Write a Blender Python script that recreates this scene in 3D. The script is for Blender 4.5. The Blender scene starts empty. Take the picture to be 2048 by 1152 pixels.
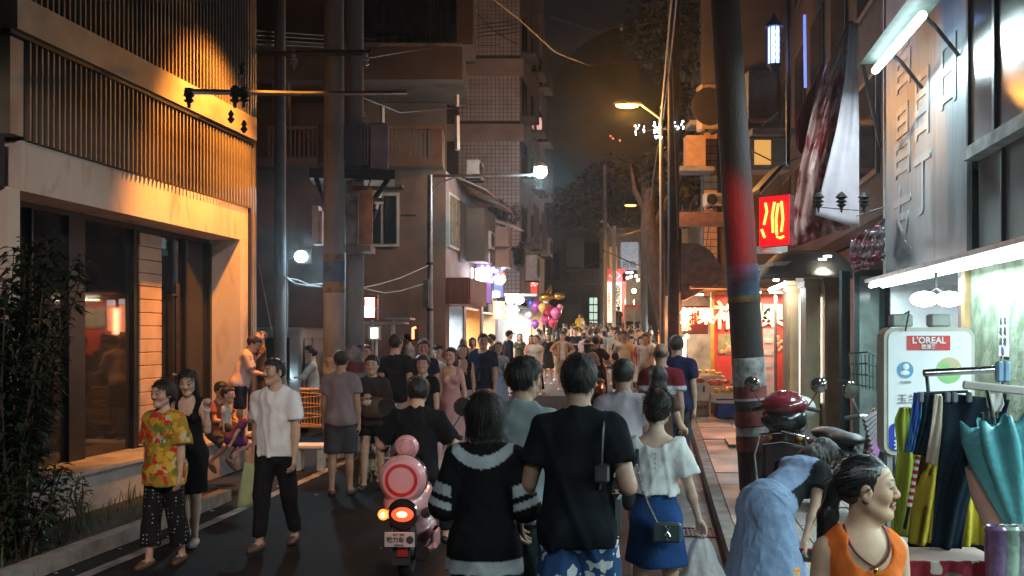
import bpy, math, random
import numpy as np
from mathutils import Vector, Matrix
random.seed(7); RNG = np.random.RandomState(11)
SC = bpy.context.scene; COL = SC.collection
PI = math.pi; R = math.radians
# ---------------------------------------------------------------- camera, night sky, exposure
CZ, FPX, CX, HY = 1.90, 2000.0, 1024.0, 672.0
cam = bpy.data.objects.new('camera', bpy.data.cameras.new('camera')); COL.objects.link(cam)
cam.location = (0, 0, CZ); cam.rotation_euler = (PI/2, 0, 0)
cam.data.sensor_width = 36; cam.data.lens = 36*FPX/2048; cam.data.shift_y = (HY-576)/2048
cam.data.clip_start = .05; cam.data.clip_end = 900
SC.camera = cam
W = bpy.data.worlds.new('World'); SC.world = W; W.use_nodes = True
_n = W.node_tree.nodes; _l = W.node_tree.links
_sky = _n.new('ShaderNodeTexSky'); _sky.sky_type = 'NISHITA'; _sky.sun_disc = False
_sky.sun_elevation = R(-3.0); _sky.sun_rotation = R(200)
_mx = _n.new('ShaderNodeMix'); _mx.data_type = 'RGBA'; _mx.inputs['Factor'].default_value = .12
_mx.inputs['A'].default_value = (.10, .115, .14, 1)            # the town's glow on the night sky
_l.new(_sky.outputs[0], _mx.inputs['B']); _l.new(_mx.outputs['Result'], _n['Background'].inputs[0])
_n['Background'].inputs[1].default_value = .065
sun = bpy.data.objects.new('moonlight', bpy.data.lights.new('moonlight', 'SUN')); COL.objects.link(sun)
sun.data.energy = .006; sun.data.angle = R(10); sun.data.color = (1, .93, .88); sun.rotation_euler = (R(40), 0, R(-160))
vs = SC.view_settings; vs.view_transform = 'Standard'; vs.look = 'None'; vs.gamma = 1; vs.exposure = 0.0; vs.use_curve_mapping = False
cy = SC.cycles; cy.use_denoising = True; cy.max_bounces = 5; cy.diffuse_bounces = 2; cy.glossy_bounces = 3
cy.transmission_bounces = 4; cy.transparent_max_bounces = 8; cy.volume_bounces = 0; cy.use_adaptive_sampling = True
cy.adaptive_threshold = .02; cy.caustics_reflective = False; cy.caustics_refractive = False; cy.sample_clamp_indirect = 4
try: cy.denoiser = 'OPENIMAGEDENOISE'
except Exception: pass
cy.volume_step_rate = 4; cy.volume_max_steps = 64
SLOPE = .148                     # the street runs a little to the right of the lens
def gz(Y): return 0.0 if Y < 10 else (.0165*(Y-10) if Y < 35 else .4125+.022*(min(Y, 95)-35))
def S(u, Y, z=0.0): return Vector((u+SLOPE*Y, Y, z+gz(Y)))      # street coordinates: u across, Y along, z above the road
def at(px, py, Y): return Vector(((px-CX)/FPX*Y, Y, CZ+(HY-py)/FPX*Y))
# ---------------------------------------------------------------- materials
MATS = {}
def nd(m, t, **k):
    n = m.node_tree.nodes.new(t)
    for a, b in k.items(): setattr(n, a, b)
    return n
def M(name, col=(.5, .5, .5), rough=.6, metal=0, var=.18, vs_=6, bump=0, bs=40, stretch=None, emit=0, ecol=None, col2=None, alpha=1, trans=0, vcol=False, spec=.5, thresh=None, coat=0, sheen=0, dirt=0):
    if name in MATS: return MATS[name]
    m = bpy.data.materials.new(name); m.use_nodes = True; MATS[name] = m
    b = m.node_tree.nodes['Principled BSDF']; L = m.node_tree.links.new
    b.inputs['Roughness'].default_value = rough; b.inputs['Metallic'].default_value = metal
    b.inputs['Specular IOR Level'].default_value = spec; b.inputs['Coat Weight'].default_value = coat
    if sheen: b.inputs['Sheen Weight'].default_value = sheen
    if trans: b.inputs['Transmission Weight'].default_value = trans
    if alpha < 1: b.inputs['Alpha'].default_value = alpha
    tc = nd(m, 'ShaderNodeTexCoord'); mp = nd(m, 'ShaderNodeMapping'); L(tc.outputs['Object'], mp.inputs[0])
    if stretch: mp.inputs['Scale'].default_value = stretch
    c = tuple(col)+(1,)
    if vcol:
        at_ = nd(m, 'ShaderNodeAttribute'); at_.attribute_name = 'Col'; src = at_.outputs['Color']
    else: src = None
    if var or col2:
        nz = nd(m, 'ShaderNodeTexNoise'); nz.inputs['Scale'].default_value = vs_; nz.inputs['Detail'].default_value = 4
        L(mp.outputs[0], nz.inputs['Vector'])
        rp = nd(m, 'ShaderNodeValToRGB'); L(nz.outputs['Fac'], rp.inputs[0])
        lo, hi = thresh or (.3, .7)
        rp.color_ramp.elements[0].position = lo; rp.color_ramp.elements[1].position = hi
        if src is not None:
            rp.color_ramp.elements[0].color = (1-var, 1-var, 1-var, 1); rp.color_ramp.elements[1].color = (1+var*.3,)*3+(1,)
            mm = nd(m, 'ShaderNodeMix', data_type='RGBA', blend_type='MULTIPLY'); mm.inputs['Factor'].default_value = 1
            L(src, mm.inputs['A']); L(rp.outputs[0], mm.inputs['B']); src = mm.outputs['Result']
        else:
            d = col2 or tuple(x*(1-var*1.6) for x in col)
            rp.color_ramp.elements[0].color = tuple(d)+(1,); rp.color_ramp.elements[1].color = tuple(min(1, x*(1+(0 if col2 else var*.5))) for x in col)+(1,)
            src = rp.outputs[0]
    if src is not None: L(src, b.inputs['Base Color'])
    else: b.inputs['Base Color'].default_value = c
    if dirt:
        n2 = nd(m, 'ShaderNodeTexNoise'); n2.inputs['Scale'].default_value = dirt; n2.inputs['Detail'].default_value = 6; L(mp.outputs[0], n2.inputs['Vector'])
        mr = nd(m, 'ShaderNodeMapRange'); mr.inputs[1].default_value = .3; mr.inputs[2].default_value = .7; mr.inputs[3].default_value = max(.05, rough-.25); mr.inputs[4].default_value = min(1, rough+.2)
        L(n2.outputs['Fac'], mr.inputs[0]); L(mr.outputs[0], b.inputs['Roughness'])
    if bump:
        n3 = nd(m, 'ShaderNodeTexNoise'); n3.inputs['Scale'].default_value = bs; n3.inputs['Detail'].default_value = 3
        L(mp.outputs[0], n3.inputs['Vector'])
        bp = nd(m, 'ShaderNodeBump'); bp.inputs['Strength'].default_value = bump; bp.inputs['Distance'].default_value = .02
        L(n3.outputs['Fac'], bp.inputs['Height']); L(bp.outputs[0], b.inputs['Normal'])
    if emit:
        b.inputs['Emission Strength'].default_value = emit
        b.inputs['Emission Color'].default_value = tuple(ecol or col)+(1,)
    return m
def voro(name, base, cols, scale=14, rough=.8, size=.4, rnd=1.0, bump=.2, stretch=None, warp=1.3):
    """cloth printed with blotches: voronoi cells, each blotch one of the colours"""
    if name in MATS: return MATS[name]
    m = M(name, base, rough, var=0, bump=bump, bs=60, spec=.15); L = m.node_tree.links.new
    b = m.node_tree.nodes['Principled BSDF']
    tc = nd(m, 'ShaderNodeTexCoord'); mp = nd(m, 'ShaderNodeMapping'); L(tc.outputs['Object'], mp.inputs[0])
    if stretch: mp.inputs['Scale'].default_value = stretch
    v = nd(m, 'ShaderNodeTexVoronoi'); v.inputs['Scale'].default_value = scale; v.inputs['Randomness'].default_value = rnd
    nz = nd(m, 'ShaderNodeTexNoise'); nz.inputs['Scale'].default_value = scale*.9; L(mp.outputs[0], nz.inputs['Vector'])
    mv = nd(m, 'ShaderNodeVectorMath', operation='MULTIPLY_ADD'); mv.inputs[1].default_value = (warp/scale,)*3; L(nz.outputs['Color'], mv.inputs[0]); L(mp.outputs[0], mv.inputs[2]); L(mv.outputs[0], v.inputs['Vector'])
    sp = nd(m, 'ShaderNodeSeparateColor'); L(v.outputs['Color'], sp.inputs[0])
    rp = nd(m, 'ShaderNodeValToRGB'); rp.color_ramp.interpolation = 'CONSTANT'; L(sp.outputs[0], rp.inputs[0])
    while len(rp.color_ramp.elements) < len(cols): rp.color_ramp.elements.new(.5)
    for i, c in enumerate(cols):
        rp.color_ramp.elements[i].position = i/len(cols); rp.color_ramp.elements[i].color = tuple(c)+(1,)
    lt = nd(m, 'ShaderNodeMath', operation='LESS_THAN'); lt.inputs[1].default_value = size; L(v.outputs['Distance'], lt.inputs[0])
    mx = nd(m, 'ShaderNodeMix', data_type='RGBA'); L(lt.outputs[0], mx.inputs['Factor'])
    mx.inputs['A'].default_value = tuple(base)+(1,); L(rp.outputs[0], mx.inputs['B']); L(mx.outputs['Result'], b.inputs['Base Color'])
    return m
def glow(name, col, s): return M(name, tuple(min(1, c) for c in col), .5, var=0, emit=s, ecol=col)
# ---------------------------------------------------------------- objects
ORG = {}
def thing(name, label, cat, loc=(0, 0, 0), group=None):
    o = bpy.data.objects.new(name, None); COL.objects.link(o); o.location = loc; o.empty_display_size = .1
    o['label'] = label; o['category'] = cat
    if group: o['group'] = group
    ORG[o] = Vector(loc); return o
def mesh_obj(name, me, parent=None, mat=None):
    o = bpy.data.objects.new(name, me); COL.objects.link(o)
    if mat is not None: me.materials.append(mat)
    if parent: o.parent = parent
    return o
def tag(o, label, cat, group=None):
    o['label'] = label; o['category'] = cat
    if group: o['group'] = group
    return o
def struct(o): o['kind'] = 'structure'; return o
def stuff(o): o['kind'] = 'stuff'; return o
class MB:
    def __init__(s): s.v = []; s.f = []; s.m = Matrix.Identity(4)
    def frame(s, o, ax, up=(0, 0, 1)):
        """local x runs along ax, z up, y = up x ax"""
        x = Vector(ax).normalized(); z = Vector(up).normalized(); y = z.cross(x).normalized(); z = x.cross(y)
        s.m = Matrix(((x.x, y.x, z.x, o[0]), (x.y, y.y, z.y, o[1]), (x.z, y.z, z.z, o[2]), (0, 0, 0, 1))); return s
    def add(s, vs, fs):
        k = len(s.v); s.v += [tuple(s.m @ Vector(p)) for p in vs]; s.f += [tuple(i+k for i in f) for f in fs]; return s
    def box(s, x0, x1, y0, y1, z0, z1, ch=0):
        a = [(x, y, z) for z in (z0, z1) for y in (y0, y1) for x in (x0, x1)]
        return s.add(a, [(0, 2, 3, 1), (4, 5, 7, 6), (0, 1, 5, 4), (2, 6, 7, 3), (0, 4, 6, 2), (1, 3, 7, 5)])
    def cbox(s, c, sx, sy, sz): return s.box(c[0]-sx/2, c[0]+sx/2, c[1]-sy/2, c[1]+sy/2, c[2]-sz/2, c[2]+sz/2)
    def bbox(s, x0, x1, y0, y1, z0, z1, r=.02):
        """box with rounded vertical-profile edges (chamfers all round)"""
        r = min(r, abs(x1-x0)*.49, abs(y1-y0)*.49, abs(z1-z0)*.49)
        rings = []
        for z, e in ((z0, r), (z0+r, 0), (z1-r, 0), (z1, r)):
            a, b_, c, d = x0+e, x1-e, y0+e, y1-e
            rings.append([(a+r, c, z), (b_-r, c, z), (b_, c+r, z), (b_, d-r, z), (b_-r, d, z), (a+r, d, z), (a, d-r, z), (a, c+r, z)])
        vs = sum(rings, []); fs = [tuple(range(7, -1, -1)), tuple(range(24, 32))]
        for k in range(3):
            for i in range(8): j = (i+1) % 8; fs.append((k*8+i, k*8+j, k*8+8+j, k*8+8+i))
        return s.add(vs, fs)
    def tube(s, pts, r, n=6, caps=True, flat=1):
        pts = [Vector(p) for p in pts]; rs = r if isinstance(r, (list, tuple)) else [r]*len(pts)
        vs = []; fs = []; ref = None
        for i, p in enumerate(pts):
            t = (pts[min(i+1, len(pts)-1)]-pts[max(i-1, 0)]).normalized()
            if ref is None:
                ref = Vector((0, 0, 1)) if abs(t.z) < .9 else Vector((1, 0, 0))
            a = t.cross(ref)
            if a.length < 1e-4: a = t.cross(Vector((.3, 1, .2)))
            a.normalize(); b = t.cross(a).normalized(); ref = b.cross(t)*1.0 if False else ref
            for k in range(n):
                q = 2*PI*k/n; vs.append(p+a*math.cos(q)*rs[i]+b*math.sin(q)*rs[i]*flat)
        for i in range(len(pts)-1):
            for k in range(n):
                j = (k+1) % n; fs.append((i*n+k, i*n+j, i*n+n+j, i*n+n+k))
        if caps: fs.append(tuple(range(n-1, -1, -1))); fs.append(tuple(range((len(pts)-1)*n, len(pts)*n)))
        return s.add(vs, fs)
    def lathe(s, prof, n=16, c=(0, 0, 0), ax='z'):
        vs = []; fs = []
        for r, z in prof:
            for k in range(n):
                q = 2*PI*k/n; x, y = r*math.cos(q), r*math.sin(q)
                p = (x, y, z) if ax == 'z' else ((x, z, y) if ax == 'y' else (z, x, y))
                vs.append((p[0]+c[0], p[1]+c[1], p[2]+c[2]))
        for i in range(len(prof)-1):
            for k in range(n):
                j = (k+1) % n; fs.append((i*n+k, i*n+j, i*n+n+j, i*n+n+k))
        fs.append(tuple(range(n-1, -1, -1))); fs.append(tuple(range((len(prof)-1)*n, len(prof)*n)))
        return s.add(vs, fs)
    def ball(s, c, rx, ry=None, rz=None, n=12, m=8):
        ry = rx if ry is None else ry; rz = rx if rz is None else rz
        pr = [(math.sin(PI*(.02+.96*i/m)), -math.cos(PI*(.02+.96*i/m))) for i in range(m+1)]
        vs = []; fs = []
        for r, z in pr:
            for k in range(n): q = 2*PI*k/n; vs.append((c[0]+rx*r*math.cos(q), c[1]+ry*r*math.sin(q), c[2]+rz*z))
        for i in range(m):
            for k in range(n): j = (k+1) % n; fs.append((i*n+k, i*n+j, i*n+n+j, i*n+n+k))
        fs.append(tuple(range(n-1, -1, -1))); fs.append(tuple(range(m*n, m*n+n)))
        return s.add(vs, fs)
    def prism(s, poly, y0, y1):
        """outline in local x,z pushed from y0 to y1"""
        n = len(poly); vs = [(p[0], y0, p[1]) for p in poly]+[(p[0], y1, p[1]) for p in poly]
        fs = [tuple(range(n)), tuple(range(2*n-1, n-1, -1))]+[((i+1) % n, i, n+i, n+(i+1) % n) for i in range(n)]
        return s.add(vs, fs)
    def quad(s, a, b, c, d): return s.add([a, b, c, d], [(0, 1, 2, 3)])
    def sheet(s, fn, nu, nv, thick=0):
        vs = [fn(i/nu, j/nv) for j in range(nv+1) for i in range(nu+1)]
        fs = [(j*(nu+1)+i, j*(nu+1)+i+1, (j+1)*(nu+1)+i+1, (j+1)*(nu+1)+i) for j in range(nv) for i in range(nu)]
        return s.add(vs, fs)
    def build(s, name, mat, parent=None, smooth=False, org=None):
        r = parent; 
        while r is not None and r.parent is not None: r = r.parent
        o = org if org is not None else (ORG.get(r, Vector()) if r is not None else Vector())
        me = bpy.data.meshes.new(name); me.from_pydata([(p[0]-o[0], p[1]-o[1], p[2]-o[2]) for p in s.v], [], s.f)
        if smooth == 'auto':
            me.polygons.foreach_set('use_smooth', [True]*len(me.polygons)); 
            try: me.set_sharp_from_angle(angle=R(38))
            except Exception: pass
        elif smooth: me.polygons.foreach_set('use_smooth', [True]*len(me.polygons))
        ob = mesh_obj(name, me, parent, mat)
        if parent is None and org is not None: ob.location = org
        return ob
def solid(ob, t):
    md = ob.modifiers.new('thickness', 'SOLIDIFY'); md.thickness = t; md.offset = 0; return ob
def copy_part(o, parent, delta):
    c = o.copy(); COL.objects.link(c); c.parent = parent; c.location = Vector(o.location)+Vector(delta); return c
def copy_tree(o, parent=None):
    c = o.copy(); COL.objects.link(c)
    if parent: c.parent = parent
    for ch in list(o.children): copy_tree(ch, c)
    return c
def lamp(name, parent, loc, kind, power, col, size=.1, rot=None, sy=None, spot=None, spread=None):
    l = bpy.data.lights.new(name, kind); l.energy = power; l.color = col
    if kind in ('POINT', 'SPOT'): l.shadow_soft_size = size
    if kind == 'AREA':
        l.shape = 'RECTANGLE'; l.size = size; l.size_y = sy or size
        if spread: l.spread = spread
    if kind == 'SPOT' and spot: l.spot_size = spot; l.spot_blend = .6
    o = bpy.data.objects.new(name, l); COL.objects.link(o)
    root = parent
    while root is not None and root.parent is not None: root = root.parent
    o.location = Vector(loc)-(ORG.get(root, Vector()) if root else Vector())
    if parent: o.parent = parent
    if rot is not None: o.rotation_euler = rot
    return o
TEXTS = []
def text(name, body, c, right, up, size, mat, parent, depth=.006, bold=0.0, gap=1.0, line=1.0):
    """lettering centred at c, as a raised mesh once all texts are built"""
    cu = bpy.data.curves.new(name, 'FONT'); cu.body = body; cu.size = size; cu.align_x = 'CENTER'; cu.align_y = 'CENTER'
    cu.extrude = depth; cu.offset = bold; cu.space_character = gap; cu.space_line = line; cu.resolution_u = 3
    o = bpy.data.objects.new(name, cu); COL.objects.link(o)
    x = Vector(right).normalized(); y = Vector(up).normalized(); z = x.cross(y).normalized(); y = z.cross(x)
    root = parent
    while root.parent is not None: root = root.parent
    p = Vector(c)-ORG.get(root, Vector())
    TEXTS.append((o, name, mat, parent, Matrix(((x.x, y.x, z.x, p.x), (x.y, y.y, z.y, p.y), (x.z, y.z, z.z, p.z), (0, 0, 0, 1)))))
def finish_texts():
    dg = bpy.context.evaluated_depsgraph_get()
    for o, name, mat, parent, mt in TEXTS:
        me = bpy.data.meshes.new_from_object(o.evaluated_get(dg)); me.transform(mt)
        me.materials.clear(); mesh_obj(name, me, parent, mat)
    for t in TEXTS: bpy.data.objects.remove(t[0])
# ================================================================= the ground
YB = [-6, 2, 6, 10, 14, 18, 22, 27, 32, 35, 42, 52, 64, 78, 95]
def strip(name, u0, u1, y0, y1, z, mat, parent=None, nu=1):
    m = MB(); ys = sorted(set([y0, y1]+[y for y in YB if y0 < y < y1])); n = len(ys)
    for y in ys:
        for i in range(nu+1): m.v.append(tuple(S(u0+(u1-u0)*i/nu, y, z)))
    for j in range(n-1):
        for i in range(nu): k = j*(nu+1)+i; m.f.append((k, k+1, k+nu+2, k+nu+1))
    return m.build(name, mat, parent)
asph = M('asphalt', (.017, .018, .020), .75, spec=.12, var=.22, vs_=38, bump=.6, bs=150)
redl = M('lamplit_asphalt', (.060, .028, .022), .75, spec=.12, var=.22, vs_=30, bump=.5, bs=140)
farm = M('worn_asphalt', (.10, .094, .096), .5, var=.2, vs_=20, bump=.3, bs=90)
conc = M('concrete', (.24, .23, .21), .8, var=.3, vs_=3, bump=.3, bs=50)
g = MB(); n = 26
for j in range(n+1):
    y = -40+j*10
    for i in range(9): g.v.append((-160+40*i, y, gz(y)-.03))
for j in range(n):
    for i in range(8): k = j*9+i; g.f.append((k, k+1, k+10, k+9))
for _m in (asph, redl, farm):
    for _nn in _m.node_tree.nodes:
        if _nn.type == 'TEX_NOISE' and _nn.inputs['Scale'].default_value < 60: _nn.inputs['Scale'].default_value = 1.1; _nn.inputs['Detail'].default_value = 13; _nn.inputs['Roughness'].default_value = .82
struct(g.build('ground', M('earth', (.06, .055, .05), .9, var=.3, bump=.3)))
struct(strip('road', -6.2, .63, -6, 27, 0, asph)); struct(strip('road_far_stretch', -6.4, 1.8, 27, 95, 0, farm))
struct(strip('lamplit_road_strip', -1.9, .18, -3, 27, .004, redl))  # reddish strip paints the orange lamp's tint onto the road
wl = M('road_paint', (.27, .265, .26), .7, var=.45, vs_=5, bump=.2)
struct(strip('edge_line', -4.61, -4.49, 3, 24, .008, wl))
gut = M('gutter_concrete', (.19, .18, .17), .75, var=.35, vs_=4, bump=.4, bs=60, dirt=2)
gt = struct(strip('gutter', .18, .52, -3, 27, .007, gut))
slabm = [M('kerb_stone', (.20, .19, .18), .8, var=.3, bump=.3), M('paving_a', (.27, .25, .23), .62, var=.28, vs_=4, bump=.3, dirt=2), M('paving_b', (.235, .205, .185), .66, var=.28, vs_=4, bump=.3, dirt=2)]
sw_ = struct(strip('sidewalk', .66, 4.2, -3, 27, .10, M('mortar', (.09, .085, .08), .9)))
random.seed(3)
for i in range(30):                                   # kerb stones
    y0 = -2+i*.98; a, b = y0, y0+.965
    m = MB()
    for y in (a, b):
        for u, z in ((.56, .0), (.57, .118), (.69, .128), (.69, 0)): m.v.append(tuple(S(u, y, z+random.uniform(-.002, .002))))
    m.f = [(0, 1, 5, 4), (1, 2, 6, 5), (2, 3, 7, 6), (0, 3, 2, 1), (4, 5, 6, 7)]; m.build('kerb_stone', slabm[0], sw_)
for r_ in range(28):                                  # paving slabs in four rows
    for c in range(4):
        u0 = .705+c*.62; y0 = 1.0+r_*.9+(c % 2)*.34; h = .118+random.uniform(-.006, .006); t = random.uniform(-.006, .006)
        m = MB()
        for (u, y, z) in ((u0, y0, h), (u0+.605, y0, h+t), (u0+.605, y0+.885, h), (u0, y0+.885, h-t)): m.v.append(tuple(S(u, y, z)))
        for (u, y) in ((u0, y0), (u0+.605, y0), (u0+.605, y0+.885), (u0, y0+.885)): m.v.append(tuple(S(u, y, .09)))
        m.f = [(0, 1, 2, 3), (0, 4, 5, 1), (1, 5, 6, 2), (2, 6, 7, 3), (3, 7, 4, 0)]
        m.build('paving_slab', slabm[1+random.randint(0, 1)], sw_)
gr = thing('drain_grate', 'dark iron drain grate set in the gutter beside the kerb', 'drain', S(.35, 9.6, .012))
m = MB().frame(S(.35, 9.6, .010), (1, SLOPE*-1, 0)); iron = M('cast_iron', (.05, .05, .05), .55, .6, var=.3, bump=.2)
for a in ((-.17, .17, -.22, -.19), (-.17, .17, .19, .22), (-.17, -.145, -.19, .19), (.145, .17, -.19, .19)): m.box(a[0], a[1], a[2], a[3], 0, .012)
m.build('rim', iron, gr)
for i in range(7): MB().frame(S(.35, 9.6, .010), (1, -SLOPE, 0)).box(-.14+i*.042, -.122+i*.042, -.19, .19, 0, .011).build('bar', iron, gr)
random.seed(23); lm = [M('litter_paper', (.55, .53, .50), .8, var=.2), M('dry_leaf_m', (.12, .07, .03), .8)]
lit = MB()
for i in range(70):
    u = random.choice([random.uniform(-4.95, -4.4), random.uniform(.1, .6), random.uniform(-4.5, .6)]); y = random.uniform(7, 16); a = random.uniform(0, 3.1); r_ = random.uniform(.012, .03); p = S(u, y, .014)
    dx, dy = r_*math.cos(a), r_*math.sin(a)
    lit.quad(p+Vector((dx, dy, 0)), p+Vector((-dy, dx*.6, random.uniform(0, .012))), p-Vector((dx, dy, 0)), p+Vector((dy, -dx*.6, random.uniform(0, .008))))
stuff(lit.build('litter', lm[0]))
# ================================================================= left: the slatted shop building
LD = Vector((.16, 1, 0)).normalized(); LN = Vector((LD.y, -LD.x, 0)); LO = Vector((-4.65, 9.1, 0))
def LF(m=None): return (m or MB()).frame(LO, LD)          # x along the front, y = INTO the building (left), z up
white_p = M('old_white_plaster', (.66, .57, .51), .78, var=.10, vs_=1.3, bump=.12, bs=30)
_b = white_p.node_tree                                     # rust-brown drip stains on the plaster band
def stains(m, col=(.26, .13, .055), sc=(1.5, 1.5, .55), lo=.54, hi=.74, amt=.75):
    L = m.node_tree.links.new; b = m.node_tree.nodes['Principled BSDF']; old = b.inputs['Base Color'].links[0].from_socket
    tc = nd(m, 'ShaderNodeTexCoord'); mp = nd(m, 'ShaderNodeMapping'); mp.inputs['Scale'].default_value = sc; L(tc.outputs['Object'], mp.inputs[0])
    n = nd(m, 'ShaderNodeTexNoise'); n.inputs['Scale'].default_value = 1.6; n.inputs['Detail'].default_value = 5; n.inputs['Distortion'].default_value = 1.3; L(mp.outputs[0], n.inputs['Vector'])
    mr = nd(m, 'ShaderNodeMapRange'); mr.inputs[1].default_value = lo; mr.inputs[2].default_value = hi; mr.inputs[4].default_value = amt; L(n.outputs['Fac'], mr.inputs[0])
    mx = nd(m, 'ShaderNodeMix', data_type='RGBA'); L(mr.outputs[0], mx.inputs['Factor']); L(old, mx.inputs['A']); mx.inputs['B'].default_value = col+(1,); L(mx.outputs['Result'], b.inputs['Base Color'])
stains(white_p)
plinth_m = M('plinth_paint', (.40, .36, .34), .8, var=.25, vs_=2, bump=.3, bs=25); stains(plinth_m, (.16, .10, .06), (1, 1, 2.2), .52, .75, .6)
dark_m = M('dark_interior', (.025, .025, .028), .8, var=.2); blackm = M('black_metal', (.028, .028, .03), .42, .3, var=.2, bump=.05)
slat_m = M('slat_metal', (.27, .23, .20), .45, .35, var=.15, vs_=3); beam_m = M('beam_steel', (.40, .34, .28), .5, .3, var=.25, vs_=2, bump=.08)
lb = thing('shop_building', 'shop building with black glass front, stained plaster band and rows of vertical metal slats', 'building', LO)
A0, A1 = -7.0, 5.32
LF().box(A0, A1, -.16, .50, -.05, .50).build('plinth', plinth_m, lb); LF().box(A0, A1, -.20, .5, .501, .535).build('ledge', plinth_m, lb)
LF().box(.26, A1, -.02, .44, 3.26, 3.73).build('plaster_band', white_p, lb)
LF().box(5.06, A1, -.02, .47, .536, 3.258).build('jamb', white_p, lb); LF().box(.06, .24, -.02, .40, .536, 3.27).build('jamb', white_p, lb)
LF().box(.26, 5.055, .441, .50, 3.20, 3.257).build('head_frame', blackm, lb)
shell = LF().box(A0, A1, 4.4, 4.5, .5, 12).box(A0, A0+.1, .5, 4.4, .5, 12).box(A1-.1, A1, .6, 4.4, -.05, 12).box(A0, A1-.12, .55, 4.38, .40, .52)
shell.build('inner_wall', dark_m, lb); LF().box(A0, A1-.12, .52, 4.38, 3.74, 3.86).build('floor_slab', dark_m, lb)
glassm = M('dark_shop_glass', (.03, .032, .036), .04, var=0, spec=.9, alpha=.62)
mull = [(.26, .34), (1.02, 1.05), (1.66, 1.96), (2.98, 3.05), (4.28, 4.34), (4.99, 5.05)]
for a, b in mull: LF().box(a, b, .40, .52, .536, 3.20).build('mullion', blackm, lb)
for i in range(5): LF().box(mull[i][1]+.002, mull[i+1][0]-.002, .455, .468, .54, 3.195).build('glass_pane', glassm, lb)
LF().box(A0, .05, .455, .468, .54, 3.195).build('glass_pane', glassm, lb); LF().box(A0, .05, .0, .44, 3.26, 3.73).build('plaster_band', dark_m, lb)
tile_m = M('cream_tile', (.55, .40, .30), .35, var=.18, vs_=3)
pier = LF().box(3.07, 3.60, .395, .452, .54, 3.18).build('pier', M('grout', (.10, .08, .07), .9), lb)
for i in range(16):
    LF().bbox(3.075, 3.595, .372, .40, .56+i*.163, .715+i*.163, .006).build('tile', tile_m, pier)
h = LF().tube([(3.86, .30, 1.25), (3.86, .30, 2.58)], .032, 8).build('door_handle', M('dark_bronze', (.10, .05, .03), .35, .7), lb, 'auto')
for z in (1.40, 2.42): LF().tube([(3.86, .30, z), (3.86, .455, z)], .018, 6).tube([(3.70, .30, z), (3.88, .30, z)], .022, 6).build('bracket', MATS['dark_bronze'], h)
# slats: one piece each
for row, (z0, z1, a0, a1, n) in enumerate(((3.735, 4.70, .32, 5.30, 56), (5.04, 8.6, -.6, 5.30, 66))):
    base = LF().box(-.013, .013, -.075, .02, z0, z1).build('slat', slat_m, lb)
    for i in range(n):
        a = a0+(a1-a0)*i/(n-1); d = LD*a
        if i == 0: base.location = d
        else: copy_part(base, lb, LD*(a-a0))
LF().box(A0, A1, .42, .52, 3.87, 4.66).box(A0, A1, .42, .52, 5.05, 11.8).build('back_panel', M('back_panel_paint', (.10, .075, .06), .7, var=.2), lb)
LF().box(.05, A1+.06, -.13, .40, 4.71, 5.03).build('beam', beam_m, lb); LF().box(.0, A1+.06, -.10, -.02, 4.66, 4.70).build('beam_lip', blackm, lb)
LF().box(.06, .25, -.05, .4, 3.76, 4.65).build('end_post', beam_m, lb)
for a in (5.335, 5.40, 5.465): LF().box(a, a+.03, -.06, .3, .0, 8.6).build('corner_fin', blackm if a < 5.4 else slat_m, lb)
LF().box(5.50, 5.54, -.06, .3, .0, 8.6).build('corner_post', blackm, lb)
# a lit ceiling light; red reflections built as glowing tubes behind the glass
il = thing('ceiling_light', 'small lit ceiling light seen through the black shop glass', 'light', LO+LD*1.4+Vector((-1.8, 0, 2.95)))
MB().lathe([(.02, 3.12), (.10, 3.10), (.12, 3.04), (.05, 3.02)], 10, (il.location.x, il.location.y, -.1)).build('shade', glow('cool_lamp', (.85, .95, 1), 6), il); lamp('glow', il, il.location+Vector((0, 0, -.2)), 'POINT', 10, (.8, .9, 1), .08)
for px, py0, py1, Yq, c in ((222, 612, 662, 13.0, (1, .22, .10)), (246, 610, 664, 13.0, (1, .30, .16)), (292, 545, 568, 13.4, (1, .1, .08)), (357, 612, 668, 14.6, (1, .10, .05)), (343, 474, 481, 14.6, (1, .12, .06))):
    t_ = thing('glass_reflection', {222: 'left one of the twin red reflections', 246: 'right one of the twin red reflections', 292: 'small high red reflection', 357: 'tall red LED reflection with green foot', 343: 'short red reflection near the ceiling'}[px]+' built as a glowing tube behind the shop glass', 'light', at(px, py1, Yq)); w_ = .10 if px < 300 else .05
    if px == 343: w_ = .3
    MB().tube([at(px, py1, Yq), at(px, py0, Yq)], w_*.5, 8).build('lit_body', glow('red_reflection_%d' % px, c, 3.5), t_, 'auto')
    if px < 260: MB().tube([at(px, py0-1, Yq), at(px, py0-12, Yq)], w_*.55, 8).build('lit_cap', glow('pale_reflection', (.9, .9, 1), 1.8), t_, 'auto')
    if px == 357: MB().ball(at(px, py1+6, Yq), .04).build('green_tip', glow('green_reflection', (.3, 1, .3), 4), t_)
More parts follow.
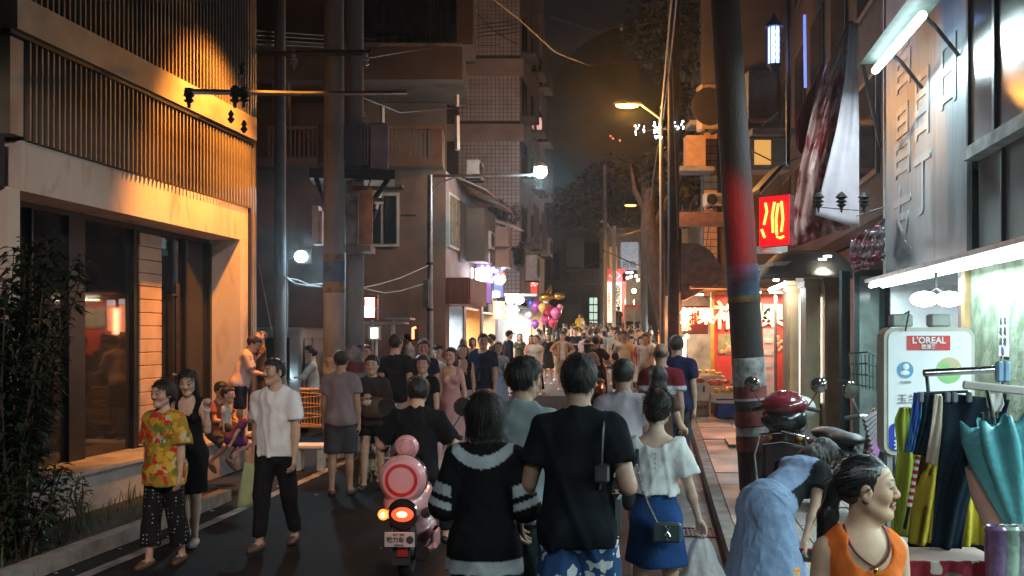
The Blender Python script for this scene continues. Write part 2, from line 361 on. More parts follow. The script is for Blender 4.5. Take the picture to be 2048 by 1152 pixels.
# planter bed
pl = thing('planter', 'low concrete planter bed along the shop plinth', 'planter', S(-5.4, 8, 0))
def bedbox(u0, u1, y0, y1, z0, z1):
    m = MB()
    for y in (y0, y1):
        for u, z in ((u0, z0), (u1, z0), (u1, z1), (u0, z1)): m.v.append(tuple(S(u, y, z)))
    m.f = [(0, 3, 2, 1), (4, 5, 6, 7), (0, 1, 5, 4), (1, 2, 6, 5), (2, 3, 7, 6), (3, 0, 4, 7)]; return m
for i in range(8): bedbox(-5.02, -4.88, 4.2+i*.9, 5.085+i*.9, -.02, .13).build('kerb_stone', M('planter_kerb', (.26, .23, .21), .8, var=.3, bump=.3), pl)
bedbox(-5.95, -5.025, 3, 11.4, -.02, .09).build('soil', M('soil', (.035, .026, .02), .95, var=.4, vs_=12, bump=.8, bs=30), pl)
random.seed(5)
gm = M('grass_green', (.035, .075, .022), .7, var=.4); m = MB()
for i in range(900):
    p = S(random.uniform(-5.9, -5.05), random.uniform(4, 11.3), .085); h_ = random.uniform(.04, .17)*(1 if random.random() < .8 else 1.6); a = random.uniform(0, 6.28); d = Vector((math.cos(a), math.sin(a), 0))*h_*random.uniform(.1, .7); s_ = Vector((-math.sin(a), math.cos(a), 0))*.006
    m.add([p-s_, p+s_, p+d*.5+Vector((0, 0, h_*.7))+s_*.7, p+d*.5+Vector((0, 0, h_*.7))-s_*.7, p+d+Vector((0, 0, h_))], [(0, 1, 2, 3), (3, 2, 4)])
stuff(m.build('grass', gm))
def leafy(name, label, cat, base, stems, leaf_n, hgt, spread, lm, sm, lsize=.09, group=None, seed=1, low=.2, droop=.3):
    random.seed(seed); th = thing(name, label, cat, base, group); st = MB(); lf = MB()
    for k in range(stems):
        a = random.uniform(0, 6.28); r = random.uniform(.2, 1)*spread; H = hgt*random.uniform(.55, 1.0); top = Vector(base)+Vector((math.cos(a)*r, math.sin(a)*r, H))
        b0 = Vector(base)+Vector((math.cos(a)*.12*spread, math.sin(a)*.12*spread, 0)); mid = b0.lerp(top, .5)+Vector((random.uniform(-.06, .06), random.uniform(-.06, .06), .1*H))
        pts = [b0, b0.lerp(mid, .6), mid, mid.lerp(top, .6), top]; st.tube(pts, [.014, .012, .010, .007, .004], 5)
        for i in range(leaf_n):
            t = random.uniform(low, 1.02); q = t*4; j = min(3, int(q)); p = pts[j].lerp(pts[j+1], q-j)
            az = random.uniform(0, 6.28); L = lsize*random.uniform(.6, 1.25); up = random.uniform(-.5, .7)
            d = Vector((math.cos(az), math.sin(az), up)).normalized(); sd = d.cross(Vector((0, 0, 1))).normalized()*L*.24; nn = sd.cross(d).normalized()
            p = p+d*random.uniform(0, .05)
            e1 = p+d*L*.45+nn*.01; e2 = p+d*L+Vector((0, 0, -droop*L))
            lf.add([p, e1-sd, e1+nn*-.012, e1+sd, e2], [(0, 2, 1), (0, 3, 2), (1, 2, 4), (2, 3, 4)])
    st.build('stems', sm, th); stuff(lf.build('foliage', lm, th)); return th
lm1 = M('shrub_leaf', (.020, .036, .016), .5, var=.5, vs_=9, spec=.3); sm1 = M('twig', (.05, .035, .022), .85)
leafy('shrub', 'dark bushy shrub with glossy leaves in the planter before the shop glass', 'shrub', at(20, 1092, 8.6), 42, 84, 2.75, .75, lm1, sm1, .13, seed=4)
leafy('shrub', 'low sprawling dark shrub at the near end of the planter', 'shrub', at(40, 1130, 8.1), 12, 36, .85, .55, lm1, sm1, .12, seed=9, low=.1)
leafy('weed', 'small upright weed growing at the foot of the stained plinth', 'plant', at(158, 1030, 9.6), 4, 16, .42, .10, gm, sm1, .07, seed=3)
leafy('weed', 'bushy little weed against the plinth right of the shrub', 'plant', at(110, 1048, 9.4), 6, 14, .25, .2, gm, sm1, .06, seed=6)
# ================================================================= brown rendered building, end wall to the camera
brown = M('brown_render', (.24, .145, .10), .85, var=.22, vs_=1.1, bump=.35, bs=70); stains(brown, (.10, .075, .06), (1, 1, .35), .5, .8, .55)
bdark = M('dark_render', (.13, .105, .085), .88, var=.3, vs_=.8, bump=.3, bs=40); pinkw = M('pink_render', (.34, .25, .22), .8, var=.2, vs_=1.5, bump=.25)  # darker grey-brown render for recesses, upper walls and far houses
upvc = M('white_frame', (.60, .56, .50), .5, var=.15); winm = M('night_glass', (.02, .024, .03), .08, var=0, spec=.8)
bb = thing('brown_building', 'brown rendered old building with barred balcony and white sliding window in its end wall', 'building', (-1.64, 25, gz(25)))
zg = gz(25)
def BW(m=None): return (m or MB()).frame((0, 25, 0), (1, 0, 0))      # x = world X, y = away, z up
BW().box(-9.5, -1.66, 0, .3, zg-.3, 6.05).build('end_wall', brown, bb)
SD = Vector((SLOPE, 1, 0)).normalized()
def BS(m=None, o=(-1.66, 25.0, 0)): return (m or MB()).frame(o, SD)   # x along the street, y into the building
BS().box(.0, 8.4, .02, .3, 3.1, 6.05).build('street_wall', pinkw, bb)
for a, b in ((0, .55), (2.5, 2.8), (5.2, 5.5), (8.0, 8.4)): BS().box(a, b, .02, .3, zg-.2, 3.098).build('shop_pier', pinkw, bb)
BW().box(-9.5, -1.7, -.55, .4, 6.06, 6.28).build('balcony_slab', brown, bb)
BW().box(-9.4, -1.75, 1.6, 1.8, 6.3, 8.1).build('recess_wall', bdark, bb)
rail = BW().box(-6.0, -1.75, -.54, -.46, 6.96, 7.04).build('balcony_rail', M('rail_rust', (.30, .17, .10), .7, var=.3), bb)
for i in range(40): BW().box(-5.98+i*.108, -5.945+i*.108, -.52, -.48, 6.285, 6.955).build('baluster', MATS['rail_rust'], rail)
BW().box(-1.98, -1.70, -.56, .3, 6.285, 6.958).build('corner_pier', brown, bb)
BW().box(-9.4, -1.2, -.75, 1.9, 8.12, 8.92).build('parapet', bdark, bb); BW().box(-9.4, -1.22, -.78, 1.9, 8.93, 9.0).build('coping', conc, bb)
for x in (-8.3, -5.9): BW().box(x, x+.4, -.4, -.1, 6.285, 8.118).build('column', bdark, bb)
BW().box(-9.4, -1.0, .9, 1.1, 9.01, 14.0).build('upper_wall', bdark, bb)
for i, x in enumerate((-3.55, -3.0, -2.45)):
    for j in range(3):
        w_ = BW().box(x, x+.47, .84, .895, 9.15+j*.72, 9.80+j*.72).build('window_frame', M('dark_frame', (.07, .055, .05), .6), bb)
        BW().box(x+.06, x+.21, .82, .845, 9.22+j*.72, 9.73+j*.72).build('pane', winm, w_); BW().box(x+.26, x+.41, .82, .845, 9.22+j*.72, 9.73+j*.72).build('pane', winm, w_)
cm = M('faded_curtain', (.30, .22, .15), .9, var=.3, stretch=(8, 8, .4))
for i in range(6): BW().box(-2.13+i*.09, -2.13+i*.09+.06, .70-.02*(i % 2), .76, 9.05, 11.6).build('shutter_slat', cm, bb)
BW().box(-1.58, -1.36, .66, .74, 9.02, 9.9).build('white_panel', upvc, bb)
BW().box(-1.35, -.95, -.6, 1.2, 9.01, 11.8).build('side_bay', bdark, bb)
for zz in (10.4, 11.9): BW().box(-1.45, -.90, -.72, 1.3, zz, zz+.1).build('ledge', conc, bb)
wf = BW().box(-3.66, -2.82, -.05, .0, 4.13, 5.48).build('window_frame', upvc, bb)
for a, b in ((-3.60, -3.27), (-3.20, -2.88)): BW().box(a, b, -.06, -.046, 4.2, 5.4).build('pane', winm, wf)
BW().box(-3.72, -2.70, -.40, 0, 5.56, 5.63).build('eave', bdark, bb)
BW().box(-2.40, -2.78, -.02, 0, 4.9, 4.93).build('wire_clip', blackm, bb)
def pipe(pts, r, name, mat, parent, n=6): return MB().tube(pts, r, n).build(name, mat, parent, 'auto')
pvc = M('white_pvc', (.62, .58, .57), .5, var=.15)
pp = pipe([at(765, 215, 24.2), at(766, 300, 24.2), at(762, 375, 24.2), at(752, 418, 24.2)], .055, 'drain_pipe', pvc, bb); pipe([at(752, 418, 24.2), at(744, 440, 24.2)], .06, 'pipe_end', blackm, pp)
pipe([at(914, 190, 24.7), at(914, 212, 24.7)], .06, 'drain_pipe', pvc, bb); pipe([at(914, 232, 24.7), at(915, 300, 24.7)], .07, 'drain_pipe', pvc, bb)
# side windows, bays and canopies on the street wall
w2 = BS().box(.25, 1.55, -.04, .02, 4.15, 5.55).build('window_frame', upvc, bb)
for a, b in ((.33, .62), (.68, 1.05), (1.11, 1.48)): BS().box(a, b, -.05, -.035, 4.22, 5.48).build('pane', M('dim_lit_glass', (.25, .2, .14), .2, var=.2), w2)
BS().box(1.6, 2.4, -.06, .0, 3.9, 5.5).build('window_frame', M('dark_frame', (.07, .055, .05), .6), bb); BS().box(2.45, 4.3, -.55, 0, 3.95, 5.4).build('bay', bdark, bb)
for a, z, d in ((1.2, 5.75, .8), (3.0, 5.55, 1.0), (5.0, 5.2, 1.1)):
    m = BS(); m.add([(a, 0, z+.35), (a+1.6, 0, z+.35), (a+1.6, -d, z), (a, -d, z), (a, 0, z+.31), (a+1.6, 0, z+.31), (a+1.6, -d, z-.04), (a, -d, z-.04)], [(0, 1, 2, 3), (7, 6, 5, 4), (0, 4, 5, 1), (1, 5, 6, 2), (2, 6, 7, 3), (3, 7, 4, 0)]); m.build('awning', pinkw, bb)
for a, y0, z in ((4.5, -.9, 4.55), (4.9, -.85, 3.95)): 
    bx = BS().box(a, a+.75, y0, y0+.5, z, z+.55).build('bay_box', pinkw, bb)
def ac_unit(label, o, ax, sx=.8, sy=.3, sz=.58, mat=None, group='air conditioners on the walls'):
    """outdoor air conditioner: case, fan ring, grille bars, feet; o = lower near left corner, ax along its face"""
    th = thing('air_conditioner', label, 'air conditioner', o, group); mt = mat or M('ac_paint', (.50, .47, .44), .55, var=.2, bump=.05)
    F = lambda: MB().frame(o, ax)
    F().bbox(0, sx, 0, sy, 0, sz, .02).build('case', mt, th, 'auto'); F().lathe([(.10*sz/.58, -.012), (.23*sz/.58, -.012), (.245*sz/.58, .0)], 16, (sx*.38, -.003, sz*.5), 'y').build('fan', dark_m, th)
    gl = MB(); 
    for i in range(6): F().box(sx*.72, sx*.95, -.012, .0, sz*(.2+.1*i), sz*(.24+.1*i)).build('grille_bar', dark_m, th)
    for x in (.1, sx-.16): F().box(x, x+.06, -.02, sy+.02, -.05, -.002).build('foot', blackm, th)
    return th
ac_unit('small air conditioner hung by the corner of the brown building beneath the bay', BS().m @ Vector((3.1, -.62, 4.35)), SD, .7, .3, .5)
ac_unit('air conditioner jutting out high on the brown building below the balcony', BS().m @ Vector((1.9, -.5, 6.15)), SD, .75, .35, .5)
leafy('balcony_plant', 'bushy dark plant spilling over the awnings of the brown building', 'plant', BS().m @ Vector((6.2, -.6, 5.1)), 18, 40, 1.1, .75, lm1, sm1, .14, seed=14)
leafy('balcony_plant', 'trailing vine hanging down beside the pale tiled wall', 'plant', BS().m @ Vector((7.6, -.75, 4.0)), 14, 30, 1.0, .35, lm1, sm1, .12, seed=15, droop=.9)
# ================================================================= the pale tiled building beyond
tw = thing('tiled_building', 'tall pale tiled building with dark grid joints and window cages over the street', 'building', (.26, 33, gz(33)))
groutm = M('dark_grout', (.07, .05, .05), .9); ptile = M('pale_wall_tile', (.46, .40, .38), .45, var=.16, vs_=3)
TW = lambda: MB().frame((.26, 33, 0), (1, 0, 0))
TW().box(-4.2, 0, 0, .3, 3.1, 17).build('end_wall', groutm, tw)
m = TW()
for i in range(15):
    for j in range(82):
        x = -2.02+i*.135; z = 3.2+j*.135
        if abs(z-8.6) < .35 or abs(z-10.75) < .3: continue
        m.add([(x, -.012, z), (x+.121, -.012, z), (x+.121, -.012, z+.121), (x, -.012, z+.121), (x, 0.001, z), (x+.121, 0.001, z), (x+.121, 0.001, z+.121), (x, 0.001, z+.121)], [(0, 1, 2, 3), (0, 4, 5, 1), (1, 5, 6, 2), (2, 6, 7, 3), (3, 7, 4, 0)])
stuff(m.build('wall_tiles', ptile, tw))
for z in (8.6, 10.75): TW().box(-4.2, .12, -.10, .02, z-.28, z+.28).build('string_course', pinkw, tw)
TS = lambda: MB().frame((.26, 33, 0), SD)
TS().box(.02, 7.2, .02, .3, 3.1, 17).build('street_wall', pinkw, tw)
for k, z in enumerate((5.0, 7.2, 9.3, 11.4)):
    for a in (.5, 2.9, 5.0):
        f = TS().box(a, a+1.4, -.42, 0, z-.06, z-.002).build('window_cage', M('cage_iron', (.12, .09, .08), .6, .4), tw)
        for q in (0, 1.3): TS().box(a, a+1.4, -.42, -.38, z+q, z+q+.04).build('rail', MATS['cage_iron'], f)
        for i in range(8): TS().box(a+i*.196, a+i*.196+.025, -.415, -.385, z+.042, z+1.298).build('bar', MATS['cage_iron'], f)
        TS().box(a+.1, a+1.3, -.01, .018, z+.1, z+1.25).build('window', winm, tw)
ac_unit('air conditioner in a white cage high on the tiled building', TS().m @ Vector((4.6, -.5, 4.9)), SD, .8, .35, .7)
ac_unit('air conditioner beside the red box sign on the tiled building', TS().m @ Vector((.3, -.55, 3.75)), SD, .6, .4, .85)
# row of lit shops under both buildings: floor-to-ceiling openings with warm and cool rooms
def shop(name, label, o, ax, w, hgt, d, wall, lights, glassc=None, seed=0):
    th = thing(name, label, 'shop', o); F = lambda: MB().frame(o, ax)
    F().box(0, w, d, d+.08, 0, hgt).build('back_wall', wall, th); F().box(-.05, -.001, .0, d, 0, hgt).build('side_wall', wall, th); F().box(w+.001, w+.05, 0, d, 0, hgt).build('side_wall', wall, th)
    F().box(0, w, .02, d, hgt, hgt+.06).build('ceiling', wall, th); F().box(0, w, .02, d, -.08, .02).build('shop_floor', M('shop_tile', (.40, .37, .34), .3, var=.15), th)
    for (a, b, pw, col) in lights:
        t = F().box(a, a+.06, .3, d-.3, hgt-.09, hgt-.04).build('ceiling_tube', glow('tube_%d%d' % (int(col[0]*9), int(col[2]*9)), col, 9), th)
        lamp('tube_light', th, F().m @ Vector((a, d*.4, hgt-.15)), 'AREA', pw*(1.7 if o[1] < 38 else 8), col, .25, sy=d*.7, rot=(0, 0, 0))
    random.seed(seed)
    cols = [(.5, .3, .1), (.45, .08, .06), (.1, .2, .4), (.5, .45, .4), (.2, .4, .2), (.55, .5, .15)]
    for k in range(3):
        z = .45+k*.62; sh = F().box(.1, w-.1, d-.42, d-.02, z, z+.03).build('shelf', M('shelf_wood', (.35, .25, .16), .6), th)
        x = .15
        while x < w-.35:
            ww = random.uniform(.12, .3); hh = random.uniform(.15, .45); c = random.choice(cols)
            F().box(x, x+ww, d-.38, d-.1, z+.031, z+.031+hh).build('goods', M('goods_%d' % cols.index(c), c, .6), sh); x += ww+.04
    return th
warmw = M('warm_shop_wall', (.55, .40, .24), .7, var=.1); coolw = M('cool_shop_wall', (.55, .55, .55), .7, var=.1)
WARM, COOL, NEUT = (1, .62, .30), (.75, .9, 1), (1, .88, .72)
def bsp(a, o=(-1.66, 25.0, 0)): v = BS(o=o).m @ Vector((a, .06, 0)); v.z = gz(v.y); return v
shop('lit_shop', 'brightly lit white shop room under the brown awning at the corner', bsp(.58), SD, 1.88, 2.65-zg, 2.4, coolw, [(.9, 0, 90, COOL)], seed=1)
shop('lit_shop', 'amber lit shop room with yellow doorway left of the lantern sign', bsp(2.83), SD, 2.3, 2.6-zg, 2.4, warmw, [(1.1, 0, 110, WARM)], seed=2)
shop('lit_shop', 'pinkish lit shop room behind the red lantern sign', bsp(5.53), SD, 2.4, 2.5-zg, 2.4, warmw, [(1.1, 0, 110, NEUT)], seed=3)
def tsp(a): v = TS().m @ Vector((a, .06, 0)); v.z = gz(v.y); return v
shop('lit_shop', 'white lit shop room below the bright double lamps', tsp(.1), SD, 3.2, 2.5, 2.4, coolw, [(1.0, 0, 140, COOL), (2.2, 0, 100, NEUT)], seed=4)
shop('lit_shop', 'toy shop room full of coloured goods behind the balloons', tsp(3.5), SD, 3.5, 2.5, 2.4, warmw, [(1.5, 0, 180, NEUT)], seed=5)
# far left terrace and the building that closes the street
fl_ = thing('far_terrace', 'dim terrace of low houses on the left near the street end', 'building', (2.0, 41, gz(41)))
FD = Vector((.018, 1, 0)).normalized(); FS = lambda: MB().frame((1.38, 40.5, 0), FD)
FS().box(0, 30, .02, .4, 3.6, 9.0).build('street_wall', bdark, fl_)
for k in range(6):
    a = .4+k*4.8; v = FS().m @ Vector((a, .1, 0)); v.z = gz(v.y)
    if k < 5:
        shop('lit_shop', 'far left lit shop room, ' + ['first beyond the balloons', 'second beyond the balloons', 'third beyond the balloons', 'fourth beyond the balloons', 'last before the closing house'][k], v, FD, 4.0, 2.5, 2.2, [warmw, coolw][k % 2], [(2.0, 0, 120, [WARM, NEUT, NEUT, WARM, COOL][k])], seed=20+k)
        f = FS().box(a+.5, a+1.6, -.02, .02, 5.2, 6.6).build('window_frame', upvc, fl_); FS().box(a+.58, a+1.52, -.03, -.016, 5.28, 6.52).build('pane', winm, f)
    FS().box(a-.38, a-.02, .02, .4, .5, 3.598).build('shop_pier', bdark, fl_)
ce = thing('end_house', 'dark house closing the street with blank white boards and a lit door', 'building', (5.5, 80, gz(80))); ze = gz(80)
CE = lambda: MB().frame((0, 80, 0), (1, 0, 0))
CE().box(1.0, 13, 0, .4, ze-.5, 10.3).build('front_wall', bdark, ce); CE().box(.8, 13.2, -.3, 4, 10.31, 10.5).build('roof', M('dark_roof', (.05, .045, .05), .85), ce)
CE().box(4.35, 5.75, -.15, 0, 7.4, 9.8).build('white_board', M('blank_board', (.62, .60, .66), .7, var=.12), ce)
CE().box(4.30, 7.3, -.6, -.005, 6.1, 7.25).build('lintel', M('lintel_plaster', (.48, .40, .42), .8, var=.2), ce)
CE().box(5.8, 7.3, -.05, -.002, 7.5, 9.4).build('window', winm, ce)
d_ = CE().box(5.6, 7.1, -.06, -.003, ze+.1, 5.4).build('door', M('dark_frame', (.07, .055, .05), .6), ce)
for j in range(4):
    for i in range(2): CE().box(6.2+i*.34, 6.47+i*.34, -.09, -.062, ze+1.2+j*.62, ze+1.7+j*.62).build('pane', glow('door_lit', (.55, .75, .62), 1.2), d_)
for x in (2.6, 3.3): 
    f = CE().box(x, x+.55, -.04, -.003, 6.3, 8.6).build('window_frame', bdark, ce); CE().box(x+.06, x+.49, -.06, -.042, 6.4, 8.5).build('pane', winm, f)
# right side, beyond the fruit shop
rt2 = thing('orange_lit_building', 'narrow tiled building on the right with orange lit corner pillar above the fruit shop', 'building', (5.05, 26, gz(26)))
RTF = lambda: MB().frame((4.98, 26, 0), (1, 0, 0)); peach = M('peach_tile', (.50, .30, .17), .5, var=.15)
RTF().box(.0, 4.5, .0, .4, 2.9, 13).build('end_wall', bdark, rt2)
pc = RTF().box(-.02, .34, -.12, -.01, 2.9, 8.2).build('corner_pillar', groutm, rt2)
for j in range(28):
    for i in range(2): RTF().box(-.012+i*.175, .150+i*.175, -.14, -.118, 2.93+j*.185, 3.095+j*.185).build('tile', peach, pc)
RTS = lambda: MB().frame((4.96, 26, 0), (-SLOPE, -1, 0), (0, 0, 1))
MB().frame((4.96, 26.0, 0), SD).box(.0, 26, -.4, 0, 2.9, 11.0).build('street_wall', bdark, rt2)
for z, x in ((6.05, -.75), (7.2, -.5)): RTF().box(x, x+.85, -.9, -.15, z, z+.12).build('balcony_ledge', conc, rt2)
RTF().box(-.55, -.06, -.6, -.16, 6.2, 7.0).build('balcony_box', peach, rt2)
for k in range(5):
    a = .6+k*5.0; v = MB().frame((4.9, 26, 0), SD).m @ Vector((a, 0, 0))
    o = Vector((v.x+SLOPE*4.2, v.y+4.2, gz(v.y)))
    shop('lit_shop', 'right side lit shop room, ' + ['first beyond the leaning tree', 'second beyond the leaning tree', 'third beyond the leaning tree', 'fourth beyond the leaning tree', 'last before the arch sign'][k], o, -SD, 4.0, 2.5, 2.0, [coolw, warmw][k % 2], [(2.0, 0, 120, [NEUT, WARM, COOL, WARM, NEUT][k])], seed=40+k)
# dark buildings over the right pavement
rb = thing('dark_right_building', 'dark tall building over the right pavement behind the banners and columns', 'building', S(3.05, 14, 0))
RBF = lambda: MB().frame(S(3.05, 26, 0)-Vector((0, 0, gz(26))), -SD)      # x runs towards the camera, y = away from the street
RBF().box(-.2, 13.2, .05, .5, 3.6, 14).build('street_wall', M('dark_brick', (.05, .036, .036), .85, var=.3, bump=.3), rb)
for k, z in enumerate((4.2, 6.7, 9.2)):
    for a in (1.0, 3.4, 5.8, 8.2, 10.6):
        f = RBF().box(a, a+1.4, -.0, .049, z, z+1.5).build('window_frame', M('dark_frame', (.07, .055, .05), .6), rb); RBF().box(a+.08, a+1.32, -.015, -.002, z+.08, z+1.42).build('pane', winm, f)
# distant hill
hill = MB()
for j in range(9):
    for i in range(25):
        x = -90+i*8; t = j/8; hill.v.append((x, 150+90*t, 3+(54*math.sin(PI*min(1, t))**.8)*(.92+.07*math.sin(i*.45+1))*(math.exp(-((x-35)/55)**2)*.9+.3)+random.uniform(-.5, .5)))
for j in range(8):
    for i in range(24): k = j*25+i; hill.f.append((k, k+1, k+26, k+25))
struct(hill.build('hill', M('night_hill', (.03, .035, .03), .95, var=.4, vs_=.3, bump=.5), smooth=True))
# ================================================================= poles, wires, lamps on the left
cpole = M('concrete_pole', (.22, .225, .23), .8, var=.35, vs_=2.5, bump=.35, bs=45, stretch=(1, 1, .35)); steel = M('galvanised', (.34, .34, .35), .45, .7, var=.25, vs_=4)
SOD = (1.0, .40, .07); FLD = (.60, .87, 1.0)
def pole(label, px, Y, r0, r1, top, mat=cpole, lean=(0, 0), bands=(), name='utility_pole', group=None):
    b = at(px, HY, Y); b.z = gz(Y)+(.10 if b.x-SLOPE*Y > .66 and Y < 27 else 0); t = b+Vector((lean[0], lean[1], top-b.z)); th = thing(name, label, 'pole', b, group)
    seg = [b.lerp(t, i/10) for i in range(11)]; MB().tube(seg, [r0+(r1-r0)*i/10 for i in range(11)], 20).build('shaft', mat, th, 'auto')
    for z0, z1, m, nm in bands:
        f = lambda z: (z-b.z)/(top-b.z)
        MB().tube([b.lerp(t, f(z0)), b.lerp(t, f(z1))], [r0+(r1-r0)*f(z0)+.004, r0+(r1-r0)*f(z1)+.004], 20).build(nm, m, th, 'auto')
    return th, b, t
redb = M('red_band_paint', (.20, .030, .028), .7, var=.6, vs_=7, bump=.2); whb = M('white_band_paint', (.33, .315, .31), .75, var=.7, vs_=6, bump=.2); blb = M('blue_band_paint', (.035, .075, .14), .75, var=.4, vs_=6); yeb = M('ochre_band_paint', (.17, .105, .03), .75, var=.5, vs_=6)
def zat(py, Y): return CZ+(HY-py)/FPX*Y
Yp = 15.0
p1, b1, t1_ = pole('tall round concrete pole standing left of the transformer, with blue and ochre bands', 668, Yp, .168, .14, 8.8, bands=[(zat(565, Yp), zat(522, Yp), blb, 'blue_band'), (zat(522, Yp)+.003, zat(508, Yp), yeb, 'ochre_band'), (zat(586, Yp), zat(565, Yp)-.003, yeb, 'ochre_band'), (zat(748, Yp), zat(715, Yp), whb, 'white_band'), (zat(790, Yp), zat(750, Yp), redb, 'red_band')])
p2, b2, t2_ = pole('second concrete pole behind the first, carrying the transformer, flaking white and red at its foot', 709, 15.7, .155, .14, 8.8, bands=[(zat(722, 15.7), zat(690, 15.7), whb, 'white_band'), (zat(745, 15.7), zat(724, 15.7), redb, 'red_band')])
p3, b3, t3_ = pole('thin dark utility pole nearest the slatted shop building', 560, 17, .11, .09, 9.2)
# transformer on its platform
ta = M('transformer_paint', (.22, .24, .31), .5, .1, var=.2, vs_=3, bump=.1); tf = thing('transformer', 'grey blue pole transformer with cooling fins on a platform between the two concrete poles', 'transformer', at(690, 400, 15.35))
TF = lambda: MB().frame(at(632, 335, 15.3), Vector((1, .12, 0)))
TF().bbox(0, .80, .05, .72, .02, .70, .03).build('tank', ta, tf, 'auto'); TF().bbox(.815, 1.10, -.06, .70, -.01, .70, .02).build('radiator_end', ta, tf, 'auto')
for i in range(17): TF().box(.02+i*.047, .042+i*.047, -.06, .048, .04, .68).build('fin', ta, tf)
for x in (.2, .45, .7): 
    TF().lathe([(.06, .70), (.05, .78), (.035, .80), (.055, .83), (.03, .86), (.05, .89), (.02, .98)], 10, (x, .35, 0)).build('bushing', M('porcelain', (.33, .25, .18), .3), tf)
TF().box(-.1, 1.2, -.02, .75, -.16, -.02).build('platform_beam', blackm, tf)
TF().tube([(0, 0, -.15), (.22, .3, -.75)], .04, 6).build('strut', blackm, tf); TF().tube([(1.1, .0, -.15), (.66, .3, -.75)], .04, 6).build('strut', blackm, tf); TF().tube([(.84, -.1, -.16), (.6, .2, -.8)], .012, 5).build('strut', blackm, tf)
for z in (-.32, -.5): TF().box(.55, 1.02, .05, .30, z, z+.06).build('bracket', M('rusty_bracket', (.22, .13, .08), .7, .4, var=.4), tf)
cb = thing('cabinet', 'rusty grey metal cabinet with open door hanging under the transformer', 'cabinet', at(715, 440, 15.2))
CB = lambda: MB().frame(at(690, 490, 15.2), Vector((1, 0, 0)))
CB().bbox(0, .21, 0, .4, 0, .78, .015).build('case', M('cabinet_grey', (.36, .33, .31), .5, .3, var=.35, vs_=5), cb, 'auto'); CB().frame(at(718, 492, 15.15), Vector((1, -.5, 0))).box(0, .24, 0, .02, .02, .84).build('door', M('cabinet_door', (.46, .38, .37), .6, .2, var=.35, vs_=4), cb)
CB().box(-.02, .40, -.1, .45, -.10, -.01).build('shelf', conc, cb); MB().frame(at(624, 488, 15.6), (1, 0, 0)).box(0, .10, 0, .3, 0, .60).box(.115, .16, 0, .3, 0, .52).build('side_panel', upvc, cb)
def insulator(p, parent, h=.26, mat=None):
    return MB().lathe([(.02, -.02), (.02, .03), (.055, .05), (.03, .08), (.06, .11), (.03, .15), (.05, .18), (.02, h)], 10, p).build('insulator', mat or M('glazed_insulator', (.28, .32, .40), .2), parent, 'auto')
ca = thing('crossarm', 'steel crossarm with two insulators high on the concrete poles', 'crossarm', at(660, 105, 15)); MB().tube([at(515, 108, 14.8), at(742, 105, 14.8)], .045, 4).build('bar', blackm, ca)
for px in (588, 731): insulator(at(px, 128, 14.8)-Vector((0, 0, .05)), ca)
ca2 = thing('crossarm', 'dark crossarm with fittings silhouetted against the orange metal slats', 'crossarm', at(520, 185, 13.6)); MB().tube([at(372, 183, 10.3), at(600, 187, 13), at(812, 186, 15.5)], .03, 4).build('bar', blackm, ca2)
for px, s_ in ((378, .8), (470, 1.5), (488, 1.2)):
    q = at(px, 183, 10.4); MB().ball(q, .034*s_, .034*s_, .045*s_, 10, 6).build('fitting', blackm, ca2); insulator(q+Vector((0, 0, -.15)), ca2, .10, blackm)
for px, py in ((462, 235), (488, 255), (484, 140)): MB().lathe([(.01, -.06), (.04, -.02), (.018, .01), (.034, .035), (.006, .08)], 8, at(px, py, 10.5)).build('fitting', blackm, ca2)
def wire(name, label, pts, r=.012, mat=None, cat='cable', sag=0, group=None):
    P = [Vector(p) for p in pts]
    if len(P) == 2:
        a, b = P; P = [a.lerp(b, i/10)+Vector((0, 0, -sag*4*(i/10)*(1-i/10))) for i in range(11)]
    o = MB().tube(P, r, 5).build(name, mat or M('cable_black', (.015, .015, .016), .6), None, 'auto'); tag(o, label, cat, group); return o
blk = M('cable_black', (.015, .015, .016), .6); gry = M('cable_grey', (.42, .40, .38), .6)
wire('cable', 'loose pale cable bundle sagging from the thin pole to the concrete pole', [at(570, 553, 17), at(592, 568, 16.6), at(618, 572, 16), at(645, 574, 15.2)], .020, gry)
wire('cable', 'second pale cable of the bundle beside the thin pole', [at(570, 556, 17), at(596, 560, 16.6), at(620, 570, 16), at(646, 568, 15.2)], .014, gry)
wire('cable', 'grey cable sagging across the brown end wall to the lamp pole', [at(727, 575, 16), at(760, 568, 18), at(800, 556, 20), at(857, 531, 23.8)], .012, gry)
wire('cable', 'lower grey cable looping over the brown end wall', [at(727, 577, 16.2), at(770, 586, 18), at(800, 582, 20), at(846, 568, 23.6)], .010, gry)
for i in range(4): wire('cable', ['topmost', 'second from top', 'third from top', 'lowest'][i]+' of four thin cables crossing before the upper windows of the brown building', [at(500, 60+i*9, 16), at(745, 78+i*7, 24), at(1036, 40+i*8, 33)], .014, blk, group='parallel cables before the upper windows')
wire('cable', 'thick black cable swooping from the top edge toward the orange lamp', [at(975, -10, 18), at(1040, 40, 20), at(1110, 105, 22), at(1175, 130, 23), at(1330, 120, 24)], .013, blk)
wire('cable', 'thin wire dropping along the tiled building', [at(930, 0, 26), at(985, 60, 29), at(1036, 90, 33)], .012, blk)
wire('cable', 'wire slanting past the window cages of the tiled building', [at(1060, 60, 33), at(1075, 150, 35), at(1078, 210, 36)], .014, blk)
wire('cable', 'thin guy wire left of the thin utility pole', [at(518, 530, 16.8), at(543, 660, 16.8)], .007, gry)
wire('cable', 'vertical cable running down the right side of the thin utility pole', [at(575, 520, 16.9), at(575, 670, 16.9)], .009, gry)
